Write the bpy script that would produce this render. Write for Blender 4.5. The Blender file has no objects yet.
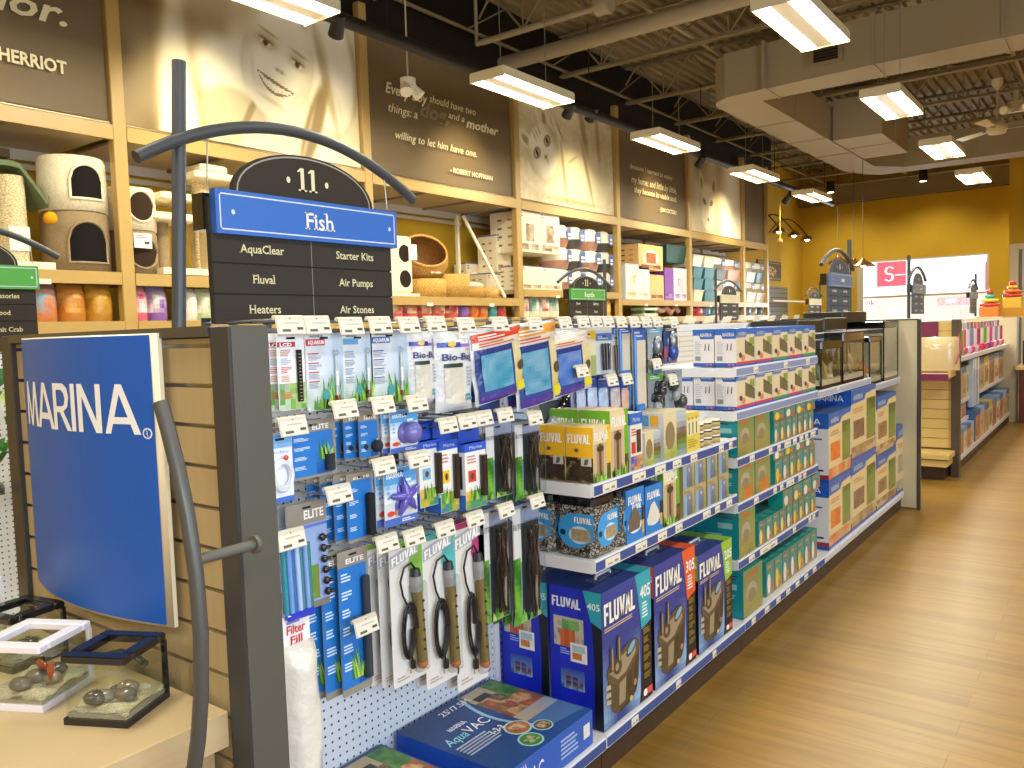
import bpy, math, random
from math import sin, cos, pi, radians, sqrt
from mathutils import Vector, Matrix
random.seed(11)
SC = bpy.context.scene
COL = SC.collection

# ---------------------------------------------------------------- camera
FPX, CXP, CYP, EYE = 811.8, 512.0, 384.0, 1.47
def _v(x, y): return Vector((x - CXP, CYP - y, -FPX))
_Y = _v(1122, 311).normalized()
_X = -_v(-571, 363); _X = (_X - _Y * _X.dot(_Y)).normalized()
_Z = _X.cross(_Y)
RM = Matrix((_X, _Y, _Z))            # camera -> world
CAMP = Vector((0, 0, EYE))
cam = bpy.data.cameras.new('camera'); cam_o = bpy.data.objects.new('camera', cam); COL.objects.link(cam_o)
cam.sensor_width = 36; cam.lens = FPX / 1024 * 36; cam.clip_start = .02; cam.clip_end = 200
mw = RM.to_4x4(); mw.translation = CAMP; cam_o.matrix_world = mw
SC.camera = cam_o
# measured positions: the point of a real plane (x, y or z = c) seen at a place of the photograph
def RAY(x, y): return RM @ _v(x, y)
def OX(x, y, c): d = RAY(x, y); return CAMP + d * (c / d.x)
def OY(x, y, c): d = RAY(x, y); return CAMP + d * (c / d.y)
def OZ(x, y, c): d = RAY(x, y); return CAMP + d * ((c - EYE) / d.z)
def R3(v): return round(v, 4)

# ---------------------------------------------------------------- colours and materials
def lin(c):
    return tuple((v / 12.92 if v <= .04045 else ((v + .055) / 1.055) ** 2.4) for v in c)
def hexc(h):
    h = h.lstrip('#'); return lin(tuple(int(h[i:i + 2], 16) / 255 for i in (0, 2, 4)))
_hc = {}
def C_(c):
    if isinstance(c, str):
        if c not in _hc: _hc[c] = hexc(c)
        return _hc[c]
    return tuple(c)
MATS = {}
def mat(name, base='#ffffff', rough=.5, metal=0, attr=False, noise=None, bump=None, emit=None, spec=.5, coat=0, trans=0, alpha=1):
    m = bpy.data.materials.new(name); m.use_nodes = True; nt = m.node_tree; b = nt.nodes['Principled BSDF']
    b.inputs['Roughness'].default_value = rough; b.inputs['Metallic'].default_value = metal
    b.inputs['Specular IOR Level'].default_value = spec
    b.inputs['Coat Weight'].default_value = coat
    b.inputs['Base Color'].default_value = (*C_(base), 1)
    src = None
    if attr:
        a = nt.nodes.new('ShaderNodeAttribute'); a.attribute_name = 'Col'; src = a.outputs['Color']
    tc = nt.nodes.new('ShaderNodeTexCoord')
    if noise:
        sc, amt = noise[0], noise[1]; st = noise[2] if len(noise) > 2 else (1, 1, 1)
        mp = nt.nodes.new('ShaderNodeMapping'); mp.inputs['Scale'].default_value = st
        nt.links.new(tc.outputs['Object'], mp.inputs['Vector'])
        n = nt.nodes.new('ShaderNodeTexNoise'); n.inputs['Scale'].default_value = sc; n.inputs['Detail'].default_value = 4
        nt.links.new(mp.outputs['Vector'], n.inputs['Vector'])
        hs = nt.nodes.new('ShaderNodeMapRange'); hs.inputs['From Min'].default_value = .3; hs.inputs['From Max'].default_value = .7
        hs.inputs['To Min'].default_value = 1 - amt; hs.inputs['To Max'].default_value = 1 + amt
        nt.links.new(n.outputs['Fac'], hs.inputs['Value'])
        mx = nt.nodes.new('ShaderNodeVectorMath'); mx.operation = 'SCALE'
        if src: nt.links.new(src, mx.inputs[0])
        else: mx.inputs[0].default_value = C_(base)
        nt.links.new(hs.outputs['Result'], mx.inputs['Scale']); src = mx.outputs['Vector']
    if src: nt.links.new(src, b.inputs['Base Color'])
    if bump:
        n2 = nt.nodes.new('ShaderNodeTexNoise'); n2.inputs['Scale'].default_value = bump[0]; n2.inputs['Detail'].default_value = 3
        nt.links.new(tc.outputs['Object'], n2.inputs['Vector'])
        bp = nt.nodes.new('ShaderNodeBump'); bp.inputs['Strength'].default_value = bump[1]; bp.inputs['Distance'].default_value = bump[2]
        nt.links.new(n2.outputs['Fac'], bp.inputs['Height']); nt.links.new(bp.outputs['Normal'], b.inputs['Normal'])
    if emit:
        b.inputs['Emission Color'].default_value = (*C_(emit[0]), 1); b.inputs['Emission Strength'].default_value = emit[1]
    MATS[name] = m; return m
mat('card', attr=True, rough=.38)                       # printed glossy cardboard
mat('matte', attr=True, rough=.85, spec=.2)
mat('bag', attr=True, rough=.22, bump=(22, .7, .012))   # crinkled printed film
mat('gloss', attr=True, rough=.12, coat=.3)
mat('blackplastic', '#121318', rough=.25)
mat('satin', attr=True, rough=.4)
mat('steel', attr=True, rough=.3, metal=.9)
mat('carpet', attr=True, rough=1, spec=.05, noise=(60, .1), bump=(180, .5, .004))
mat('wicker', attr=True, rough=.7, noise=(70, .45, (1, 1, 2.2)), bump=(70, .9, .01))
mat('gravel', '#6d6a62', rough=.6, noise=(260, .95), bump=(260, 1, .004))
mat('laminate', '#b8a27c', rough=.35, noise=(9, .05, (1, 1, 9)))
mat('maple', '#a8946e', rough=.5, noise=(60, .05, (1, 1, .04)))
mat('cabinet', '#c4b89a', rough=.5)
mat('goldpaint', '#b99a5a', rough=.32)
mat('shelfdeck', '#b9a27a', rough=.6)
mat('charcoal', '#45433e', rough=.35)
mat('greyframe', '#4b4941', rough=.55, noise=(500, .06))
mat('kick', '#3d2c20', rough=.45)
mat('shelfwhite', '#e3e4ea', rough=.4)
mat('joistpaint', '#94845e', rough=.8)
mat('ductpaint', '#a3967a', rough=.8)
mat('blacktrack', '#16130f', rough=.5)
mat('mustard', '#d0aa2a', rough=.8, noise=(1.3, .05))
mat('banner', attr=True, rough=.5, spec=.3, bump=(1.3, .25, .12))
mat('winframe', '#cfc8b8', rough=.5)
mat('tube', '#ffffff', emit=('#fff6de', 22))
mat('tubefar', '#ffffff', emit=('#fff3d0', 7))
mat('bulb', '#ffffff', emit=('#ffe2a8', 14))
mat('skyglow', '#ffffff', emit=('#f4f7ff', 1.6))
def node_mat(name):
    m = bpy.data.materials.new(name); m.use_nodes = True; MATS[name] = m
    return m, m.node_tree, m.node_tree.nodes['Principled BSDF']
# clear film / glass: a cheap mix of transparency and gloss
def clearish(name, tint, k, rough):
    m = bpy.data.materials.new(name); m.use_nodes = True; nt = m.node_tree; nt.nodes.clear()
    o = nt.nodes.new('ShaderNodeOutputMaterial'); mx = nt.nodes.new('ShaderNodeMixShader')
    t = nt.nodes.new('ShaderNodeBsdfTransparent'); g = nt.nodes.new('ShaderNodeBsdfGlossy')
    t.inputs['Color'].default_value = (*C_(tint), 1); g.inputs['Roughness'].default_value = rough
    fr0 = nt.nodes.new('ShaderNodeLayerWeight'); fr0.inputs['Blend'].default_value = .5
    fr = nt.nodes.new('ShaderNodeMath'); fr.operation = 'POWER'; fr.inputs[1].default_value = 5; nt.links.new(fr0.outputs['Facing'], fr.inputs[0])
    ad = nt.nodes.new('ShaderNodeMath'); ad.operation = 'ADD'; ad.inputs[1].default_value = k
    nt.links.new(fr.outputs[0], ad.inputs[0]); nt.links.new(ad.outputs[0], mx.inputs[0])
    nt.links.new(t.outputs[0], mx.inputs[1]); nt.links.new(g.outputs[0], mx.inputs[2]); nt.links.new(mx.outputs[0], o.inputs[0])
    MATS[name] = m
clearish('clear', '#f4f6f6', .03, .12); clearish('glass', '#fbfdfb', .05, .03); clearish('water', '#f8fcf9', .03, .02)
clearish('paneglass', '#f2f6f8', .02, .02)
# pegboard: white board with a grid of holes (object coordinates y, z)
m, nt, b = node_mat('pegboard'); b.inputs['Roughness'].default_value = .4
tc = nt.nodes.new('ShaderNodeTexCoord'); sx = nt.nodes.new('ShaderNodeSeparateXYZ'); nt.links.new(tc.outputs['Object'], sx.inputs[0])
def mth(nt, op, a, bb=None):
    n = nt.nodes.new('ShaderNodeMath'); n.operation = op
    for i, q in enumerate((a, bb)):
        if q is None: continue
        if isinstance(q, (int, float)): n.inputs[i].default_value = q
        else: nt.links.new(q, n.inputs[i])
    return n.outputs[0]
def cell(ax):
    f = mth(nt, 'FRACT', mth(nt, 'MULTIPLY', sx.outputs[ax], 1 / .0254)); return mth(nt, 'POWER', mth(nt, 'SUBTRACT', f, .5), 2)
r2 = mth(nt, 'ADD', cell('Y'), cell('Z')); hole = mth(nt, 'LESS_THAN', r2, .021)
mx = nt.nodes.new('ShaderNodeMix'); mx.data_type = 'RGBA'; nt.links.new(hole, mx.inputs['Factor'])
mx.inputs['A'].default_value = (*C_('#dde2ea'), 1); mx.inputs['B'].default_value = (*C_('#3a3c42'), 1)
nt.links.new(mx.outputs['Result'], b.inputs['Base Color'])
# wood plank floor
m, nt, b = node_mat('woodfloor'); b.inputs['Roughness'].default_value = .36
tc = nt.nodes.new('ShaderNodeTexCoord')
mp = nt.nodes.new('ShaderNodeMapping'); nt.links.new(tc.outputs['Object'], mp.inputs['Vector']); mp.inputs['Rotation'].default_value = (0, 0, radians(0))
bk = nt.nodes.new('ShaderNodeTexBrick'); bk.inputs['Scale'].default_value = 1; bk.inputs['Brick Width'].default_value = 1.2; bk.inputs['Row Height'].default_value = .13
bk.inputs['Mortar Size'].default_value = .0012; bk.offset = .37
bk.inputs['Color1'].default_value = (*C_('#92702f'), 1); bk.inputs['Color2'].default_value = (*C_('#846226'), 1); bk.inputs['Mortar'].default_value = (*C_('#73562a'), 1)
nt.links.new(mp.outputs[0], bk.inputs['Vector'])
mp2 = nt.nodes.new('ShaderNodeMapping'); mp2.inputs['Scale'].default_value = (1.2, 14, 1); nt.links.new(mp.outputs[0], mp2.inputs['Vector'])
no = nt.nodes.new('ShaderNodeTexNoise'); no.inputs['Scale'].default_value = 1.7; no.inputs['Detail'].default_value = 6; no.inputs['Distortion'].default_value = .6; nt.links.new(mp2.outputs[0], no.inputs['Vector'])
rp = nt.nodes.new('ShaderNodeMapRange'); rp.inputs['From Min'].default_value = .35; rp.inputs['From Max'].default_value = .65; rp.inputs['To Min'].default_value = .84; rp.inputs['To Max'].default_value = 1.1
nt.links.new(no.outputs['Fac'], rp.inputs['Value'])
vm = nt.nodes.new('ShaderNodeVectorMath'); vm.operation = 'SCALE'; nt.links.new(bk.outputs['Color'], vm.inputs[0]); nt.links.new(rp.outputs['Result'], vm.inputs['Scale'])
nt.links.new(vm.outputs['Vector'], b.inputs['Base Color'])

# ---------------------------------------------------------------- text as flat triangles, cached
_tc = {}
def text_tris(s, bold=0, shear=0):
    k = (s, bold, shear)
    if k not in _tc:
        cu = bpy.data.curves.new('t', 'FONT'); cu.body = s; cu.size = 1; cu.offset = bold; cu.shear = shear; cu.resolution_u = 2
        ob = bpy.data.objects.new('t', cu); me = ob.to_mesh()
        vs = [(v.co.x, v.co.y) for v in me.vertices]; fs = [tuple(p.vertices) for p in me.polygons]
        ob.to_mesh_clear(); bpy.data.objects.remove(ob); bpy.data.curves.remove(cu)
        x0 = min(v[0] for v in vs); x1 = max(v[0] for v in vs)
        _tc[k] = ([(x - x0, y) for x, y in vs], fs, x1 - x0)
    return _tc[k]
SERB = {'A': (.05, .95), 'F': (.14,), 'H': (.12, .88), 'K': (.12, .92), 'P': (.14,), 'i': (.5,), 'l': (.5,), 'r': (.2,), 'n': (.13, .87), 'm': (.08, .5, .92),
        'h': (.13, .87), 'k': (.15, .9), 'T': (.5,), '1': (.62,), 'f': (.4,), 'E': (.14,), 'R': (.14, .92), 'M': (.1, .9), 'N': (.12,), 'I': (.5,), 'J': (), 'd': (.85,)}
SERT = {'F': (.14,), 'H': (.12, .88), 'K': (.12, .88), 'P': (.14,), 'i': (.3,), 'l': (.3,), 'h': (.1,), 'k': (.1,), 'E': (.14,), 'R': (.14,), 'M': (.1, .9), 'N': (.12, .88), 'I': (.5,)}

class Fr:
    """a flat face: origin, unit vectors u (right) and v (up); n faces the reader"""
    def __init__(s, o, u, v): s.o = Vector(o); s.u = Vector(u).normalized(); s.v = Vector(v).normalized(); s.n = s.u.cross(s.v)
    def p(s, a, b, l=0): return s.o + s.u * a + s.v * b + s.n * (l * .0005)

class M:
    def __init__(s): s.v = []; s.f = []; s.T = None
    def add(s, pts, faces, c, smooth=False):
        b = len(s.v)
        if s.T is not None: pts = [s.T @ Vector(p) for p in pts]
        s.v += [tuple(p) for p in pts]
        m, col = s.spec(c)
        for f in faces: s.f.append((tuple(i + b for i in f), m, col, smooth))
        return s
    @staticmethod
    def spec(c):
        if isinstance(c, tuple) and isinstance(c[0], str): return c[0], C_(c[1])
        if isinstance(c, tuple): return 'card', c
        if c.startswith('#'): return 'card', C_(c)
        return c, (1, 1, 1)
    def quad(s, a, b, c, d, col): return s.add([a, b, c, d], [(0, 1, 2, 3)], col)
    def box(s, x0, y0, z0, x1, y1, z1, c):
        P = [(x0, y0, z0), (x1, y0, z0), (x1, y1, z0), (x0, y1, z0), (x0, y0, z1), (x1, y0, z1), (x1, y1, z1), (x0, y1, z1)]
        return s.add(P, [(0, 3, 2, 1), (4, 5, 6, 7), (0, 1, 5, 4), (1, 2, 6, 5), (2, 3, 7, 6), (3, 0, 4, 7)], c)
    def cbox(s, x0, y0, z0, x1, y1, z1, c, r=.004):     # box with chamfered vertical and top edges
        def ring(i, z): return [(x0 + r + i, y0 + i, z), (x1 - r - i, y0 + i, z), (x1 - i, y0 + r + i, z), (x1 - i, y1 - r - i, z), (x1 - r - i, y1 - i, z), (x0 + r + i, y1 - i, z), (x0 + i, y1 - r - i, z), (x0 + i, y0 + r + i, z)]
        P = ring(r * .6, z0) + ring(0, z0 + r * .6) + ring(0, z1 - r * .6) + ring(r * .6, z1)
        F = [tuple(range(7, -1, -1)), tuple(range(24, 32))]
        for k in range(3):
            for i in range(8): j = (i + 1) % 8; F.append((k * 8 + i, k * 8 + j, k * 8 + 8 + j, k * 8 + 8 + i))
        return s.add(P, F, c)
    def cyl(s, p0, p1, r0, c, n=12, r1=None, caps=True, smooth=True):
        p0 = Vector(p0); p1 = Vector(p1); r1 = r0 if r1 is None else r1
        d = (p1 - p0).normalized(); a = d.orthogonal().normalized(); b = d.cross(a)
        P = []
        for p, r in ((p0, r0), (p1, r1)):
            for i in range(n): t = 2 * pi * i / n; P.append(p + (a * cos(t) + b * sin(t)) * r)
        F = [(i, (i + 1) % n, n + (i + 1) % n, n + i) for i in range(n)]
        s.add(P, F, c, smooth)
        if caps: s.add(P[:n], [tuple(range(n - 1, -1, -1))], c); s.add(P[n:], [tuple(range(n))], c)
        return s
    def tube(s, pts, r, c, n=8, caps=True):
        pts = [Vector(p) for p in pts]; P = []; a = None
        for i, p in enumerate(pts):
            d = (pts[min(i + 1, len(pts) - 1)] - pts[max(i - 1, 0)]).normalized()
            if a is None: a = d.orthogonal().normalized()
            a = (a - d * a.dot(d)).normalized(); b = d.cross(a)
            rr = r[i] if isinstance(r, (list, tuple)) else r
            for k in range(n): t = 2 * pi * k / n; P.append(p + (a * cos(t) + b * sin(t)) * rr)
        F = []
        for i in range(len(pts) - 1):
            for k in range(n): F.append((i * n + k, i * n + (k + 1) % n, (i + 1) * n + (k + 1) % n, (i + 1) * n + k))
        s.add(P, F, c, True)
        if caps: s.add(P[:n], [tuple(range(n - 1, -1, -1))], c); s.add(P[-n:], [tuple(range(n))], c)
        return s
    def lathe(s, prof, c, n=20, o=(0, 0, 0), sy=1, smooth=True):
        P = []
        for r, z in prof:
            for k in range(n): t = 2 * pi * k / n; P.append((o[0] + r * cos(t), o[1] + r * sin(t) * sy, o[2] + z))
        F = []
        for i in range(len(prof) - 1):
            for k in range(n): F.append((i * n + k, i * n + (k + 1) % n, (i + 1) * n + (k + 1) % n, (i + 1) * n + k))
        return s.add(P, F, c, smooth)
    def ball(s, o, r, c, sx=1, sy=1, sz=1, n=12, m=8):
        P = []; 
        for i in range(m + 1):
            t = pi * i / m
            for k in range(n): q = 2 * pi * k / n; P.append((o[0] + r * sx * sin(t) * cos(q), o[1] + r * sy * sin(t) * sin(q), o[2] - r * sz * cos(t)))
        F = [(i * n + k, i * n + (k + 1) % n, (i + 1) * n + (k + 1) % n, (i + 1) * n + k) for i in range(m) for k in range(n)]
        return s.add(P, F, c, True)
    def extr(s, outline, d, c, fr):      # outline of (u, v) on a frame, pulled forward by d
        n = len(outline); A = [fr.p(u, v) for u, v in outline]; B = [p + fr.n * d for p in A]
        return s.add(A + B, [tuple(range(n - 1, -1, -1)), tuple(range(n, 2 * n))] + [(i, (i + 1) % n, n + (i + 1) % n, n + i) for i in range(n)], c)
    # ---- print on a face
    def rect(s, fr, u0, v0, u1, v1, c, l=1):
        if getattr(fr, "bulge", 0): m_, cc = s.spec(c); return s.patch(fr, u0, v0, u1, v1, 10, 4, lambda u, v: cc, l, m_)
        return s.add([fr.p(u0, v0, l), fr.p(u1, v0, l), fr.p(u1, v1, l), fr.p(u0, v1, l)], [(0, 1, 2, 3)], c)
    def poly(s, fr, pts, c, l=1): return s.add([fr.p(u, v, l) for u, v in pts], [tuple(range(len(pts)))], c)
    def ell(s, fr, u, v, ru, rv, c, l=1, n=16, rot=0):
        return s.poly(fr, [(u + ru * cos(t) * cos(rot) - rv * sin(t) * sin(rot), v + ru * cos(t) * sin(rot) + rv * sin(t) * cos(rot)) for t in (2 * pi * i / n for i in range(n))], c, l)
    def text(s, fr, t, u, v, h, c, l=2, w=None, sx=1, bold=.0, shear=0, al='l', dy=0):
        if t in ('FLUVAL', 'MARINA'):
            W = w or h * 3; u0 = u - (W / 2 if al == 'c' else W if al == 'r' else 0)
            logo(s, lambda a, b: fr.p(u0 + W * a, v + h * b + W * a * dy, l), c, t); return W
        vs, fs, tw = text_tris(t, bold, shear); k = h / .72
        kx = (w / tw) if w else k * sx; W = tw * kx
        u0 = u - (W / 2 if al == 'c' else W if al == 'r' else 0)
        s.add([fr.p(u0 + x * kx, v + y * k + x * kx * dy, l) for x, y in vs], fs, c); return W
    def stext(s, fr, t, u, v, h, c, l=2, sx=1, bold=.02, al='l', shear=0):   # text with small serifs
        vs, fs, tw = text_tris(t, bold, shear); k = h / .72; kx = k * sx; W = tw * kx
        u0 = u - (W / 2 if al == 'c' else W if al == 'r' else 0)
        s.add([fr.p(u0 + x * kx, v + y * k, l) for x, y in vs], fs, c)
        for i, ch in enumerate(t):
            if ch not in SERB: continue
            e = text_tris(t[:i + 1], bold)[2]; cw = text_tris(ch, bold)[2]; a = e - cw
            for fx in SERB[ch]:
                x = u0 + (a + cw * fx) * kx; q = .13 * kx; s.rect(fr, x - q, v - .004 * k, x + q, v + .05 * k, c, l)
            for fx in SERT.get(ch, ()):
                x = u0 + (a + cw * fx) * kx; top = {'i': .53, 'l': .74, 'h': .74, 'k': .74}.get(ch, .7); q = .12 * kx
                s.rect(fr, x - q, v + (top - .05) * k, x + q * (1 if ch.isupper() else .3), v + top * k, c, l)
        return W
    def lines(s, fr, u0, v0, u1, v1, n, c, l=2, seed=1, fill=.5):   # small print: rows of short bars
        r = random.Random(seed); dv = (v1 - v0) / n
        for i in range(n):
            a = u0; b = u0 + (u1 - u0) * (.55 + .45 * r.random()); y = v1 - (i + .5) * dv
            s.rect(fr, a, y - dv * fill / 2, b, y + dv * fill / 2, c, l)
        return s
    def patch(s, fr, u0, v0, u1, v1, nx, ny, fn, l=1, m='card'):   # a printed picture: one colour per cell
        b = len(s.v); P = []
        for j in range(ny + 1):
            for i in range(nx + 1): P.append(fr.p(u0 + (u1 - u0) * i / nx, v0 + (v1 - v0) * j / ny, l))
        if s.T is not None: P = [s.T @ p for p in P]
        s.v += [tuple(p) for p in P]
        for j in range(ny):
            for i in range(nx):
                q = j * (nx + 1) + i + b
                cc = fn((i + .5) / nx, (j + .5) / ny); s.f.append(((q, q + 1, q + nx + 2, q + nx + 1), m, C_(cc), False))
        return s
    def build(s, name, parent=None, loc=None, label=None):
        me = bpy.data.meshes.new(name); me.from_pydata(s.v, [], [f[0] for f in s.f]); o = bpy.data.objects.new(name, me); COL.objects.link(o)
        names = []
        for f in s.f:
            if f[1] not in names: names.append(f[1])
        for n in names: me.materials.append(MATS[n])
        ix = {n: i for i, n in enumerate(names)}
        me.polygons.foreach_set('material_index', [ix[f[1]] for f in s.f]); me.polygons.foreach_set('use_smooth', [f[3] for f in s.f])
        ca = me.color_attributes.new('Col', 'FLOAT_COLOR', 'CORNER'); buf = []
        for f in s.f: buf += [f[2][0], f[2][1], f[2][2], 1.0] * len(f[0])
        ca.data.foreach_set('color', buf); me.update()
        if parent is not None: o.parent = parent
        if loc is not None: o.location = loc
        if label: o['label'] = label
        return o
def tag(o, label=None, cat=None, group=None, kind=None):
    if label: o['label'] = label
    if cat: o['category'] = cat
    if group: o['group'] = group
    if kind: o['kind'] = kind
    return o
def thing(name, label, cat, loc=(0, 0, 0), rz=0, group=None):
    o = bpy.data.objects.new(name, None); COL.objects.link(o); o.empty_display_size = .05
    o.location = loc; o.rotation_euler = (0, 0, rz); return tag(o, label, cat, group)
def struct(name, mb, label=None, cat=None):
    o = mb.build(name); o['kind'] = 'structure'
    if label: o['label'] = label
    return o
KIDS = {}
def dup(root, loc=None, label=None, group=None, rz=None):
    def cp(o, par):
        c = o.copy(); COL.objects.link(c)
        if par is not None: c.parent = par
        for k in [q for q in o.children]: cp(k, c)
        return c
    r = cp(root, None)
    if loc is not None: r.location = loc
    if rz is not None: r.rotation_euler = (0, 0, rz)
    if label: r['label'] = label
    if group: r['group'] = group
    return r
ORD = ['first', 'second', 'third', 'fourth', 'fifth', 'sixth', 'seventh', 'eighth', 'ninth', 'tenth', 'eleventh', 'twelfth', 'thirteenth', 'fourteenth', 'fifteenth', 'sixteenth', 'seventeenth', 'eighteenth', 'nineteenth', 'twentieth', 'twenty-first', 'twenty-second', 'twenty-third', 'twenty-fourth', 'twenty-fifth', 'twenty-sixth', 'twenty-seventh', 'twenty-eighth', 'twenty-ninth', 'thirtieth']
# value noise for printed pictures
def vn(x, y, s=0):
    def h(i, j): return (sin(i * 127.1 + j * 311.7 + s * 74.7) * 43758.5453) % 1
    i, j = math.floor(x), math.floor(y); a, b = x - i, y - j; a = a * a * (3 - 2 * a); b = b * b * (3 - 2 * b)
    return (h(i, j) * (1 - a) + h(i + 1, j) * a) * (1 - b) + (h(i, j + 1) * (1 - a) + h(i + 1, j + 1) * a) * b
def mixc(a, b, t): t = max(0, min(1, t)); a = C_(a); b = C_(b); return tuple(p * (1 - t) + q * t for p, q in zip(a, b))
def pal(cols, t):
    t = max(0, min(.9999, t)) * (len(cols) - 1); i = int(t); return mixc(cols[i], cols[i + 1], t - i)
def scenefn(cols, f=4, seed=0): return lambda u, v: pal(cols, vn(u * f, v * f, seed) * .7 + vn(u * f * 2.7, v * f * 2.7, seed + 3) * .3)
# faces of a box w (along Y) x d (along X) x h, origin bottom centre
def faces(w, d, h): return (Fr((d / 2, -w / 2, 0), (0, 1, 0), (0, 0, 1)), Fr((-d / 2, -w / 2, 0), (1, 0, 0), (0, 0, 1)), Fr((d / 2, -w / 2, h), (0, 1, 0), (-1, 0, 0)), Fr((d / 2, w / 2, 0), (-1, 0, 0), (0, 0, 1)))
# ================================================================= the room
WX, FY, DZ = -6.8, 22.0, 5.35
m_ = M(); m_.quad((-9, -5, 0), (5, -5, 0), (5, 24, 0), (-9, 24, 0), 'woodfloor'); struct('floor', m_)
m_ = M(); m_.box(WX - .12, -5, 0, WX, FY, DZ, 'mustard'); struct('wall_left', m_)
m_ = M(); m_.box(4.5, -5, 0, 4.62, FY, .5, 'mustard'); m_.box(4.5, -5, 3.2, 4.62, FY, DZ, 'mustard'); m_.box(4.5, 4.6, .5, 4.62, FY, 3.2, 'mustard'); m_.box(4.5, -5, .5, 4.62, -2.6, 3.2, 'mustard'); struct('wall_right', m_)
# far wall with the shop window opening
a = OY(857, 262, FY); bb = OY(989, 253, FY); WX0, WX1, WT, WB = R3(a.x), R3(bb.x), 2.92, .75
m_ = M()
m_.box(WX - .12, FY, 0, WX0, FY + .15, DZ, 'mustard'); m_.box(WX1, FY, 0, 4.62, FY + .15, DZ, 'mustard')
m_.box(WX0, FY, WT, WX1, FY + .15, DZ, 'mustard'); m_.box(WX0, FY, 0, WX1, FY + .15, WB, 'mustard'); struct('wall_far', m_)
m_ = M(); t_ = .045
m_.box(WX0, FY - .02, WB, WX0 + .16, FY + .1, WT, 'winframe'); m_.box(WX1 - .04, FY, WB, WX1, FY + .1, WT, 'winframe')
m_.box(WX0 + .16, FY, WT - .04, WX1 - .04, FY + .1, WT, 'winframe'); m_.box(WX0 + .16, FY, WB, WX1 - .04, FY + .1, WB + .05, 'winframe')
m_.box(WX0 + .16, FY + .02, 1.98, WX1 - .04, FY + .08, 2.03, ('satin', '#c9b899'))
wf = m_.build('window_1'); tag(wf, kind='structure')
M().quad((WX0, FY + .05, WB), (WX1, FY + .05, WB), (WX1, FY + .05, WT), (WX0, FY + .05, WT), 'paneglass').build('glass_pane', wf)
# the street outside: pale shop front with red signs
YS = 27.0
g = thing('shop_front', 'pale shop front with red signs seen through the far window', 'building', (-4, YS, 0))
m_ = M(); m_.box(-6, 0, 0, 6, .3, 6, 'skyglow'); m_.build('wall', g)
def street(x0, y0, x1, y1, c, name, extra=None, label=None):
    p, q = OY(x0, y1, YS - .02), OY(x1, y0, YS - .02); f = Fr((p.x + 4, -.03, p.z), (1, 0, 0), (0, 0, 1)); W = q.x - p.x; H = q.z - p.z
    mm = M(); mm.box(p.x + 4, -.03, p.z, p.x + 4 + W, 0, q.z, c)
    if extra: extra(mm, f, W, H)
    mm.build(name, g, label=label)
mat('signred', '#e25a66', emit=('#f07080', .9)); mat('signgrey', '#9a9a9c', emit=('#b0aca8', .55)); mat('signcyan', '#bfe6ea', emit=('#bfe6ea', .8)); mat('signwall', '#e9e0d2', emit=('#f2e9dc', .95))
street(857, 290, 1004, 325, 'signwall', 'lower_wall')
def scurve(mm, f, W, H):
    P = [(.62 + .16 * cos(t) * (1 if t < pi else 1), 0) for t in (0,)]
    pts = []
    for i in range(13): t = radians(30 + i * 20); pts.append((W * (.44 + .13 * cos(t)), H * (.62 + .15 * sin(t))))
    for i in range(13): t = radians(90 - i * 20); pts.append((W * (.42 + .13 * cos(t)), H * (.36 + .15 * sin(t))))
    for i in range(len(pts) - 1):
        (a0, b0), (a1, b1) = pts[i], pts[i + 1]; q = .035 * W + .0
        mm.poly(f, [(a0 - q, b0), (a1 - q, b1), (a1 + q, b1), (a0 + q, b0)], 'skyglow', 10)
    mm.rect(f, W * .62, H * .42, W, H * .45, 'skyglow', 10)
street(877, 260, 906, 287, 'signred', 'red_square_sign', scurve)
def bank(mm, f, W, H): mm.text(f, 'bank', 0, H * .25, H * .55, 'signred', 12, bold=.03, w=W)
street(858, 298, 876, 308, 'signwall', 'lettered_wall', bank)
street(887, 308, 899, 315, 'signcyan', 'cyan_panel')
street(937, 296, 970, 306, 'signred', 'red_fascia', lambda mm, f, W, H: mm.lines(f, W * .28, H * .25, W * .75, H * .8, 2, 'skyglow', 12, seed=4, fill=.7))
street(940, 306, 986, 322, 'signgrey', 'grey_awning'); street(985, 260, 992, 290, 'signred', 'red_post')
# jutting wall on the right with a white door frame
m_ = M(); m_.box(-1.9, 19.85, 0, 4.5, 20.0, DZ, 'mustard'); struct('wall_jut', m_)
m_ = M(); m_.box(-1.88, 19.75, 0, -1.72, 19.85, 2.92, ('satin', '#d8ccaa')); m_.box(-1.72, 19.75, 2.8, .6, 19.85, 2.92, ('satin', '#d8ccaa')); tag(m_.build('door_1'), kind='structure')
d1 = M(); d1.box(-1.72, 19.8, 0, -1.66, 19.86, 2.8, ('satin', '#6b6a66')); d1.box(-1.66, 19.8, 0, -.6, 19.84, 2.8, ('satin', '#c9c2ae'))
od = d1.build('door_2'); tag(od, kind='structure')
hd = M(); hd.tube([(-1.6, 19.8, 2.05), (-1.6, 19.72, 2.05), (-1.45, 19.72, 2.05), (-1.45, 19.8, 2.05)], .02, ('steel', '#dddddd')); hd.build('door_handle', od)
# plain wall behind the camera, glazed shop front on the right-hand side (daylight)
m_ = M(); m_.box(WX - .12, -5.1, 0, 4.62, -5, DZ, 'mustard'); struct('wall_near', m_)
m_ = M()
for y in (-2.6, -.2, 2.2, 4.55): m_.box(4.52, y, .5, 4.6, y + .05, 3.2, 'winframe')
wf2 = m_.build('window_2'); tag(wf2, kind='structure'); M().quad((4.55, -2.6, .5), (4.55, 4.6, .5), (4.55, 4.6, 3.2), (4.55, -2.6, 3.2), 'paneglass').build('glass_pane', wf2)
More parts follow.
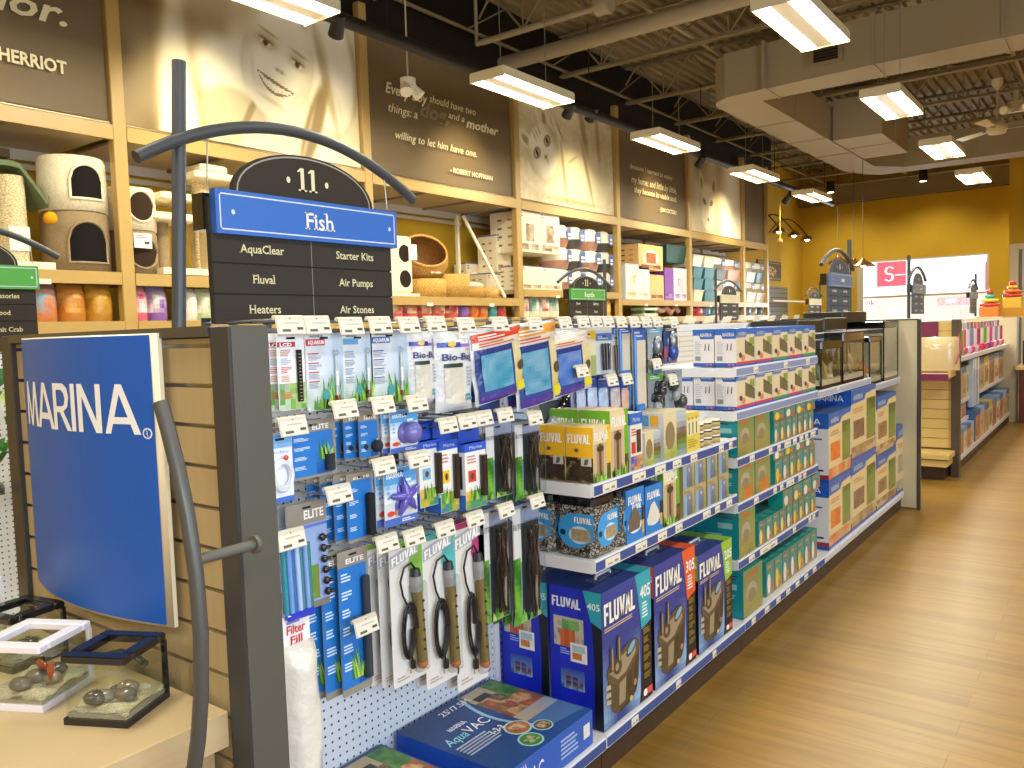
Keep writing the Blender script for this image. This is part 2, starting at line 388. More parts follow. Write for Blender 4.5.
# corrugated steel deck, ribs running along the aisles
m_ = M(); P = []; x = -7
mat('deckpaint', '#8d7c58', rough=.7, noise=(2, .1))
while x < 5:
    P += [(x, DZ), (x + .085, DZ), (x + .1, DZ - .05), (x + .135, DZ - .05), (x + .15, DZ)]; x += .15
vs = [(p[0], -5.1, p[1]) for p in P] + [(p[0], FY + .1, p[1]) for p in P]; n = len(P)
m_.add(vs, [(i, i + 1, n + i + 1, n + i) for i in range(n - 1)], 'deckpaint'); struct('ceiling', m_)
# bar joists across the room
jz = 4.75
def joist():
    mm = M(); 
    for z in (jz, DZ - .09):
        mm.box(-6.7, -.05, z, 4.4, -.008, z + .012, 'joistpaint'); mm.box(-6.7, .008, z, 4.4, .05, z + .012, 'joistpaint')
        mm.box(-6.7, -.016, z, 4.4, -.008, z + .05, 'joistpaint'); mm.box(-6.7, .008, z, 4.4, .016, z + .05, 'joistpaint')
    x = -6.6; up = False
    while x < 4.0:
        a_, b_ = (jz + .02, DZ - .07) if up else (DZ - .07, jz + .02)
        mm.cyl((x, 0, a_), (x + .42, 0, b_), .014, 'joistpaint', n=5); up = not up; x += .42
        if up: mm.cyl((x, 0, jz + .02), (x, 0, DZ - .07), .011, 'joistpaint', n=5)
    return mm
jm = None
for i, y in enumerate([-3.1, -1.4, .3, 2.25, 4.05, 5.8, 7.5, 9.2, 10.95, 12.6, 14.3, 16.0, 17.7, 19.4, 21.0]):
    if jm is None: jm = joist().build('ceiling_joist'); jm.location = (0, y, 0); jm['kind'] = 'structure'
    else: o = jm.copy(); COL.objects.link(o); o.location = (0, y, 0)
# bridging angles running along the room
for i, x in enumerate((-5.9, -4.1, -1.2)):
    mm = M(); mm.box(x, -4.9, jz + .055, x + .05, 21.8, jz + .063, 'joistpaint'); mm.box(x, -4.9, jz + .055, x + .008, 21.8, jz + .1, 'joistpaint')
    for k in range(14): y = -3 + k * 1.7; mm.cyl((x + .02, y, jz + .08), (x + .02, y + .8, DZ - .05), .01, 'joistpaint', n=5)
    tag(mm.build('ceiling_bridging'), kind='structure')
mm = M(); mm.box(-6.75, 21.6, 4.4, 4.4, 21.72, 4.85, 'joistpaint'); mm.box(-6.75, 21.55, 4.4, 4.4, 21.77, 4.43, 'joistpaint'); tag(mm.build('ceiling_beam'), kind='structure')
mm = M(); mm.box(-6.12, -4.8, 4.43, -5.95, 17.2, 5.28, 'blacktrack'); tag(mm.build('ceiling_dark_band'), kind='structure')  # black sheet carried up to the deck as the dark above the banners
mm = M(); mm.cyl((-6.25, 7.9, 4.62), (4.3, 7.9, 4.62), .085, 'ductpaint', n=16)
for x in (-4.6, -1.5, 1.5): mm.cyl((x, 7.9, 4.62), (x, 7.9, 5.3), .008, 'joistpaint', n=5)
tag(mm.build('ceiling_pipe'), 'round painted pipe crossing under the roof joists', 'pipe')
mm = M(); mm.cyl((-5.6, 7.0, 4.55), (-4.1, 7.0, 4.55), .03, 'ductpaint', n=8); mm.cyl((-4.1, 7, 4.55), (-3.95, 7, 4.55), .09, 'ductpaint', n=12); mm.cyl((-5.6, 7, 4.55), (-5.6, 7, 5.3), .02, 'ductpaint', n=8)
tag(mm.build('conduit'), 'short thin conduit ending in a round box between roof joists', 'conduit')
# the square duct: a U made of a near leg, a run along the room and a far leg
du = thing('air_duct', 'large beige square duct bending in a U under the roof', 'duct')
D0, D1 = 4.2, 4.72
mm = M(); o1 = [(5, 9.55), (-2.2, 9.55), (-3.2, 9.62), (-3.9, 9.66)] + [(-3.75 + .4 * cos(t), 10.06 + .4 * sin(t)) for t in (radians(-110 - 10 * k) for k in range(8))] + [(-4.15, 15.9), (-3.95, 16.5), (-3.7, 16.85), (5, 16.9), (5, 16.3), (-3.2, 16.3), (-3.6, 15.8), (-3.6, 10.12), (5, 10.12)]
n = len(o1); P = [(p[0], p[1], D0) for p in o1] + [(p[0], p[1], D1) for p in o1]
mm.add(P, [tuple(range(n)), tuple(range(2 * n - 1, n - 1, -1))] + [((i + 1) % n, i, n + i, n + (i + 1) % n) for i in range(n)], 'ductpaint')
for x in (-3.4, -2.2, -1, .3): mm.box(x, 9.535, D0 - .012, x + .03, 10.13, D1 + .01, 'ductpaint')
for y in (11.4, 12.8, 14.2): mm.box(-4.165, y, D0 - .012, -3.585, y + .03, D1 + .01, 'ductpaint')
mm.build('duct', du)
mm = M(); mm.box(-3.58, 13.1, 4.2, -2.88, 14.95, 4.8, 'ductpaint'); mm.box(-3.6, 13.9, 4.19, -2.86, 13.93, 4.81, 'ductpaint'); mm.build('plenum_box', du)
mm = M(); a0, a1 = OY(810, 70, 9.54), OY(843, 50, 9.54); mm.box(a0.x, 9.52, 4.3, a1.x, 9.535, 4.62, ('satin', '#9c8e6c')); mm.box(a0.x + .05, 9.5, 4.34, a1.x - .05, 9.52, 4.58, ('matte', '#2a2418'))
for k in range(7): mm.box(a0.x + .05, 9.495, 4.355 + k * .033, a1.x - .05, 9.505, 4.365 + k * .033, ('satin', '#4a4232'))
mm.build('vent_grille', du)
# ceiling fan
fc = OZ(997, 130, 4.05)
fan = thing('ceiling_fan', 'cream ceiling fan hanging below the roof at right', 'fan', (fc.x, fc.y, 0))
mm = M(); mm.lathe([(0, 3.98), (.11, 4.0), (.14, 4.08), (.1, 4.16), (.03, 4.2), (0, 4.2)], ('satin', '#cfc4a0')); mm.build('motor', fan)
mm = M(); mm.cyl((0, 0, 4.2), (0, 0, 4.75), .015, ('satin', '#b8ac8a')); mm.lathe([(.02, 4.6), (.07, 4.68), (.07, 4.75)], ('satin', '#cfc4a0')); mm.build('down_rod', fan)
for k in range(3):
    mm = M(); mm.T = Matrix.Rotation(radians(20 + 120 * k), 4, 'Z'); mm.box(.1, -.02, 4.06, .25, .02, 4.068, ('satin', '#8c8468'))
    mm.add([(.22, -.05, 4.055), (.7, -.075, 4.05), (.7, .075, 4.075), (.22, .05, 4.07), (.22, -.05, 4.062), (.7, -.075, 4.057), (.7, .075, 4.082), (.22, .05, 4.077)], [(3, 2, 1, 0), (4, 5, 6, 7), (0, 1, 5, 4), (1, 2, 6, 5), (2, 3, 7, 6), (3, 0, 4, 7)], ('satin', '#cfc4a0')); mm.build('blade', fan)
ev = OZ(1016, 108, 4.5)
mm = M(); mm.T = Matrix.Translation(ev)
for s_ in (-1, 1): mm.cyl((s_ * .09, 0, .02), (s_ * .14, -.16, -.04), .07, ('satin', '#d6cba6'), n=14); mm.cyl((s_ * .14, -.161, -.04), (s_ * .142, -.17, -.042), .05, ('gloss', '#fff3cf'), n=14)
mm.box(-.1, -.04, -.06, .1, .04, .1, ('satin', '#bfb492')); mm.box(-.03, -.02, .1, .03, .02, .25, ('satin', '#bfb492'))
tag(mm.build('emergency_light'), 'twin headed emergency lamp on a roof joist at far right', 'lamp')
# ---------------------------------------------------------------- light fixtures
FZ = 3.6
def fixture(label, x, y, first=[None]):
    if first[0] is not None: return dup(first[0], (x, y, 0), label, 'hanging twin strip lights')
    r = thing('strip_light', label, 'light', (x, y, 0), group='hanging twin strip lights')
    mm = M(); w = .2
    mm.box(-.18, 0, FZ + .075, .18, 1.1, FZ + .1, ('satin', '#e8dcb8')); mm.box(-.06, 0, FZ + .02, .06, 1.1, FZ + .075, ('satin', '#fff6dc'))
    for s_ in (-1, 1): mm.add([(s_ * .18, 0, FZ + .075), (s_ * .185, 0, FZ + .02), (s_ * .185, 1.1, FZ + .02), (s_ * .18, 1.1, FZ + .075)], [(0, 1, 2, 3)], ('satin', '#e8dcb8'))
    mm.box(-.185, -.008, FZ + .01, .185, 0, FZ + .09, ('satin', '#e8dcb8')); mm.box(-.185, 1.1, FZ + .01, .185, 1.108, FZ + .09, ('satin', '#e8dcb8')); mm.build('housing', r)
    for x_ in (-.145, -.085, .085, .145):
        mm = M(); mm.cyl((x_, .02, FZ + .035), (x_, 1.08, FZ + .035), .024, 'tube', n=8); mm.build('fluorescent_tube', r)
    for yy in (.2, .9):
        mm = M(); mm.cyl((0, yy, FZ + .1), (0, yy, 4.8), .004, ('satin', '#8c8468'), n=4); mm.build('hanger_wire', r)
    first[0] = r; return r
LIGHTS = []
names = ['nearest', 'second', 'third', 'fourth', 'fifth', 'sixth']
for k, y in enumerate((2.7, 5.6, 8.49, 11.4, 14.2)):
    fixture('twin strip light in the row by the photo banners, %s' % (['nearest, cropped by top edge', 'second', 'third', 'fourth', 'fifth and last'][k]), -4.38, y); LIGHTS.append((-4.38, y))
for k, y in enumerate((5.65, 8.55, 11.45, 14.2)):
    fixture('twin strip light in the row over the right aisle, %s' % (['nearest and largest', 'second from camera', 'third from camera', 'farthest from camera'][k]), -1.9, y); LIGHTS.append((-1.9, y))
for x, y in [(-4.4, -.1), (-4.4, -3), (-1.9, 2.8), (-1.9, -.1), (-1.9, -3), (.8, -3), (.8, -.1), (.8, 2.8), (.8, 5.65), (.8, 8.55), (.8, 11.4), (.8, 14.2), (.8, 17.1), (.8, 19.9)]:  # unseen lamps without fixtures, last of them added to brighten the far end
    LIGHTS.append((x, y)); 
for x, y in LIGHTS:
    L = bpy.data.lights.new('lamp', 'AREA'); L.shape = 'RECTANGLE'; L.size = .36; L.size_y = 1.06; L.energy = 52; L.color = (1, .92, .73)
    o = bpy.data.objects.new('strip_lamp', L); COL.objects.link(o); o.location = (x, y + .55, FZ - .005)
# daylight from the glazing behind the camera, and outside the far window
L = bpy.data.lights.new('day', 'AREA'); L.shape = 'RECTANGLE'; L.size = 7; L.size_y = 2.4; L.energy = 330; L.color = (.74, .86, 1)
o = bpy.data.objects.new('daylight', L); COL.objects.link(o); o.location = (4.75, 1.0, 1.9); o.rotation_euler = (radians(90), 0, radians(90))
L = bpy.data.lights.new('day', 'AREA'); L.shape = 'RECTANGLE'; L.size = 2.9; L.size_y = 2.1; L.energy = 130; L.color = (.95, .97, 1)
o = bpy.data.objects.new('far_daylight', L); COL.objects.link(o); o.location = (-4, FY + .3, 1.9); o.rotation_euler = (radians(-90), 0, 0)
for x in (-5.6, -3.6, -1.2, 1.5):      # made-up can lights, added to brighten the far wall
    m_ = M(); m_.cyl((x, 20.3, 4.5), (x, 20.3, 4.75), .09, 'blacktrack', n=14); m_.cyl((x, 20.3, 4.496), (x, 20.3, 4.5), .07, 'bulb', n=14); tag(m_.build('washlight'), 'added black can downlight below the last roof joists', 'light', 'added lights washing the far wall')
    L = bpy.data.lights.new('can', 'SPOT'); L.energy = 110; L.spot_size = radians(110); L.spot_blend = .8; L.color = (1, .9, .66); L.shadow_soft_size = .06
    o = bpy.data.objects.new('wall_fill_lamp', L); COL.objects.link(o); o.location = (x, 20.3, 4.45); o.rotation_euler = (radians(28), 0, 0)
L = bpy.data.lights.new('flash', 'AREA'); L.shape = 'DISK'; L.size = .06; L.energy = 10; L.color = (.93, .96, 1)
o = bpy.data.objects.new('camera_flash', L); COL.objects.link(o); fm = mw.copy(); o.matrix_world = fm @ Matrix.Translation((.04, .06, 0))
w = bpy.data.worlds.new('world'); SC.world = w; w.use_nodes = True; w.node_tree.nodes['Background'].inputs[0].default_value = (.75, .85, 1, 1); w.node_tree.nodes['Background'].inputs[1].default_value = .6
# black lighting track with spot heads, and the thin hung microphone cluster
tr = thing('light_track', 'long black lighting track running along above the photo banners', 'track')
mm = M(); mm.cyl((-4.71, -1, 3.84), (-4.8, 17.5, 3.84), .055, 'blacktrack', n=10); mm.build('rail', tr)
for y in (1.5, 4.8, 7.9, 10.9, 13.9, 16.8):
    mm = M(); mm.cyl((-4.75, y, 3.9), (-4.75, y, 4.8), .006, 'blacktrack', n=4); mm.build('hanger', tr)
for k, (px, py) in enumerate(((571, 108), (703, 160), (789, 198), (338, 22), (594, 112))):
    q = OX(px, py, -4.72)
    r = thing('spotlight', 'black %s on the track above the banners, %s' % ('spot head', ['over the kitten photo', 'between the quote and cat photo', 'farthest along', 'nearest to the camera', 'just past the second strip light'][k]), 'spotlight', (q.x, q.y, q.z), group='track spot heads')
    mm = M(); mm.cyl((.02, 0, .05), (-.1, .06, -.06), .045, 'blacktrack', n=14, r1=.06); mm.build('lamp_can', r)
    mm = M(); mm.cyl((-.1, .06, -.06), (-.103, .0615, -.063), .045, ('gloss', '#ffefc8'), n=14); mm.build('lens', r)
    mm = M(); mm.box(-.012, -.012, .03, .05, .012, .12, 'blacktrack'); mm.build('yoke', r)
for (y, x2, z2, e) in ((1.6, -5.85, 3.3, 35), (3.7, -5.85, 3.2, 42), (4.9, -5.85, 3.3, 24), (6.9, -5.85, 3.1, 50), (9.2, -5.85, 3.2, 55), (11.5, -5.85, 3.2, 55), (14.2, -5.85, 3.2, 60)):
    L = bpy.data.lights.new('spot', 'SPOT'); L.energy = e * 1.7; L.spot_size = radians(80); L.spot_blend = 1; L.color = (1, .84, .52); L.shadow_soft_size = .05
    o = bpy.data.objects.new('track_spot_lamp', L); COL.objects.link(o); o.location = (-4.95, y, 3.75); d = Vector((x2, y + .1, z2)) - o.location; o.rotation_euler = d.to_track_quat('-Z', 'Y').to_euler()
q = OX(408, 82, -5.2)
r = thing('hanging_cluster', 'small white cluster of two heads hanging before the dark quote banner', 'lamp', (q.x, q.y, q.z))
mm = M(); mm.cyl((0, 0, 0), (0, 0, 1.2), .008, ('satin', '#cbbf98'), n=6); mm.build('rod', r)
mm = M(); mm.cyl((0, 0, -.03), (0, 0, .03), .07, ('satin', '#e7dcc0'), n=14)
for s_ in (-1, 1): mm.cyl((0, s_ * .04, -.03), (.06, s_ * .09, -.12), .04, ('satin', '#efe6cc'), n=12, r1=.055)
mm.build('heads', r)
# pendants, goosenecks, wall sign at the far end
for k, (px, py) in enumerate(((838, 261), (854, 264), (863, 264))):
    q = OZ(px, py, (2.55, 2.49, 2.41)[k])
    r = thing('pendant_lamp', 'copper cone pendant lamp on a long cord, %s of three' % ['leftmost', 'middle', 'rightmost'][k], 'lamp', (q.x, q.y, q.z), group='three copper pendants at the far end')
    mm = M(); mm.lathe([(.03, .1), (.05, .06), (.2, -.03), (.205, -.04), (.19, -.03), (.04, .05)], ('steel', '#a5714a')); mm.build('shade', r)
    M().ball((0, 0, -.01), .05, 'bulb').build('bulb', r)
    M().cyl((0, 0, .1), (0, 0, 2.3), .006, ('satin', '#5a4630'), n=4).build('cord', r)
for k, (px, py) in enumerate(((779, 230), (794, 234), (807, 238))):
    q = OX(px, py, -5.9)
    r = thing('gooseneck_lamp', 'bronze gooseneck wall lamp, %s of three on the mustard wall' % ['nearest', 'middle', 'farthest'][k], 'lamp', (-6.78, q.y - .3, q.z), group='gooseneck lamps over the far sign')
    L_ = q.x + 6.78
    mm = M(); mm.tube([(0, 0, .05)] + [(L_ * (i / 9), .3 * i / 9, .05 + .42 * sin(pi * i / 9)) for i in range(1, 10)], .016, ('steel', '#6b5336'), n=6); mm.lathe([(0, 0), (.07, 0), (.07, .02)], ('steel', '#6b5336')); mm.build('arm', r)
    mm = M(); mm.lathe([(.03, .08), (.06, .05), (.17, -.05), (.16, -.05), (.03, .04)], ('steel', '#a88c62'), o=(L_, .3, 0)); mm.build('shade', r)
    M().ball((L_, .3, -.02), .06, 'bulb').build('bulb', r)
q = OX(768, 262, WX + .02); q2 = OX(781, 281, WX + .02)
mm = M(); mm.box(WX, 18.6, 2.47, WX + .04, 20.2, 2.92, ('satin', '#4b3f2c')); f = Fr((WX + .041, 18.6, 2.47), (0, 1, 0), (0, 0, 1)); mm.rect(f, .03, .03, 1.57, .05, ('satin', '#a58e5a')); mm.rect(f, .03, .4, 1.57, .42, ('satin', '#a58e5a')); mm.stext(f, 'EQ+', .75, .13, .2, ('satin', '#d9b95e'), al='l', bold=.03)
tag(mm.build('wall_sign'), 'dark wall sign with gold letters at the far left corner', 'sign')
r = thing('slatwall_display', 'grey slat panel with one pale shelf on the far mustard wall', 'display', (WX, 18.4, 0))
mm = M(); mm.box(0, 0, 1.0, .03, 2.3, 2.32, ('satin', '#7a7768'))
for k in range(12): mm.box(.03, 0, 1.06 + k * .11, .034, 2.3, 1.07 + k * .11, ('matte', '#4a483f'))
mm.build('slat_panel', r); mm = M(); mm.box(.03, .1, 1.93, .42, 2.4, 1.97, ('satin', '#e6dcc0')); mm.build('shelf', r)
mm = M(); mm.cyl((-5.0, 14.9, 2.95), (-5.0, 14.9, 4.3), .012, ('satin', '#cda63c'), n=6); mm.ball((-5.0, 14.9, 2.93), .05, ('satin', '#b4893a')); tag(mm.build('hanging_pole'), 'thin yellow pole with a ball end hanging below the strip lights', 'pole')

SC.view_settings.view_transform = 'Standard'; SC.view_settings.look = 'None'; SC.view_settings.gamma = 1; SC.view_settings.exposure = .02; SC.view_settings.use_curve_mapping = False
SC.cycles.use_denoising = True; SC.cycles.max_bounces = 7; SC.cycles.transparent_max_bounces = 16; SC.cycles.sample_clamp_indirect = 6; SC.cycles.blur_glossy = .5
# ================================================================= the near gondola
XF, XS, XP = -1.323, -1.35, -1.775      # base lip, shelf lip, pegboard face
YS_ = [.99, 2.21, 3.43, 4.645, 5.83, 6.74]
gon = thing('gondola_shelving', 'long double sided white pegboard shelving run with dark kick base', 'shelving', (0, 0, 0))
m_ = M(); m_.box(XP - .05, .905, .12, XP, 6.74, 1.455, 'pegboard'); m_.build('pegboard_back', gon)
m_ = M(); m_.box(XP - .055, .905, 1.455, XP + .005, 6.74, 1.47, 'shelfwhite')
for y in YS_[:-1]: m_.box(XP, y - .012, .14, XP + .012, y + .012, 1.455, 'shelfwhite')
m_.build('uprights', gon)
for k in range(5):
    m_ = M(); m_.box(XF - .1, YS_[k] + .002, 0, XF - .02, YS_[k + 1] - .002, .098, 'kick'); m_.build('kick_plate', gon); m_ = M(); m_.box(XP - .48, YS_[k] + .002, 0, XP - .42, YS_[k + 1] - .002, .098, 'kick'); m_.build('kick_plate', gon)
STRIP = '#3a4f8c'
def shelf(y0, y1, z, xf=XS, dep=None, tags=(), name='shelf', label=None, stripc=STRIP, lh=.036):
    """a white shelf with a slanted ticket strip; tags = places (0-1) of white tickets on the blue strip"""
    mm = M(); xb = XP if dep is None else xf - dep
    mm.box(xb, y0 + .004, z - .02, xf - .006, y1 - .004, z, 'shelfwhite')
    mm.add([(xb, y0 + .004, z - .02), (xf - .006, y0 + .004, z - .02), (xf - .006, y0 + .004, z - .04), (xb + .02, y0 + .004, z - .03)], [(0, 1, 2, 3), (3, 2, 1, 0)], 'shelfwhite')
    for ya in (y0 + .002, y1 - .005): mm.box(xb + .01, ya, z - .042, xf - .01, ya + .003, z - .001, 'shelfwhite')
    mm.box(xf - .012, y0 + .003, z - lh - .003, xf, y1 - .003, z + .004, 'shelfwhite')
    sh = mm.build(name, gon, label=label)
    mm = M(); mm.box(xf, y0 + .006, z - lh + .002, xf + .003, y1 - .006, z - .004, ('satin', stripc)); mm.build('ticket_strip', sh)
    for i, (a, b_) in enumerate(tags):
        mm = M(); f = Fr((xf + .0035, y0 + a * (y1 - y0), z - lh + .003), (0, 1, 0), (0, 0, 1)); W = (b_ - a) * (y1 - y0); mm.extr([(0, 0), (W, 0), (W, lh - .008), (0, lh - .008)], .0008, ('matte', '#ded6c2'), f)
        mm.rect(f, W * .15, .006, W * .45, .011, ('matte', '#8d887c'), 3); mm.rect(f, W * .6, .006, W * .85, .014, ('matte', '#8d887c'), 3); mm.build('price_ticket', sh)
    return sh
def spread(pairs): return pairs
shelf(YS_[0], YS_[1], .135, XF, tags=[(.2, .26), (.6, .66)], name='base_deck')
shelf(YS_[1], YS_[2], .135, XF, tags=[(.135, .175), (.42, .455), (.7, .73)], name='base_deck')
shelf(YS_[2], YS_[3], .135, XF, tags=[(.06, .1), (.2, .25), (.33, .38), (.45, .5), (.57, .62), (.69, .74), (.81, .86)], name='base_deck')
shelf(YS_[3], YS_[4], .135, XF, tags=[(.5, .55)], name='base_deck', stripc='#c9cbd2'); shelf(YS_[4], YS_[5], .135, XF, tags=[(.4, .45)], name='base_deck', stripc='#c9cbd2')
ZA, ZB = .962, .712
shelf(YS_[1], YS_[2], ZA, tags=[(.045, .12), (.21, .29), (.35, .42), (.47, .53), (.6, .65), (.83, .87), (.92, .95)]); shelf(YS_[1], YS_[2], ZB, tags=[(.05, .13), (.22, .29), (.36, .42), (.48, .53), (.69, .75), (.79, .83), (.89, .94)])
ZS = [1.272, 1.078, .868, .664, .406]
shelf(YS_[2], YS_[3] - .02, ZS[0], tags=[(.17, .22), (.52, .57), (.82, .87)], stripc='#8591b5'); shelf(YS_[2], YS_[3] - .02, ZS[1], tags=[], stripc='#8591b5')
shelf(YS_[2], YS_[3] - .02, ZS[2], tags=[(.12, .17), (.33, .37), (.43, .47), (.52, .6), (.63, .68), (.72, .77), (.8, .84), (.88, .95)])
shelf(YS_[2], YS_[3] - .02, ZS[3], tags=[(.16, .21), (.38, .42), (.46, .5), (.54, .64), (.7, .74), (.77, .81)])
shelf(YS_[2], YS_[3] - .02, ZS[4], tags=[(.1, .16), (.22, .42), (.62, .66), (.84, .88), (.9, .94)])
ZT1, ZT2 = 1.072, 1.015
shelf(YS_[3], YS_[4], ZT1, tags=[(.3, .35)], stripc='#a9aec0'); shelf(YS_[4], YS_[5], ZT2, tags=[], stripc='#a9aec0')
# near end cap: dark frame round a maple slat panel
YE = .82
ep = thing('end_cap_display', 'maple slat wall end panel in a charcoal frame at the near end', 'panel', (0, 0, 0))
m_ = M(); gz = [1.4585 - .0718 * k - .00045 * k * k for k in range(17)]
x0, x1 = -2.085, -1.277; zt = 1.475; f = Fr((x0, YE + .012, 0), (1, 0, 0), (0, 0, 1)); prev = zt
for z in gz + [.02]:
    m_.box(x0, YE + .012, z + .004, x1, YE + .05, prev - .004, 'maple'); prev = z
m_.box(x0, YE + .03, 0, x1, YE + .05, zt, ('satin', '#6f7075')); m_.build('slat_panel', ep)
m_ = M()
for z in gz: m_.box(x0, YE + .024, z - .006, x1, YE + .0305, z + .004, ('steel', '#9a9da0'))
m_.build('groove_inserts', ep)
m_ = M(); m_.cbox(-1.277, YE, 0, -1.218, YE + .082, 1.492, ('satin', '#35363a'), .003); m_.box(-1.2185, YE + .004, .0, -1.2165, YE + .079, 1.49, 'greyframe'); m_.build('side_post', ep)
m_ = M(); m_.cbox(-2.14, YE, 0, -2.085, YE + .082, 1.492, ('satin', '#35363a'), .003); m_.build('side_post', ep)
m_ = M(); m_.box(-2.085, YE - .004, 1.474, -1.277, YE + .082, 1.493, 'charcoal'); m_.build('top_rail', ep)
m_ = M(); m_.box(-2.085, YE + .06, .0, -1.277, YE + .07, 1.474, 'shelfwhite'); m_.build('back_board', ep)
# curved blue sign board
cs = thing('curved_sign_board', 'bowed bright blue sign board with white lettering on the slat panel', 'sign', (0, 0, 0))
SX0, SX1, SZ0, SZ1, BUL = -2.005, -1.43, .925, 1.484, .045
def cp(u, v, o=0):      # u 0-1 across, v 0-1 up, bowed towards the reader
    x = SX0 + (SX1 - SX0) * u; k = 4 * u * (1 - u)
    return (x, YE - .008 - BUL * k - o, SZ0 + (SZ1 - SZ0) * v)
m_ = M(); N = 28
for i in range(N):
    a, b_ = i / N, (i + 1) / N
    A = [cp(a, 0), cp(b_, 0), cp(b_, 1), cp(a, 1)]; Bk = [cp(a, 0, -.008), cp(b_, 0, -.008), cp(b_, 1, -.008), cp(a, 1, -.008)]
    m_.add(A + Bk, [(0, 1, 2, 3), (7, 6, 5, 4), (0, 4, 5, 1), (3, 2, 6, 7)], ('satin', '#d8cfb8'), True)
m_.add([cp(0, 0), cp(0, 1), cp(0, 1, -.008), cp(0, 0, -.008), cp(1, 0), cp(1, 1), cp(1, 1, -.008), cp(1, 0, -.008)], [(0, 1, 2, 3), (7, 6, 5, 4)], ('satin', '#d8cfb8'))
m_.build('board', cs)
m_ = M(); U0, U1, V0, V1 = .012, .972, .008, .995
for i in range(N):
    a, b_ = U0 + (U1 - U0) * i / N, U0 + (U1 - U0) * (i + 1) / N
    m_.add([cp(a, V0, .0012), cp(b_, V0, .0012), cp(b_, V1, .0012), cp(a, V1, .0012)], [(0, 1, 2, 3)], ('satin', '#0f56b8'), True)
m_.build('blue_face', cs)
# lettering: measured glyph outlines, x in letter units, y 0-1
def stroke(p, q, w): # slanted stroke with level ends
    return [(p[0], p[1]), (p[0] + w, p[1]), (q[0] + w, q[1]), (q[0], q[1])]
GL = {'M': (1.05, [stroke((0, 0), (.1, 1), .17), stroke((.1, 1), (.43, 0), .15), stroke((.44, 0), (.77, 1), .15), stroke((.88, 0), (.78, 1), .17)]),
      'A': (1.0, [stroke((0, 0), (.36, 1), .17), stroke((.83, 0), (.36, 1), .18), [(.2, .2), (.8, .2), (.76, .34), (.25, .34)]]),
      'R': (.82, [[(0, 0), (.17, 0), (.17, 1), (0, 1)], [(.17, .86), (.42, .86), (.5, 1), (.17, 1)], [(.42, .86), (.5, 1), (.68, .9), (.52, .8)], [(.52, .8), (.68, .9), (.74, .7), (.57, .68)], [(.57, .68), (.74, .7), (.66, .5), (.52, .55)], [(.52, .55), (.66, .5), (.44, .38), (.4, .5)], [(.17, .38), (.44, .38), (.42, .51), (.17, .51)], stroke((.62, 0), (.3, .4), .19)]),
      'I': (.27, [[(0, 0), (.17, 0), (.17, 1), (0, 1)]]),
      'N': (.92, [[(0, 0), (.17, 0), (.17, 1), (0, 1)], stroke((.62, 0), (.0, 1), .18), [(.65, 0), (.82, 0), (.82, 1), (.65, 1)]])}
_st = [(0, 0), (.2, 0), (.2, 1), (0, 1)]
GL.update({'1': (.66, [[(.2, 0), (.42, 0), (.42, 1), (.2, 1)], [(.05, 0), (.57, 0), (.57, .07), (.05, .07)], [(.2, 1), (.2, .86), (.02, .8), (.02, .86)]]), 'F': (.54, [_st, [(.2, .82), (.48, .82), (.48, 1), (.2, 1)], [(.2, .42), (.42, .42), (.42, .58), (.2, .58)]]), 'L': (.5, [_st, [(.2, 0), (.46, 0), (.46, .17), (.2, .17)]]),
           'U': (.59, [[(0, .2), (.19, .2), (.19, 1), (0, 1)], [(.34, .2), (.53, .2), (.53, 1), (.34, 1)], [(0, .2), (.06, .05), (.18, 0), (.35, 0), (.47, .05), (.53, .2), (.34, .2), (.19, .2)]]), 'V': (.6, [stroke((.2, 0), (0, 1), .2), stroke((.2, 0), (.42, 1), .2)]),
           'a': (.64, [stroke((0, 0), (.2, 1), .2), stroke((.42, 0), (.2, 1), .22), [(.14, .2), (.48, .2), (.44, .36), (.18, .36)]])})
def logo(mm, put, c, word='MARINA'):
    """put(u, v) places 0-1 logo coordinates"""
    if word == 'FLUVAL': word = 'FLUVaL'
    tot = sum(GL[ch][0] for ch in word) + .0; x = 0
    for ch in word:
        w, gl = GL[ch]
        for poly in gl: mm.add([put((x + px) / tot, py) for px, py in poly], [tuple(range(len(poly)))], c)
        x += w
m_ = M(); # letters measured at x 31-141, y 380-433 in the photograph
la, lb = OY(31, 380, YE - .01), OY(141, 380, YE - .01); lt, lo = OY(140, 383, YE), OY(140, 432, YE)
ua, ub = .085, .915; va, vb = (lo.z - SZ0) / (SZ1 - SZ0), (lt.z - SZ0) / (SZ1 - SZ0)
logo(m_, lambda u, v: cp(ua + (ub - ua) * u, va + (vb - va) * v, .002), ('satin', '#e9ecf2'))
for r_, c_ in ((.02, '#e9ecf2'), (.015, '#0f56b8')):
    m_.add([cp(.943 + r_ * cos(t), va + .005 + r_ * .95 * sin(t), .0022 if r_ == .02 else .0026) for t in (2 * pi * i / 14 for i in range(14))], [tuple(range(14))], ('satin', c_))
f = Fr(Vector(cp(.943, va + .005, .0032)), (1, 0, 0), (0, 0, 1)); m_.text(f, 'R', 0, -.005, .011, ('satin', '#e9ecf2'), 0, al='c', bold=.02)
m_.build('lettering', cs, label='white lettering')
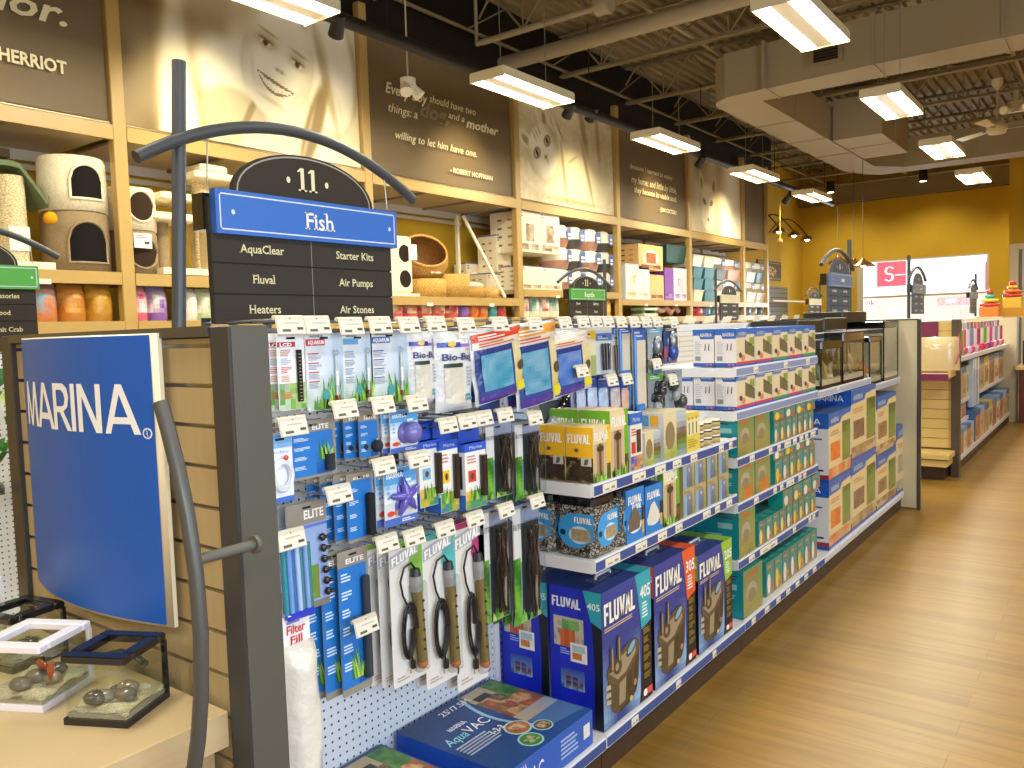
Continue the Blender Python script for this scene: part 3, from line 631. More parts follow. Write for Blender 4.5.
# bent grey pipe rails beside the sign
def rail(name, label, xs):
    r = thing(name, label, 'rail', (0, 0, 0)); mm = M(); pts = []
    zz = [1.37, 1.33, 1.27, 1.19, 1.10, 1.0, .9, .82, .72, .6, .5]
    mm.tube([(xs(z), YE - .115, z) for z in zz], .0125, ('satin', '#484846'), n=14); mm.build('pipe', r)
    for z in (1.12, .62): mm = M(); mm.cyl((xs(z), YE - .115, z), (xs(z) - .0 , YE + .002, z), .009, ('satin', '#55554f')); mm.cyl((xs(z), YE - .006, z), (xs(z), YE + .001, z), .016, ('satin', '#55554f')); mm.build('bracket', r)
rail('curved_pipe_rail', 'grey bowed pipe rail standing off the right post of the end cap', lambda z: -1.165 - .32 * (z - 1.02) ** 2 * 2 - .0)
rail('curved_pipe_rail', 'grey bowed pipe rail at the cropped left post of the end cap', lambda z: -2.2 + .0 * z - .64 * (z - 1.02) ** 2 * -1)
# counter with the little tanks
ct = thing('display_counter', 'pale maple display counter under the curved blue sign', 'counter', (0, 0, 0))
m_ = M(); m_.cbox(-2.5, .18, .735, -1.278, YE - .002, .80, 'laminate', .002); m_.build('worktop', ct)
m_ = M(); m_.box(-2.45, .25, 0, -1.33, YE - .002, .735, 'laminate'); m_.build('cabinet_body', ct)
m_ = M(); m_.box(-2.42, .27, 0, -1.36, .28, .08, 'kick'); m_.build('kick_plate', ct)
PEB = ['#6b6258', '#5a554e', '#7c7468', '#847564', '#4c4844']
def tank(name, label, cx, cy, s, h, rz, fc, stones=5, fish=False, lit=None):
    r = thing(name, label, 'fish tank', (cx, cy, .80), rz); q = s / 2; c = ('gloss', fc); b = .009
    mm = M(); mm.box(-q, -q, 0, q, q, .012, c)
    mm.build('base', r)
    mm = M(); w_ = .024
    for (x0, y0, x1, y1) in ((-q, -q, q, -q + w_), (-q, q - w_, q, q), (-q, -q + w_, -q + w_, q - w_), (q - w_, -q + w_, q, q - w_)): mm.cbox(x0, y0, h - .014, x1, y1, h, c, .003)
    mm.build('rim', r)
    for (sx, sy) in ((1, 1),):
        mm = M(); mm.box(q - .008, q - .008, .012, q, q, h - .014, c); mm.build('corner_post', r)
    mm = M(); e = q - .003
    for (a0, a1) in (((-e, -e), (e, -e)), ((e, -e), (e, e)), ((e, e), (-e, e)), ((-e, e), (-e, -e))): mm.quad((*a0, .012), (*a1, .012), (*a1, h - .014), (*a0, h - .014), 'glass')
    mm.build('glass_walls', r)
    mm = M(); e = q - .005; mm.box(-e, -e, .013, e, e, h * .72, 'water'); mm.build('water', r)
    mm = M(); mm.box(-e, -e, .0125, e, e, .02, 'sandbed'); rr = random.Random(int(cx * 1000)); n = 9; P = [(-e + 2 * e * i / n, -e + 2 * e * j / n, .018 + .01 * rr.random()) for j in range(n + 1) for i in range(n + 1)]
    mm.add(P, [(j * (n + 1) + i, j * (n + 1) + i + 1, (j + 1) * (n + 1) + i + 1, (j + 1) * (n + 1) + i) for j in range(n) for i in range(n)], 'sandbed'); mm.build('gravel_bed', r)
    for k in range(stones):
        mm = M(); a = rr.uniform(-.6, .6) * q; b2 = rr.uniform(-.55, .6) * q; R_ = rr.uniform(.011, .019); mm.ball((a, b2, .024 + R_ * .7), R_, ('gloss', PEB[k % 5]), 1.3, 1, .75); mm.build('pebble', r)
    return r
mat('sandbed', '#cfc2a4', rough=.7, noise=(400, .35), bump=(300, 1, .004))
RZ = radians(27)
t = tank('cube_fish_tank', 'small cube fish tank with black rim and dark pebbles on the counter', -1.452, .708, .125, .125, RZ, '#15161d', 7)
mm = M(); mm.tube([(-.05, .03, .085), (-.02, .045, .09), (.02, .03, .088), (.045, .02, .08)], .007, ('gloss', '#3c3b38')); mm.build('floating_log', t)
t2 = tank('cube_fish_tank', 'small cube fish tank with white rim and a red betta fish', -1.655, .655, .14, .122, RZ, '#e4e2ee', 6)
fi = M(); fi.ball((0, 0, 0), .011, ('gloss', '#a03820'), 2.0, .6, .9); fi.add([(.015, 0, 0), (.045, .004, .018), (.05, .0, -.004), (.042, -.004, -.024)], [(0, 1, 2, 3), (3, 2, 1, 0)], ('gloss', '#b5452a')); fi.add([(-.01, 0, .008), (.012, 0, .022), (.016, 0, .008)], [(0, 1, 2), (2, 1, 0)], ('gloss', '#8c2f20'))
o = fi.build('betta_fish', None, (-1.64, .66, .86)); tag(o, 'red betta fish swimming in the white rimmed tank', 'fish')
tank('cube_fish_tank', 'small fish tank with black rim behind the white rimmed one', -1.87, .715, .125, .115, radians(12), '#15161d', 3)
tank('cube_fish_tank', 'cropped white rimmed fish tank at the far left of the counter', -2.04, .66, .13, .16, radians(5), '#e9e9ee', 3)
# ---------------------------------------------------------------- aisle signs on poles
def bez(p0, p1, p2, n=14): return [tuple((1 - t) ** 2 * a + 2 * t * (1 - t) * b_ + t * t * c for a, b_, c in zip(p0, p1, p2)) for t in (i / n for i in range(n + 1))]
def aisle_sign(label, X, Yc, band, num, head, rows, pole=-1, W=.58, det=True, bandtxt='#e8e6dc', zb=1.82, rowc='#3a3530', tilt=0):
    """pole -1: on the near side of the plate, +1: on the far side. Faces the aisle (+X)"""
    r = thing('aisle_sign', label, 'sign', (X, Yc, 0), group=None)
    dk = ('satin', '#3b3f44'); 
    py = pole * .37
    mm = M(); mm.cyl((-.02, py, 1.46), (-.02, py + tilt, 2.1), .016, dk, n=12); mm.build('pole', r)
    mm = M(); mm.tube([(0, -.456 + .855 * i / 22, 1.992 - .127 * ((i - 11) / 11) ** 2) for i in range(23)], .0145, dk, n=12); mm.build('arch', r)
    for s_ in (-1, 1):
        mm = M(); yy = s_ * .28; mm.cyl((0, yy, 1.992 - .127 * ((yy + .028) / .428) ** 2), (0, yy * 1.03, zb + .01), .0022, ('steel', '#b8b4a4'), n=5); mm.build('hanging_wire', r)
    h = W / 2
    mm = M(); mm.box(-.012, -h, 1.505 if len(rows) > 2 else 1.56, 0, h, zb - .02, ('matte', rowc))
    f = Fr((.0005, -h, 0), (0, 1, 0), (0, 0, 1)); zr = zb - .1; n = len(rows); rh = .073
    for k, (a_, b_) in enumerate(rows):
        z1 = zr - rh * k; z0 = z1 - rh
        mm.extr([(0.0, z0 + .003), (W, z0 + .003), (W, z1 - .001), (0, z1 - .001)], .006, ('matte', rowc), f)
        if det:
            g2 = Fr((.0075, -h, 0), (0, 1, 0), (0, 0, 1))
            mm.stext(g2, a_, W * .24, z0 + .028, .021, ('matte', '#d9cfa6'), al='c', bold=.012); mm.stext(g2, b_, W * .76, z0 + .028, .021, ('matte', '#d9cfa6'), al='c', bold=.012)
            mm.rect(g2, W * .5 - .001, z0 + .003, W * .5 + .001, z1, ('matte', '#8f8a80'), 1)
        else:
            g2 = Fr((.0075, -h, 0), (0, 1, 0), (0, 0, 1))
            for q in (.14, .64): mm.rect(g2, W * q, z0 + .03, W * (q + .2), z0 + .045, ('matte', '#b9b7ac'), 2)
    mm.build('list_panel', r)
    mm = M(); f = Fr((0, -h + .006, zb - .105), (0, 1, 0), (0, 0, 1)); BW = W + .006; BH = .103
    mm.extr([(0, 0), (BW, 0), (BW, BH), (0, BH)], .022, ('satin', band), f)
    f = Fr((.0225, -h + .006, zb - .105), (0, 1, 0), (0, 0, 1)); e = .009; lw = .0035; wc = ('satin', '#c9d3e6')
    for q in ((e, e, BW - e, e + lw), (e, BH - e - lw, BW - e, BH - e), (e, e, e + lw, BH - e), (BW - e - lw, e, BW - e, BH - e)): mm.rect(f, *q, wc, 1)
    for u in (.045, BW - .03): mm.ell(f, u, BH / 2, .005, .006, wc, 2)
    if not det: mm.rect(f, BW * .44, BH * .38, BW * .6, BH * .6, ('satin', bandtxt), 3)
    else: mm.stext(f, head, BW * .52, BH * .28, .044, ('satin', bandtxt), al='c', bold=.012, sx=1.0)
    mm.build('category_band', r)
    mm = M(); f = Fr((-.008, 0, zb - .002), (0, 1, 0), (0, 0, 1)); pts = [(-.226, 0)] + [(.226 * -cos(t), .115 * sin(t) ** .95) for t in (pi * i / 18 for i in range(1, 18))] + [(.226, 0)]
    mm.extr(pts, .014, ('matte', rowc), f); f2 = Fr((.0065, 0, zb - .002), (0, 1, 0), (0, 0, 1))
    rim = [(p[0] * .955, p[1] * .94 + .002) for p in pts]; 
    for i in range(len(rim) - 1):
        a_, b_ = rim[i], rim[i + 1]; mm.poly(f2, [a_, b_, (b_[0] * .982, b_[1] * .965), (a_[0] * .982, a_[1] * .965)], ('satin', '#9c958a'), 1)
    if num == '11': logo(mm, lambda a, b: f2.p(-.034 + .068 * a, .024 + .058 * b, 3), ('satin', '#ded7b4'), '11')
    elif not det: mm.rect(f2, -.012, .03, .012, .07, ('satin', '#ded7b4'), 2)
    else: mm.stext(f2, num, 0, .024, .054, ('satin', '#ded7b4'), al='c', bold=.02)
    for u in (-.062, .062): mm.ell(f2, u, .048, .006, .008, ('satin', '#ded7b4'), 2)
    mm.build('number_crest', r)
    mm = M(); mm.box(-.055, -h - .006, zb - .095, -.012, -h + .03, zb - .01, ('gloss', '#1d1d20')); mm.build('clip_box', r)
    return r
aisle_sign('large sign with blue band headed Fish above the near end cap', -1.7, 1.398, '#2c66bd', '11', 'Fish', [('AquaClear', 'Starter Kits'), ('Fluval', 'Air Pumps'), ('Heaters', 'Air Stones')], -1, tilt=.04)
g0 = OX(20, 276, -3.9)
aisle_sign('cropped sign with green band at the left edge of the picture', -3.9, 1.36, '#4aa03c', '12', 'Reptile', [('Bedding', 'Accessories'), ('Decor', 'Food'), ('Heat', 'Hermit Crab')], -1)
aisle_sign('dark sign with green band headed Reptile beyond the hanging packs', -3.87, 6.3, '#4d9a3e', '11', 'Reptile', [('Fluval', 'Lighting'), ('Heating', 'Food'), ('Hermit', 'Crab')], 1)
aisle_sign('grey sign with a cream band before the teal litter bins', -3.9, 9.72, '#cdc7a4', '10', ' . ', [('', ''), ('', ''), ('', '')] and [('Food', 'Toys'), ('Beds', 'Cages'), ('Hay', 'Treats')], -1, rowc='#4b4a50', det=False, bandtxt='#cdc7a4')
aisle_sign('small grey sign with cream band against the far corner', -3.95, 13.4, '#cdc7a4', '9', ' . ', [('Food', 'Toys'), ('Beds', 'Cages'), ('Hay', 'Treats')], 1, rowc='#55555c', det=False, bandtxt='#cdc7a4')
aisle_sign('grey sign with pale blue band and chrome arch above the aquariums', -1.72, 6.45, '#6d83b0', '8', 'Dog', [('Food', 'Treats'), ('Toys', 'Beds'), ('Bowls', 'Leads')], 1, rowc='#5c6068', det=False)
aisle_sign('backlit grey sign in front of the red lettered shop window', -1.72, 9.45, '#8892a8', '7', 'Bird', [('Seed', 'Toys'), ('Cages', 'Perches'), ('Cups', 'Treats')], -1, rowc='#6a6c74', det=False)
aisle_sign('smallest, farthest sign in front of the bright window', -1.76, 13.75, '#8892a8', '6', 'Cat', [('Seed', 'Toys'), ('Cages', 'Perches'), ('Cups', 'Treats')], 1, rowc='#7a7c84', det=False)
# ================================================================= packs on the pegs
PK = {}
def place(x0, x1, y0, y1, X):
    """pack centre Y, top Z, width, height of what spans these pixels on the plane x = X"""
    ym = (y0 + y1) / 2; xm = (x0 + x1) / 2
    a = OX(x0, ym, X); b_ = OX(x1, ym, X); t = OX(xm, y0, X); bo = OX(xm, y1, X)
    return R3((a.y + b_.y) / 2), R3(t.z), R3(b_.y - a.y), R3(t.z - bo.z)
def F0(w, h): return Fr((0, -w / 2, -h), (0, 1, 0), (0, 0, 1))      # face of a hanging card, origin at its top centre
def card(mm, w, h, c, t=.0025, r=.004): 
    f = Fr((-t, -w / 2, -h), (0, 1, 0), (0, 0, 1)); mm.extr([(r, 0), (w - r, 0), (w, r), (w, h - r), (w - r, h), (r, h), (0, h - r), (0, r)], t, c, f)
def slot(mm, f, w, h): mm.rect(f, w / 2 - .012, h - .014, w / 2 + .012, h - .009, ('matte', '#26262a'), 3)
LEAF = ['#2e6b2a', '#4f9a35', '#7ab648', '#356e3e', '#8fc25a', '#b3cf5e']
def plants(mm, f, u0, u1, v0, hh, n=14, l=2, seed=1, cols=LEAF):
    r = random.Random(seed)
    for i in range(n):
        u = u0 + (u1 - u0) * r.random(); k = hh * (.5 + .5 * r.random()); w = (u1 - u0) * .07 + .001; d = (r.random() - .5) * k * .5
        mm.poly(f, [(u - w, v0), (u + w, v0), (u + w * .6 + d * .5, v0 + k * .6), (u + d, v0 + k)], ('card', cols[i % len(cols)]), l + (i % 3))
def therm_card(w, h, col, word, dots=True, seed=1, glass=True):
    mm = M(); f = F0(w, h); card(mm, w, h, '#d5d9e0')
    mm.patch(f, .001, .001, w - .001, h - .001, 14, 22, lambda u, v: mixc(mixc('#dde1e6', '#8fb8e0', u * .8 * (1 - v * .3)), pal(['#2a6a3a', '#6aa03a', '#3a8a8a', '#86b04a'], vn(u * 7, v * 10, seed)), max(0, .5 - v + .25 * (u - .5)) * 3.2 * vn(u * 4 + 3, v * 5, seed + 2)), 1)
    plants(mm, f, w * .45, w * .95, .004, h * .45, 16, 2, seed); plants(mm, f, w * .2, w * .6, .004, h * .2, 10, 2, seed + 1)
    mm.ell(f, w * .5, h * .2, w * .1, w * .11, '#3f969c', 5)
    mm.rect(f, w * .02, h * .84, w * .52, h * .925, ('card', col), 3); 
    if word: mm.text(f, word, w * .27, h * .858, h * .05, '#f7f7f7', 5, w=w * .42, bold=.03, al='c')
    mm.text(f, 'MARINA', w * .3, h * .945, h * .03, '#53606e', 5, w=w * .36, al='c')
    for k in range(4): mm.rect(f, w * .06, h * (.73 - .12 * k), w * .34, h * (.745 - .12 * k), ('card', col), 3); mm.lines(f, w * .06, h * (.65 - .12 * k), w * .42, h * (.72 - .12 * k), 4, '#8a93a3', 3, seed + k)
    slot(mm, f, w, h)
    parts = [('card', mm)]
    if glass:
        g = M(); g.cyl((.006, w * .27, -h * .3), (.006, w * .27, -h * .82), .0036, ('gloss', '#b4bcc0'), n=10); g.cyl((.0075, w * .27, -h * .5), (.0075, w * .27, -h * .69), .0038, ('gloss', '#efece2'), n=8)
        g.cyl((.006, w * .27, -h * .82), (.006, w * .27, -h * .88), .0062, ('gloss', '#7b2218'), n=10); g.ball((.006, w * .27, -h * .26), .009, 'clear', .6); parts.append(('thermometer', g))
    b_ = M(); b_.box(.0, w * .62, 0, .0, w * .62, 0, 'clear') if 0 else None
    return parts
def lcd_card(w, h, seed=3):
    mm = M(); f = F0(w, h); card(mm, w, h, '#e9ecf0'); mm.patch(f, .001, .001, w - .001, h * .35, 5, 5, scenefn(['#dfe8e6', '#5f9a3c', '#b7cf8a', '#3b6e35'], 3, seed), 1)
    mm.rect(f, 0, h * .82, w * .66, h * .885, '#b5242c', 3); mm.text(f, 'LCD', w * .3, h * .828, h * .045, '#f4f4f4', 5, bold=.04, al='c', w=w * .45)
    for k in range(6): mm.lines(f, w * .1, h * (.7 - .11 * k), w * .5, h * (.79 - .11 * k), 4, ['#c98a6a', '#9aa3b3', '#c95a50'][k % 3], 3, k)
    slot(mm, f, w, h)
    g = M(); fr = Fr((.003, w * .16, -h * .9), (0, 1, 0), (0, 0, 1)); g.extr([(0, 0), (w * .2, 0), (w * .2, h * .68), (0, h * .68)], .0015, ('gloss', '#17181a'), fr)
    f2 = Fr((.0046, w * .16, -h * .9), (0, 1, 0), (0, 0, 1))
    for k in range(14): g.rect(f2, w * .07, h * (.02 + .046 * k), w * .15, h * (.03 + .046 * k), '#8b9a94', 1)
    return [('card', mm), ('strip_thermometer', g)]
def pillow(mm, w, h, t, c, n=10, m=12, z0=0, pin=.12):     # soft bag
    P = []; 
    for side in (1, -1):
        for j in range(m + 1):
            for i in range(n + 1):
                u, v = i / n, j / m; k = (max(0, 4 * u * (1 - u)) ** .55) * (min(1, (1 - v) / pin) ** .6) * (min(1, v / .06) ** .5)
                wob = .12 * t * (vn(u * 5, v * 7, 3) - .5)
                P.append((side * (t / 2 * k) + (wob if side > 0 else 0), (u - .5) * w * (1 - .03 * sin(v * 9)), -h + v * h + z0))
    q = (n + 1) * (m + 1); F = []
    for j in range(m):
        for i in range(n): a = j * (n + 1) + i; F.append((a, a + 1, a + n + 2, a + n + 1)); F.append((q + a + n + 1, q + a + n + 2, q + a + 1, q + a))
    mm.add(P, F, c, True); return mm
class Bulge(Fr):      # a face that follows the front of a pillow
    bulge = 1
    def __init__(s, w, h, t, pin=.12): s.w, s.h, s.t, s.pin = w, h, t, pin; s.n = Vector((1, 0, 0))
    def p(s, a, b, l=0):
        u = max(0, min(1, a / s.w)); v = max(0, min(1, b / s.h)); k = (max(0, 4 * u * (1 - u)) ** .55) * (min(1, (1 - v) / s.pin) ** .6) * (min(1, v / .06) ** .5)
        wob = .12 * s.t * (vn(u * 5, v * 7, 3) - .5)
        return Vector((s.t / 2 * k + wob + .0011 + l * .0006, (u - .5) * s.w * (1 - .03 * sin(v * 9)), -s.h + b))
def biobag(w, h, seed=1):
    mm = M(); pillow(mm, w, h, .05, ('bag', '#d2d5da')); f = Bulge(w, h, .05); 
    mm.rect(f, w * .03, h * .8, w * .55, h * .86, ('bag', '#3b3fa0')); mm.rect(f, w * .55, h * .8, w * .95, h * .84, ('bag', '#8a6fc0')); mm.ell(f, w * .3, h * .84, w * .1, h * .035, ('bag', '#e0b832'), 4, 12)
    mm.text(f, 'Bio-Bag', w * .5, h * .64, h * .085, ('card', '#2c3270'), 4, w=w * .82, bold=.02, al='c'); mm.text(f, 'Large', w * .82, h * .76, h * .03, ('card', '#c0482c'), 4, al='c', w=w * .22)
    mm.patch(f, w * .14, h * .1, w * .62, h * .58, 4, 6, lambda u, v: mixc('#d5d2c6', '#c2bfb3', vn(u * 4, v * 6, seed)), 2, 'bag')
    mm.rect(f, w * .12, h * .55, w * .6, h * .6, ('card', '#26332e'), 4); mm.lines(f, w * .7, h * .3, w * .93, h * .56, 6, ('card', '#9aa4ac'), 3); mm.lines(f, w * .66, h * .12, w * .93, h * .22, 2, ('card', '#3f8fa8'), 3, fill=.7)
    return [('bag', mm)]
def sponge_bag(w, h, hc, sc, seed=1):
    mm = M(); pillow(mm, w, h, .04, ('bag', '#c9d0d8'), pin=.08); f = Bulge(w, h, .04, .08)
    mm.rect(f, w * .02, h * .86, w * .98, h * .97, ('bag', hc)); mm.rect(f, w * .02, h * .77, w * .98, h * .86, ('bag', '#d8cfc0')); mm.lines(f, w * .1, h * .88, w * .6, h * .95, 2, ('card', '#f2ece4'), 4); mm.lines(f, w * .1, h * .78, w * .8, h * .85, 2, ('card', '#c0533c'), 4)
    mm.patch(f, w * .04, h * .06, w * .7, h * .76, 4, 5, lambda u, v: mixc('#2f4a94', '#22357a', v), 2, 'bag'); mm.patch(f, w * .12, h * .18, w * .66, h * .68, 10, 12, lambda u, v: mixc(sc, '#d6ecf4', .25 * vn(u * 4, v * 5, seed)), 4, 'bag')  # pale tint mixed into the foam pad as painted highlights
    mm.rect(f, w * .04, h * .03, w * .7, h * .13, ('bag', '#4a3690'), 5); mm.patch(f, w * .7, h * .06, w * .97, h * .77, 2, 6, lambda u, v: mixc('#c6b96a', '#d7cda0', v), 3, 'bag')
    mm.rect(f, w * .72, h * .08, w * .95, h * .2, ('card', '#d6ce2e'), 5); mm.ell(f, w * .83, h * .42, w * .08, h * .07, ('card', '#4a4238'), 6)
    return [('bag', mm)]
def elite_card(w, h, kind, seed=1):
    mm = M(); f = F0(w, h); card(mm, w, h, '#8d8980'); tp = .2 if h < .16 else .11
    mm.rect(f, 0, h * .05, w * .93, h * (1 - tp), '#1f74c8', 1); mm.patch(f, w * .55, h * .06, w * .93, h * (.45), 4, 4, lambda u, v: mixc('#154e9a', '#1f74c8', v), 2)
    mm.text(f, 'ELITE', w * .66 if w > .1 else w * .55, h * (1 - tp) + h * tp * .18, h * tp * .42 if h < .16 else h * tp * .3, '#f0eee6', 3, al='c', w=w * (.36 if w > .1 else .6), bold=.03)
    n = 4 if h < .2 else 6
    for k in range(n): v = h * (1 - tp) - (k + 1) * h * (.85 - tp) / n; mm.lines(f, w * .08, v + h * .02, w * .42, v + h * .085, 3, '#cfe4f6', 2, k + seed)
    slot(mm, f, w, h); parts = [('card', mm)]
    g = M()
    if kind == 'stone': g.cyl((.009, w * .3, -h * .9), (.009, w * .3, -h * .62), .012, ('matte', '#30343a'), n=10); plants(mm, f, w * .62, w * .98, h * .3, h * .36, 14, 3, seed); g.tube([(.009, w * .3, -h * .62), (.009, w * .3, -h * .55)], .003, ('gloss', '#9aa3a8'))
    elif kind == 'ballstone': g.ball((.009, w * .26, -h * .74), .016, ('matte', '#2c3038')); g.cyl((.009, w * .26, -h * .68), (.009, w * .26, -h * .58), .003, ('gloss', '#9aa3a8')); plants(mm, f, w * .5, w * .98, h * .16, h * .22, 8, 3, seed, ['#6f7a5a', '#8f9a7c', '#4e5a45'])
    elif kind == 'bar': g.cbox(.001, w * .14, -h * .93, .02, w * .38, -h * .32, ('matte', '#1f2328'), .004)
    elif kind == 'long': g.cbox(.001, w * .2, -h * .92, .018, w * .42, -h * .2, ('satin', '#2b3644'), .004); plants(mm, f, w * .35, w * .75, h * .1, h * .24, 12, 3, seed)
    parts.append(('air_stone', g)); return parts
def marina_card(w, h, kind, seed=1):
    mm = M(); f = F0(w, h); card(mm, w, h, '#d2d7de'); mm.patch(f, 0.001, h * .72, w - .001, h - .001, 6, 3, lambda u, v: mixc('#5da6dd', '#3b82c8', v), 1); mm.patch(f, 0.001, h * .4, w - .001, h * .72, 6, 4, lambda u, v: mixc('#eef2f6', '#8fc3e8', v * v), 1)
    mm.rect(f, 0, 0, w, h * .13, '#4a6bc0', 1); mm.text(f, 'MARINA', w * .07, h * .83, h * .09, '#f2f6fa', 3, w=w * .5, bold=.02); mm.lines(f, w * .6, h * .62, w * .95, h * .8, 2, '#f2f6fa', 3)
    for k in range(3): mm.ell(f, w * .12, h * (.5 + .09 * k), w * .05, h * .03, '#7fb6e6', 3)
    mm.ell(f, w * .17, h * .22, w * .11, h * .05, '#d4482c', 4, 10); mm.poly(f, [(w * .26, h * .22), (w * .33, h * .28), (w * .33, h * .17)], '#e0632c', 4); mm.lines(f, w * .5, h * .03, w * .92, h * .1, 2, '#dfe8f8', 3); slot(mm, f, w, h)
    g = M()
    if kind == 'ball': g.ball((.016, w * .13, -h * .54), w * .3, ('gloss', '#6d6ab4'), .75, 1, .95, 16, 10)
    else:
        c = (w * .06, -h * .52); R_ = w * .44
        for k in range(5):
            t = radians(90 + 72 * k + 8); e = (c[0] + R_ * cos(t), c[1] + R_ * sin(t)); g.tube([(.014, c[0], c[1]), (.014, (c[0] + e[0]) / 2, (c[1] + e[1]) / 2), (.01, e[0], e[1])], [.013, .011, .004], ('gloss', '#5b55b4'), n=10)
        g.ball((.014, c[0], c[1]), .016, ('gloss', '#5b55b4'), .9)
    return [('card', mm), ('air_stone', g)]
def filter_pack(w, h, ac, seed=1):
    mm = M(); d = .05; f = Fr((0, -w / 2, -h), (0, 1, 0), (0, 0, 1))
    mm.box(-d, -w / 2, -h, 0, w / 2, -h * .2, '#e6e6e4'); mm.rect(Fr((-d, -w / 2, -h), (1, 0, 0), (0, 0, 1)), 0, 0, d, h * .8, '#dfe4ec', 1)
    mm.box(-d - .001, -w / 2 - .001, -h * .3, .001, w / 2 + .001, -h * .2, '#2a56c8'); mm.box(-d * .5, -w / 2, -h * .2, -d * .5 + .003, w / 2, 0, '#2550c0'); slot(mm, Fr((-d * .5 + .003, -w / 2, -h), (0, 1, 0), (0, 0, 1)), w, h)
    f2 = Fr((.001, -w / 2, -h), (0, 1, 0), (0, 0, 1)); mm.text(f2, 'Marina', w * .5, h * .73, h * .04, '#cfdcf6', 3, al='c', w=w * .6)
    mm.lines(f, w * .1, h * .55, w * .55, h * .66, 3, '#b98a80', 2, seed); mm.rect(f, w * .14, h * .33, w * .5, h * .47, ac, 2); mm.ell(f, w * .32, h * .4, w * .08, h * .04, '#6a3a2c', 4)
    mm.patch(f, .001, .001, w - .001, h * .22, 5, 4, scenefn(['#2a62b8', '#4f9a35', '#e0b44a', '#c44c5a'], 2.5, seed), 1); plants(mm, f, w * .2, w * .8, h * .1, h * .2, 9, 3, seed)
    g = Fr((-d, -w / 2, -h), (1, 0, 0), (0, 0, 1)); mm.rect(g, d * .35, h * .25, d * .8, h * .65, '#23262c', 2); mm.rect(g, 0, h * .0, d, h * .18, '#2a66c8', 2)
    t = M(); t.cyl((.006, w * .3, -h * .36), (.006, w * .3, -h * .86), w * .13, ('gloss', '#2c2420'), n=12)
    return [('carton', mm), ('filter_tube', t)]
def cord(mm, pts, r=.0022): mm.tube(pts, r, ('satin', '#17171a'), n=6)
def green_heater(w, h, seed=1):
    mm = M(); f = F0(w, h); card(mm, w, h, '#7f8ca8'); mm.rect(f, w * .08, h * .52, w * .36, h * .97, '#cfd2d4', 1); mm.patch(f, w * .08, .002, w * .32, h * .56, 3, 10, lambda u, v: mixc('#1f6a20', '#6fae38', abs(sin(v * 3.4 + u)) ** 2), 2); mm.rect(f, w * .36, .002, w * .98, h * .84, '#2a2c31', 1); mm.rect(f, 0, .002, w * .08, h * .9, '#22252b', 1)
    mm.text(f, 'ELITE', w * .1, h * .8, h * .045, '#6c7078', 3, w=w * .26, bold=.02); plants(mm, f, w * .05, w * .9, .003, h * .12, 12, 4, seed); slot(mm, f, w, h)
    g = M(); a = w * .16
    g.ball((.012, a, -h * .26), .015, ('gloss', '#1c1c1f'), .7, 1.1, 1.2); g.cyl((.012, a + .004, -h * .3), (.012, a + .008, -h * .62), .008, ('gloss', '#4a2f22'), n=10); g.cyl((.012, a + .008, -h * .62), (.012, a + .01, -h * .88), .008, ('gloss', '#8c8678'), n=10); g.cyl((.012, a + .02, -h * .2), (.012, a + .022, -h * .5), .006, ('gloss', '#9a9488'), n=8)
    for k in range(6): cord(g, [(.012 + .004 * (k % 3), a + (k - 2.5) * .007 + .006 * sin(i * .9 + k * 1.7), -h * (.2 + .72 * i / 11)) for i in range(12)], .003)
    b_ = M(); b_.cbox(.003, -w * .12, -h * .95, .03, w * .48, -h * .14, 'clear', .008)
    return [('card', mm), ('heater', g), ('blister', b_)]
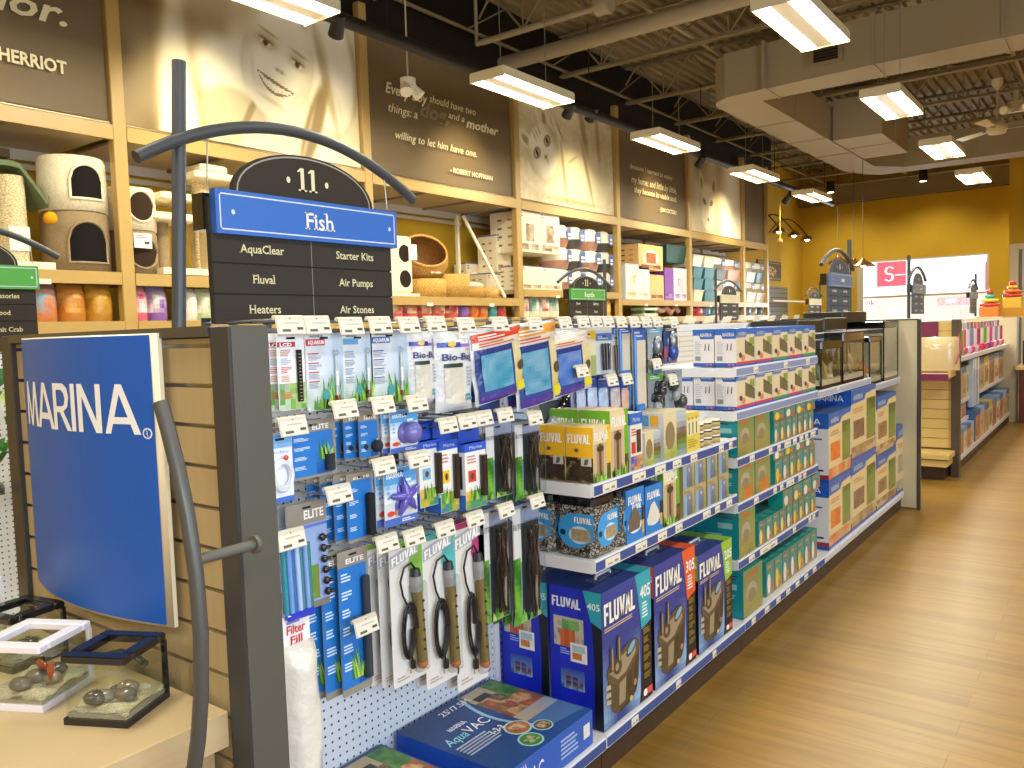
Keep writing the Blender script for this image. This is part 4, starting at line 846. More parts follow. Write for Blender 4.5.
def fluval_heater(w, h, strip, seed=1):
    mm = M(); f = F0(w, h); card(mm, w, h, '#d6d6d4'); mm.poly(f, [(w * .55, h * .8), (w * .66, h * .97), (w, h * .97), (w, h * .6), (w * .8, h * .62)], ('card', strip), 1); mm.rect(f, w * .62, h * .1, w * .97, h * .62, '#a89c7a', 1)
    mm.text(f, 'FLUVAL', w * .06, h * .85, h * .06, '#f8f8f6', 3, w=w * .8, dy=.22); mm.rect(f, 0, h * .965, w, h, ('card', strip), 1); mm.poly(f, [(w * .02, h * .84), (w * .88, h * .84 + w * .19), (w * .88, h * .93 + w * .19), (w * .02, h * .925)], '#a9adb6', 2); mm.lines(f, w * .1, h * .03, w * .5, h * .07, 2, '#a5a49c', 2); slot(mm, f, w, h)
    g = M(); x_ = .011
    g.cyl((x_, w * .18, -h * .2), (x_, w * .18, -h * .25), .012, ('satin', '#26262a'), n=12, r1=.016); g.cyl((x_, w * .18, -h * .25), (x_, w * .2, -h * .36), .016, ('satin', '#8f9092'), n=12)
    g.cyl((x_, w * .22, -h * .36), (x_, w * .31, -h * .88), .014, ('gloss', '#7a6a40'), n=12); g.ball((x_, w * .315, -h * .89), .015, ('gloss', '#c07048'), 1, 1, 1.2)
    for k in range(6): g.cyl((x_ + .013, w * .25, -h * (.43 + .07 * k)), (x_ + .0135, w * .3, -h * (.435 + .07 * k)), .004, ('matte', '#4a3c20'), n=5)
    b_ = M(); b_.cbox(.003, w * .06, -h * .94, .03, w * .46, -h * .3, 'clear', .01)
    c_ = M()
    cord(c_, [(x_, w * .18, -h * .2), (x_, w * .06, -h * .15), (x_, -w * .16, -h * .17), (x_, -w * .28, -h * .26), (x_, -w * .22, -h * .36), (x_, -w * .1, -h * .44), (x_, -w * .06, -h * .5)], .003)
    for k in range(5): cord(c_, [(x_ + .003 * (k % 3), -w * .06 + (.014 + .003 * k) * cos(t) + w * .06 * sin(t * .5 + seed), -h * .62 + h * (.15 + .012 * k) * sin(t)) for t in (2 * pi * i / 16 for i in range(17))], .003)
    cord(c_, [(x_, -w * .06, -h * .76), (x_, w * .0, -h * .84)], .003); c_.cbox(x_ - .006, -w * .05, -h * .9, x_ + .006, w * .07, -h * .84, ('satin', '#17171a'), .003)
    for s_ in (-.008, .012): c_.cyl((x_, s_, -h * .9), (x_, s_, -h * .925), .0018, ('steel', '#c8b070'), n=5)
    return [('card', mm), ('heater', g), ('cord', c_), ('blister', b_)]
def cups_card(w, h, seed=1):
    mm = M(); f = F0(w, h); card(mm, w, h, '#8fa6d8'); mm.rect(f, 0, h * .8, w, h, '#8a857c', 1); mm.rect(f, 0, h * .76, w, h * .79, '#5f78c4', 1); mm.rect(f, 0, 0, w, h * .06, '#77736c', 1); mm.text(f, 'ELITE', w * .42, h * .85, h * .08, '#f2efe8', 3, w=w * .5, bold=.03, al='l'); slot(mm, f, w, h)
    mm.patch(f, w * .5, h * .08, w * .75, h * .4, 3, 5, scenefn(['#c8b04a', '#5d8a3a', '#8f7a3c'], 3), 1)
    g = M()
    for k in range(6): g.ball((.008, w * .32 + .002 * k, -h * (.35 + .105 * k)), .0095, ('gloss', '#1c1b20'), .8); g.cyl((.008, w * .32 + .002 * k, -h * (.35 + .105 * k)), (.014, w * .44 + .002 * k, -h * (.35 + .105 * k)), .004, ('gloss', '#1c1b20'), n=7)
    return [('card', mm), ('suction_cups', g)]
def tubes_bundle(w, h, seed=1):
    g = M(); cols = ['#2a8a98', '#6b96d6', '#2c6ea8', '#a6bfe8', '#3a7f8a', '#7da0d8', '#2a7f78']
    for k in range(7): y = -w / 2 + w * (k + .5) / 7; g.cyl((.004 * (k % 2), y, 0), (.004 * (k % 2), y + .004, -h * .93), w / 13, ('gloss', cols[k]), n=8)
    c = M(); c.cbox(-.008, -w * .45, -h, .014, w * .5, -h * .9, ('gloss', '#2c3fc0'), .006)
    return [('wands', g), ('end_cap', c)]
def coil_pack(w, h, seed=1):
    mm = M(); f = F0(w, h); card(mm, w, h, '#dfe7f0'); mm.patch(f, 0.001, h * .8, w - .001, h - .001, 4, 3, lambda u, v: mixc('#8cc0ea', '#3d86cc', v), 1); mm.rect(f, 0, 0, w, h * .08, '#3a68c4', 1); mm.text(f, 'Airline', w * .5, h * .72, h * .05, '#7fa4cc', 3, al='c', w=w * .7); slot(mm, f, w, h)
    g = M()
    for k in range(5): R_ = w * (.3 + .028 * k); g.tube([(.006 + .004 * (k % 2), R_ * cos(t), -h * .6 + R_ * 1.3 * sin(t)) for t in (2 * pi * i / 24 for i in range(25))], .0032, ('gloss', '#d3d8e4'), n=6, caps=False)
    g.ball((.012, w * .1, -h * .34), .006, ('gloss', '#c84a4a'))
    return [('card', mm), ('tubing_coil', g)]
def floss_bag(w, h, seed=1):
    mm = M(); f = F0(w, h * .17); card(mm, w * .95, h * .17, '#ece8ea'); mm.text(f, 'Filter', w * .5, h * .07, h * .05, '#c0343c', 4, al='c', w=w * .62, bold=.02); mm.text(f, 'Fill', w * .5, h * .012, h * .045, '#c0343c', 4, al='c', w=w * .4, bold=.02); mm.lines(f, w * .2, h * .12, w * .9, h * .15, 1, '#6a7fc0', 4)
    b_ = M(); b_.T = Matrix.Translation((0, 0, -h * .16)); pillow(b_, w * 1.15, h * .84, .09, ('bag', '#dcd8cf'), pin=.05)
    return [('header_card', mm), ('floss_bag', b_)]
def misc_card(w, h, bg, band, fn=None, seed=1, obj=None, oc='#26262a'):
    mm = M(); f = F0(w, h); card(mm, w, h, bg); mm.rect(f, 0, h * .82, w, h, band, 1); mm.lines(f, w * .12, h * .85, w * .8, h * .93, 2, '#d5dae4', 2, seed); slot(mm, f, w, h)
    if fn: mm.patch(f, .001, .002, w - .001, h * .45, 4, 6, fn, 1)
    parts = [('card', mm)]; g = M()
    if obj == 'tools':
        for k in range(3): g.cyl((.01, w * (-.2 + .2 * k), -h * .25), (.01, w * (-.15 + .16 * k), -h * .9), w * .055, ('gloss', oc), n=8)
    elif obj == 'magnet': g.ball((.012, 0, -h * .42), w * .22, ('steel', '#8a9098'), .7, 1, 1.5, 14, 10); g.ball((.012, w * .02, -h * .7), w * .27, ('gloss', oc), .6, 1, 1.2); g.cbox(.0, -w * .3, -h * .95, .012, w * .3, -h * .84, ('gloss', '#3a6a9c'), .003)
    elif obj == 'blob':
        r = random.Random(seed)
        for k in range(6): g.ball((.02, w * r.uniform(-.25, .25), -h * r.uniform(.3, .85)), w * r.uniform(.12, .2), ('gloss', oc if k % 3 else '#8f959c'), .8)
    elif obj == 'ell': g.cbox(.0, -w * .5, -h * 1.02, .012, -w * .38, -h * .1, ('gloss', '#2072c8'), .003); g.cbox(.0, -w * .5, -h * 1.02, .012, w * .2, -h * .94, ('gloss', '#2072c8'), .003)
    elif obj == 'net': pillow(g, w * .9, h * .6, .025, ('bag', oc), 6, 8, z0=-h * .35)
    if obj: parts.append(('product', g))
    return parts
HOOK = {}
def hook(x, y, z, label, tagl='', L=None):
    """peg hook from the board to x, with a ticket on its flap"""
    L = R3(x - XP)
    if L not in HOOK:
        r = thing('peg_hook', label, 'hook', (XP, y, z), group='peg hooks with cream price tickets')
        mm = M()
        mm.tube([(0, 0, 0), (L - .02, 0, 0), (L - .004, 0, .012)], .0024, ('steel', '#9a9ca0'), n=6); mm.tube([(0, 0, .022), (L, 0, .022)], .0022, ('steel', '#9a9ca0'), n=6); mm.box(-.001, -.012, -.008, .004, .012, .034, ('steel', '#8a8c90')); mm.build('wire', r)
        mm = M(); mm.T = Matrix.Translation((L + .002, 0, 0)) @ Matrix.Rotation(radians(-14), 4, 'Y')
        mm.cbox(0, -.038, -.014, .003, .038, .026, ('satin', '#cbc6b8'), .0015); mm.cyl((-.004, -.038, .026), (-.004, .038, .026), .0055, ('satin', '#cfc6ae'), n=8); h_ = mm.build('ticket_holder', r)
        mm = M(); mm.T = Matrix.Translation((L + .002, 0, 0)) @ Matrix.Rotation(radians(-14), 4, 'Y'); f = Fr((.0034, -.038, -.014), (0, 1, 0), (0, 0, 1)); mm.extr([(.003, .002), (.073, .002), (.073, .034), (.003, .034)], .0006, ('matte', '#dfdacd'), f)
        mm.rect(f, .012, .006, .034, .012, ('matte', '#6a665c'), 3); mm.rect(f, .052, .01, .068, .016, ('matte', '#5a564e'), 3); mm.rect(f, .02, .024, .06, .027, ('matte', '#bdb5a2'), 3); mm.build('price_ticket', r)
        HOOK[L] = r; return r
    return dup(HOOK[L], (XP, y, z), label, 'peg hooks with cream price tickets')
def hooktag(px, py, X, label):
    q = OX(px, py, X); return hook(X, R3(q.y), R3(q.z - .008), label)
def pack(name, label, cat, px, fn, *a, X=-1.5, n=1, roll=0, group=None, behind=None, dx=.022, dy=-.004, **k):
    """a hanging pack seen at px = (x0, x1, ytop, ybottom), with n-1 more behind it on the hook"""
    y, z, w, h = place(*px, X); r = thing(name, label, cat, (X, y, z), group=group)
    r.rotation_euler = (radians(roll), 0, 0)
    for nm, mm in fn(w, h, *a, **k): mm.build(nm, r)
    for i in range(1, n): dup(r, (X - dx * i, y + dy * i, z), (behind or label.replace(' front', '')) + ', %s behind' % ['next', 'second', 'third', 'fourth'][i - 1], group)
    return r
P_ = pack
# ---- row 1 (top), first section
HB = 'blister pack'
P_('thermometer_pack', 'top row pack with red LCD header and black strip, by the grey post', HB, (278, 305, 333, 410), lcd_card, n=3, dy=-.012)
P_('thermometer_pack', 'top row thermometer card with red label block', HB, (306, 343, 333, 410), therm_card, '#c02c38', 'AQUARIUM', n=3)
P_('thermometer_pack', 'top row thermometer card whose label is hidden, between red and blue labels', HB, (343, 373, 333, 403), therm_card, '#5f9fd0', '', seed=5, n=2)
P_('thermometer_pack', 'top row thermometer card with blue label block', HB, (371, 408, 331, 404), therm_card, '#3c66a8', 'AQUARIUM', seed=8, n=3)
P_('filter_bag_pack', 'white filter bag pack, left of two in the top row', 'filter pack', (406, 434, 331, 405), biobag, X=-1.51, n=2, dx=.05)
P_('filter_bag_pack', 'white filter bag pack, right of two in the top row', 'filter pack', (434, 470, 331, 411), biobag, X=-1.49, n=3, dx=.052)
P_('sponge_pack', 'clear bag with blue foam pad and red header strip', 'filter pack', (468, 521, 328, 400), sponge_bag, '#cf4534', '#2488b0', n=3, dx=.045, roll=7)
P_('sponge_pack', 'clear bag with blue foam pad and orange header strip', 'filter pack', (510, 556, 323, 406), sponge_bag, '#e39a3c', '#2c86ae', seed=4, n=2, dx=.045, roll=6)
P_('sponge_pack', 'clear bag with deep blue foam pad and pale header', 'filter pack', (547, 588, 331, 394), sponge_bag, '#e8ddd0', '#1a5cb8', seed=6, n=2, dx=.045, roll=5)
for k, (x, y) in enumerate([(290, 325), (317, 325), (351, 326), (380, 325), (409, 325), (436, 324), (466, 325), (500, 324), (535, 324), (565, 323)]):
    hooktag(x, y, -1.455, 'cream ticket and hook, top row, %s from the grey post' % ORD[k])
# ---- row 2
P_('air_stone_pack', 'wide grey and blue air stone card under the first top row packs', HB, (290, 336, 420, 478), elite_card, 'stone', n=3, dy=-.02)
P_('tubing_pack', 'pale pack with a coil of airline tubing against the grey post', HB, (268, 293, 434, 503), coil_pack, X=-1.47, n=2)
P_('air_stone_pack', 'narrow grey and blue card with a round air stone, second row', HB, (359, 379, 411, 459), elite_card, 'ballstone', n=3, dy=-.03)
P_('air_ball_pack', 'pale blue card with a purple ball air stone', HB, (390, 418, 410, 452), marina_card, 'ball', n=3, dy=-.01, dx=.02)
P_('filter_pack', 'boxed tube filter with blue square and blue hanging lid', 'filter pack', (419, 441, 424, 506), filter_pack, '#6ab0d8', X=-1.5, n=2, dx=.06)
P_('filter_pack', 'boxed tube filter with yellow square and blue hanging lid', 'filter pack', (440, 458, 422, 512), filter_pack, '#e2c12e', X=-1.49, seed=3, n=2, dx=.06)
P_('filter_pack', 'boxed tube filter with red square and blue hanging lid', 'filter pack', (465, 486, 426, 508), filter_pack, '#c84a34', X=-1.47, seed=5, n=3, dx=.06)
P_('heater_pack', 'black heater card with green stripe, left one in second row', HB, (484, 512, 423, 498), green_heater, n=3, dx=.035)
P_('heater_pack', 'black heater card with green stripe, right one in second row', HB, (513, 540, 421, 498), green_heater, n=3, dx=.035, seed=2)
P_('cleaning_pack', 'small blue bag on a hook below the red headed foam pack', 'pack', (480, 500, 398, 425), misc_card, '#3a5cb0', '#2a4a9c', X=-1.62)
P_('cleaning_pack', 'small blue bag on a hook below the orange headed foam pack', 'pack', (505, 527, 398, 425), misc_card, '#aeb9cc', '#2a4a9c', X=-1.62)
P_('carbon_pack', 'black carbon pouch under the orange and blue foam packs', 'pack', (540, 578, 394, 432), misc_card, '#4a4f58', '#23252b', X=-1.6, obj='blob', oc='#1b1c20')
for k, (x, y) in enumerate([(293, 426), (345, 409), (383, 405), (417, 403), (448, 425), (467, 421), (484, 418), (505, 415), (535, 418)]):
    hooktag(x, y, -1.45, 'cream ticket and hook, second row, %s from the grey post' % ORD[k])
# ---- row 3
P_('suction_cup_pack', 'lavender card with six black suction cups', HB, (288, 328, 502, 610), cups_card, n=2)
P_('air_wand_bundle', 'bundle of teal and blue air wands beside the suction cup card', 'bundle', (282, 311, 545, 618), tubes_bundle, X=-1.455)
P_('air_stone_pack', 'grey and blue card with a black bar air stone, third row', HB, (347, 374, 472, 541), elite_card, 'bar', n=4, dy=-.022)
P_('air_star_pack', 'pale blue card with a purple starfish air stone', HB, (384, 417, 467, 524), marina_card, 'star', n=3, dy=-.01, dx=.02)
for k, (x, y) in enumerate([(291, 539), (339, 494), (384, 466), (418, 459)]):
    hooktag(x, y, -1.44, 'cream ticket and hook, third row, %s from the grey post' % ORD[k])
# ---- row 4
P_('air_stone_pack', 'tall grey and blue card with a long bar air stone, bottom row', HB, (340, 370, 548, 693), elite_card, 'long', n=3, dy=-.034)
P_('heater_pack', 'glass heater card with green corner and coiled cord', HB, (391, 424, 541, 683), fluval_heater, '#79b04a', n=3, seed=2, dx=.03, dy=-.012)
P_('heater_pack', 'glass heater card with teal corner and coiled cord', HB, (424, 457, 532, 684), fluval_heater, '#4fb0b4', n=2, seed=3, dx=.035, dy=-.004)
P_('heater_pack', 'glass heater card with magenta corner and coiled cord', HB, (455, 486, 520, 686), fluval_heater, '#b03a78', n=2, seed=5, dx=.035, dy=-.004)
P_('heater_pack', 'black heater card with green stripe, left one in bottom row', HB, (479, 509, 507, 622), green_heater, n=3, dx=.035)
P_('heater_pack', 'black heater card with green stripe, right one in bottom row', HB, (511, 540, 503, 622), green_heater, n=3, dx=.035, seed=2)
for k, (x, y) in enumerate([(387, 543), (414, 537), (445, 529), (475, 519), (506, 510), (537, 501)]):
    hooktag(x, y, -1.45, 'cream ticket and hook, bottom row, %s from the left' % ORD[k])
hk = hooktag(366, 625, -1.46, 'bare steel looking hook and flap low over the tall blue cards')
P_('filter_floss_bag', 'large bag of white filter floss hanging by the grey post', 'bag', (284, 314, 613, 790), floss_bag, X=-1.46)
# ---- second section pegs
P_('accessory_pack', 'yellow and grey clip strip pack right of the foam packs', HB, (580, 596, 331, 376), misc_card, '#cfc9ae', '#e0b62c', scenefn(['#4a5a3a', '#8fae4a', '#9a958a'], 3), X=-1.5, n=2)
P_('tool_pack', 'clear pack of black cleaning tools with blue corner', HB, (596, 612, 333, 374), misc_card, '#b9c2cc', '#4a74b8', X=-1.5, obj='tools', n=2)
P_('tool_pack', 'grey pack with dark scraper beside the black tools', HB, (609, 622, 335, 374), misc_card, '#c6c0b6', '#9aa0a8', X=-1.51, obj='tools', oc='#4a423c', n=2)
P_('scraper_pack', 'white card with bright blue L shaped scraper, shorter one', HB, (618, 632, 325, 373), misc_card, '#c9c2b2', '#2c5fb4', X=-1.5, obj='ell', n=2)
P_('scraper_pack', 'white card with long bright blue L shaped scraper', HB, (633, 646, 325, 409), misc_card, '#c9c2b2', '#2c5fb4', X=-1.49, obj='ell', n=2)
P_('magnet_pack', 'dark pack with shiny silver cleaning magnet, left of two', HB, (648, 662, 325, 376), misc_card, '#9aa6ae', '#6fa6c8', X=-1.5, obj='magnet', n=2)
P_('magnet_pack', 'dark blue pack with shiny silver magnet and orange foot', HB, (664, 677, 325, 363), misc_card, '#2c4a8a', '#3c4048', scenefn(['#2c4a8a', '#d85a34'], 2), X=-1.5, obj='magnet', n=2, oc='#2a4a98')
for k, x in enumerate((583, 596, 608, 621, 634, 646, 657)): hooktag(x, 322 if k < 6 else 322, -1.46, 'cream ticket and hook, top row of the second bay, %s one' % ORD[k])
hooktag(674, 323, -1.46, 'cream ticket and hook, last one before the bare pegboard')
for k, (a_, b_, c) in enumerate([(576, 585, '#aab8d4'), (587, 597, '#b6c4de'), (598, 608, '#a9bcd8'), (610, 620, '#c4b8b4'), (621, 631, '#d4a890')]):
    P_('net_pack', 'blue topped clear pouch over the low shelf boxes, %s from the left' % ORD[k], 'pouch', (a_, b_, 374, 413), misc_card, '#2a4a9c', '#2a56b8', X=-1.52, obj='net', oc=c, seed=k, n=2)
P_('wheel_pack', 'pack of round black fittings hanging left of the bare pegboard', HB, (648, 663, 372, 417), misc_card, '#7e8890', '#5fa04a', X=-1.5, obj='blob', oc='#24262c', n=2)
P_('wheel_pack', 'pack of round dark silver fittings next to the bare pegboard', HB, (665, 682, 370, 412), misc_card, '#8a949c', '#7d8690', X=-1.5, obj='blob', seed=4, oc='#3a3e46', n=2)
for k, (x, y) in enumerate([(582, 371), (612, 380), (627, 379), (657, 364), (673, 380)]): hooktag(x, y, -1.46, 'cream ticket and hook, lower row of the second bay, %s one' % ORD[k])
# tickets of the hooks on the far side of the run, seen over the top
r0 = None
for k in range(26):
    y = 3.3 + k * .125; z = 1.478 + .004 * (k % 3); lb = 'pale ticket flap peeping over the top of the run, %s from the left' % ORD[k]
    if r0 is None:
        r0 = thing('ticket_flap', lb, 'ticket', (XP - .06, y, z), group='ticket flaps along the top'); mm = M(); mm.T = Matrix.Rotation(radians(25), 4, 'Y'); mm.cbox(-.003, -.04, -.01, 0, .04, .03, ('satin', '#ddd3b6'), .001); mm.build('flap', r0); mm = M(); mm.tube([(.0, 0, -.008), (-.0, 0, -.03), (.02, 0, -.03)], .002, ('steel', '#9a9ca0'), n=5); mm.build('wire', r0)
    else: dup(r0, (XP - .06 + .03 * (k % 2), y, z), lb)
# ================================================================= boxes on the shelves
def bplace(x0, x1, y0, y1, X):
    a = OX(x0, y1, X); b_ = OX(x1, y1, X); t = OX((x0 + x1) / 2, y0, X); bo = OX((x0 + x1) / 2, y1, X); return R3((a.y + b_.y) / 2), R3(b_.y - a.y), R3(t.z - bo.z)
def carton(mm, w, d, h, c, cl=None, ct=None):
    """box body; c front/back, cl sides, ct top"""
    cl = cl or c; ct = ct or c; x0, x1, y0, y1 = -d / 2, d / 2, -w / 2, w / 2
    P = [(x0, y0, 0), (x1, y0, 0), (x1, y1, 0), (x0, y1, 0), (x0, y0, h), (x1, y0, h), (x1, y1, h), (x0, y1, h)]
    mm.add(P, [(0, 3, 2, 1)], cl); mm.add(P, [(4, 5, 6, 7)], ct); mm.add(P, [(1, 2, 6, 5), (3, 0, 4, 7)], c); mm.add(P, [(0, 1, 5, 4), (2, 3, 7, 6)], cl)
def boxthing(name, label, cat, x, y, z, w, d, h, fn, group=None, rz=0, **k):
    """x is the front face; the thing's origin is its base centre"""
    r = thing(name, label, cat, (R3(x - d / 2), y, z), rz, group)
    for nm, mm in fn(w, d, h, **k): mm.build(nm, r)
    return r
def filter_art(mm, f, W, H, u0, v0, s, body='#7d6a52', seed=1):
    """printed canister filter: barrel with clips, tilted lid, two taps and a hose mouth"""
    T = lambda pts: [(u0 + s * x * 1.26, v0 + s * y * 1.06) for x, y in pts]
    dk = mixc(body, '#1c150e', .55); lt = mixc(body, '#cdbb98', .4); md = mixc(body, '#2e261c', .25)
    mm.poly(f, T([(.04, .75), (.06, .35), (.14, .1), (.3, .0), (.62, .02), (.86, .16), (.94, .4), (.98, .92), (.6, .7), (.3, .62)]), md, 3)
    mm.poly(f, T([(.3, .0), (.62, .02), (.86, .16), (.94, .4), (.98, .92), (.84, .8), (.78, .3), (.6, .1)]), dk, 4); mm.poly(f, T([(.34, .12), (.52, .14), (.56, .55), (.36, .5)]), lt, 4); mm.poly(f, T([(.6, .2), (.72, .3), (.74, .6), (.62, .55)]), dk, 5)
    mm.poly(f, T([(.0, .78), (.06, .62), (.28, .52), (.56, .56), (.84, .74), (1.0, .96), (.92, 1.1), (.7, 1.14), (.3, 1.0), (.06, .92)]), body, 6); mm.poly(f, T([(.06, .8), (.3, .6), (.55, .64), (.86, .88), (.84, 1.0), (.6, 1.0), (.3, .94)]), lt, 7)
    mm.ell(f, *T([(.72, 1.0)])[0], s * .22, s * .1, '#3a4a54', 8, rot=.5); mm.ell(f, *T([(.72, 1.01)])[0], s * .17, s * .07, '#7fa6b8', 9, rot=.5)
    for q, top in ((.14, 1.22), (.34, 1.34)): mm.poly(f, T([(q - .06, .8), (q + .08, .8), (q + .06, 1.0), (q + .04, top), (q - .03, top + .02), (q - .05, 1.0)]), md, 10); mm.poly(f, T([(q - .01, .82), (q + .04, .82), (q + .03, top - .03), (q, top - .02)]), lt, 11)
    mm.ell(f, *T([(.3, .82)])[0], s * .14, s * .13, md, 12); mm.ell(f, *T([(.27, .84)])[0], s * .06, s * .07, lt, 13)
    for k in range(3): mm.poly(f, T([(-.04, .28 + .13 * k), (.1, .26 + .13 * k), (.1, .34 + .13 * k), (-.03, .36 + .13 * k)]), '#b5a688', 8)
def roomfn(u, v):      # living room with a planted tank on an orange cabinet
    if v > .88: return C_('#b9b4a4')
    if .25 < u < .85 and v > .55: return mixc('#3f8a52', '#7ab05c', vn(u * 9, v * 9, 2)) if v > .6 else C_('#2c241c')
    if .2 < u < .72 and v < .55: return mixc('#c8642c', '#a8481c', int(u * 8) % 2 * .6)
    return pal(['#4a2c20', '#a89478', '#c8c0ac', '#7a4a34'], vn(u * 5, v * 4, 7))
def cityfn(u, v):
    for a_, b_, c_ in ((.22, .42, .75), (.5, .72, .6), (.78, .9, .45)):
        if a_ < u < b_ and .12 < v < c_: return mixc('#4a3a50', '#7a5a6a', int(v * 8) % 2)
    return mixc('#6f9ccc', '#2c4aa8', v) if v > .2 else pal(['#28406a', '#9ac0dc'], vn(u * 12, v * 6, 3))
def vacfn(u, v):
    if v > .72 and u < .62: return mixc('#3a3026', '#1c1814', vn(u * 8, v * 8, 1)) if v < .84 and .1 < u < .5 else C_('#a99a7c')
    if u > .6 and v > .55: return mixc('#2c5a2a', '#5a8a3c', vn(u * 14, v * 14, 2))
    if v < .2: return mixc('#b9a588', '#8c9cb4', u)
    return pal(['#8a7458', '#b5562c', '#6a4a34', '#c89a6c', '#4a3a2c', '#a08a6a'], vn(u * 5, v * 5, 4) * .8 + .2 * vn(u * 13, v * 13, 6))
def canister_box(w, d, h, num='405', col='#28a5b8', chip='#28a5b8'):
    mm = M(); carton(mm, w, d, h, '#2c3a8c', '#1526b4', '#253a80'); F, L, T, _ = faces(w, d, h)
    mm.patch(F, .0005, .0005, w * .75, h - .0005, 12, 20, lambda u, v: mixc(mixc('#20307a', '#34418f', v), '#9cc4e6', max(0, .62 - v) * 1.5 * max(0, abs(u - .45) * 2.2 - .15) * (1 if v > .05 else .6)), 1)
    mm.poly(F, [(w * .68, h), (w * .76, h * .82), (w * .8, h * .5), (w * .78, h * .2), (w * .72, 0), (w, 0), (w, h)], '#17151c', 2); mm.poly(F, [(w * .66, h), (w * .72, h * .84), (w * .77, h * .62), (w * .79, h * .56), (w, h * .6), (w, h)], ('card', col), 3)
    mm.text(F, num, w * .87, h * .8, h * .095, '#f2f2ee', 5, al='c', w=w * .22, bold=.02); mm.lines(F, w * .8, h * .64, w * .95, h * .77, 5, '#d8ece8', 4, 3)
    mm.text(F, 'FLUVAL', w * .035, h * .755, h * .155, '#f0ead8', 5, w=w * .62, bold=.09); mm.lines(F, w * .04, h * .7, w * .6, h * .735, 2, '#c8b48a', 4, 2)
    filter_art(mm, F, w, h, w * .06, h * .06, w * .54, '#5f4d38'); mm.ell(F, w * .62, h * .2, w * .035, h * .025, '#b07a4a', 6); mm.ell(F, w * .53, h * .1, w * .03, h * .02, '#d8b458', 6)
    for k in range(6): mm.lines(F, w * .82, h * (.16 + .07 * k), w * .97, h * (.21 + .07 * k), 3, '#9a8430', 4, k)
    mm.rect(F, w * .8, h * .03, w, h * .08, '#d84a34', 4); mm.ell(F, w * .84, h * .055, w * .04, h * .028, '#f2efe8', 5)
    mm.patch(L, .0005, .0005, d * .74, h - .0005, 4, 10, lambda u, v: mixc('#1a2ed0', '#10189a', abs(u - .45) + v * .3), 1)
    mm.poly(L, [(d * .7, h), (d * .82, h * .75), (d * .86, h * .4), (d * .82, 0), (d, 0), (d, h)], '#0d0d14', 2); mm.poly(L, [(d * .66, h), (d * .8, h * .78), (d, h * .74), (d, h)], ('card', col), 3)
    mm.text(L, 'FLUVAL', d * .06, h * .85, h * .075, '#e8ecf6', 5, w=d * .56, bold=.09); mm.text(L, num, d * .86, h * .87, h * .05, '#e2f2f4', 5, w=d * .24, al='c', bold=.02)
    mm.patch(L, d * .08, h * .56, d * .66, h * .78, 14, 12, roomfn, 3); mm.rect(L, d * .4, h * .46, d * .72, h * .6, '#e6e6e2', 4); mm.rect(L, d * .44, h * .48, d * .62, h * .53, '#c87a3c', 5); mm.rect(L, d * .44, h * .535, d * .68, h * .585, '#a9c4cc', 5)
    mm.patch(L, d * .2, h * .25, d * .66, h * .4, 14, 8, cityfn, 3); mm.lines(L, d * .2, h * .5, d * .4, h * .55, 3, '#9ab0e6', 3)
    mm.text(T, 'FLUVAL', w * .5, d * .35, d * .22, '#7e88a8', 2, w=w * .5, al='c', bold=.05); mm.rect(T, w * .78, 0, w, d, ('card', chip), 1)
    hd = M(); hd.tube([(d * .05, -w * .16, h), (d * .05, -w * .15, h + .012), (d * .05, w * .12, h + .014), (d * .05, w * .13, h)], .006, ('satin', '#b9bcc4'), n=6)
    return [('carton', mm), ('carry_handle', hd)]
z0 = .1385
for k, (a, b_, top, num, c, lb) in enumerate([(602, 656, 590, '405', '#2a9fb0', 'big blue canister filter box with teal 405 corner, at the front'), (658, 700, 568, '305', '#dd5a30', 'big blue canister filter box with orange 305 corner'), (703, 733, 557, '205', '#8fb83a', 'big blue canister filter box with green corner')]):
    y0_, y1_ = [(2.232, 2.575), (2.6, 2.955), (2.985, 3.335)][k]; h_ = [.465, .46, .405][k]
    boxthing('canister_filter_box', lb, 'box', XF - .02, (y0_ + y1_) / 2, z0, y1_ - y0_, .205, h_, canister_box, num=num, col=c, chip=c)
for k in range(3): boxthing('canister_filter_box', ['big blue box with teal corner behind the front 405 box', 'big blue box behind the orange cornered one, against the pegboard', 'big blue box behind the green cornered one, against the pegboard'][k], 'box', XF - .235, [2.405, 2.78, 3.16][k], z0, .343 if k < 1 else .35, .205, [.465, .46, .405][k], canister_box, num=['405', '305', '205'][k], col=['#2a9fb0', '#dd5a30', '#8fb83a'][k])
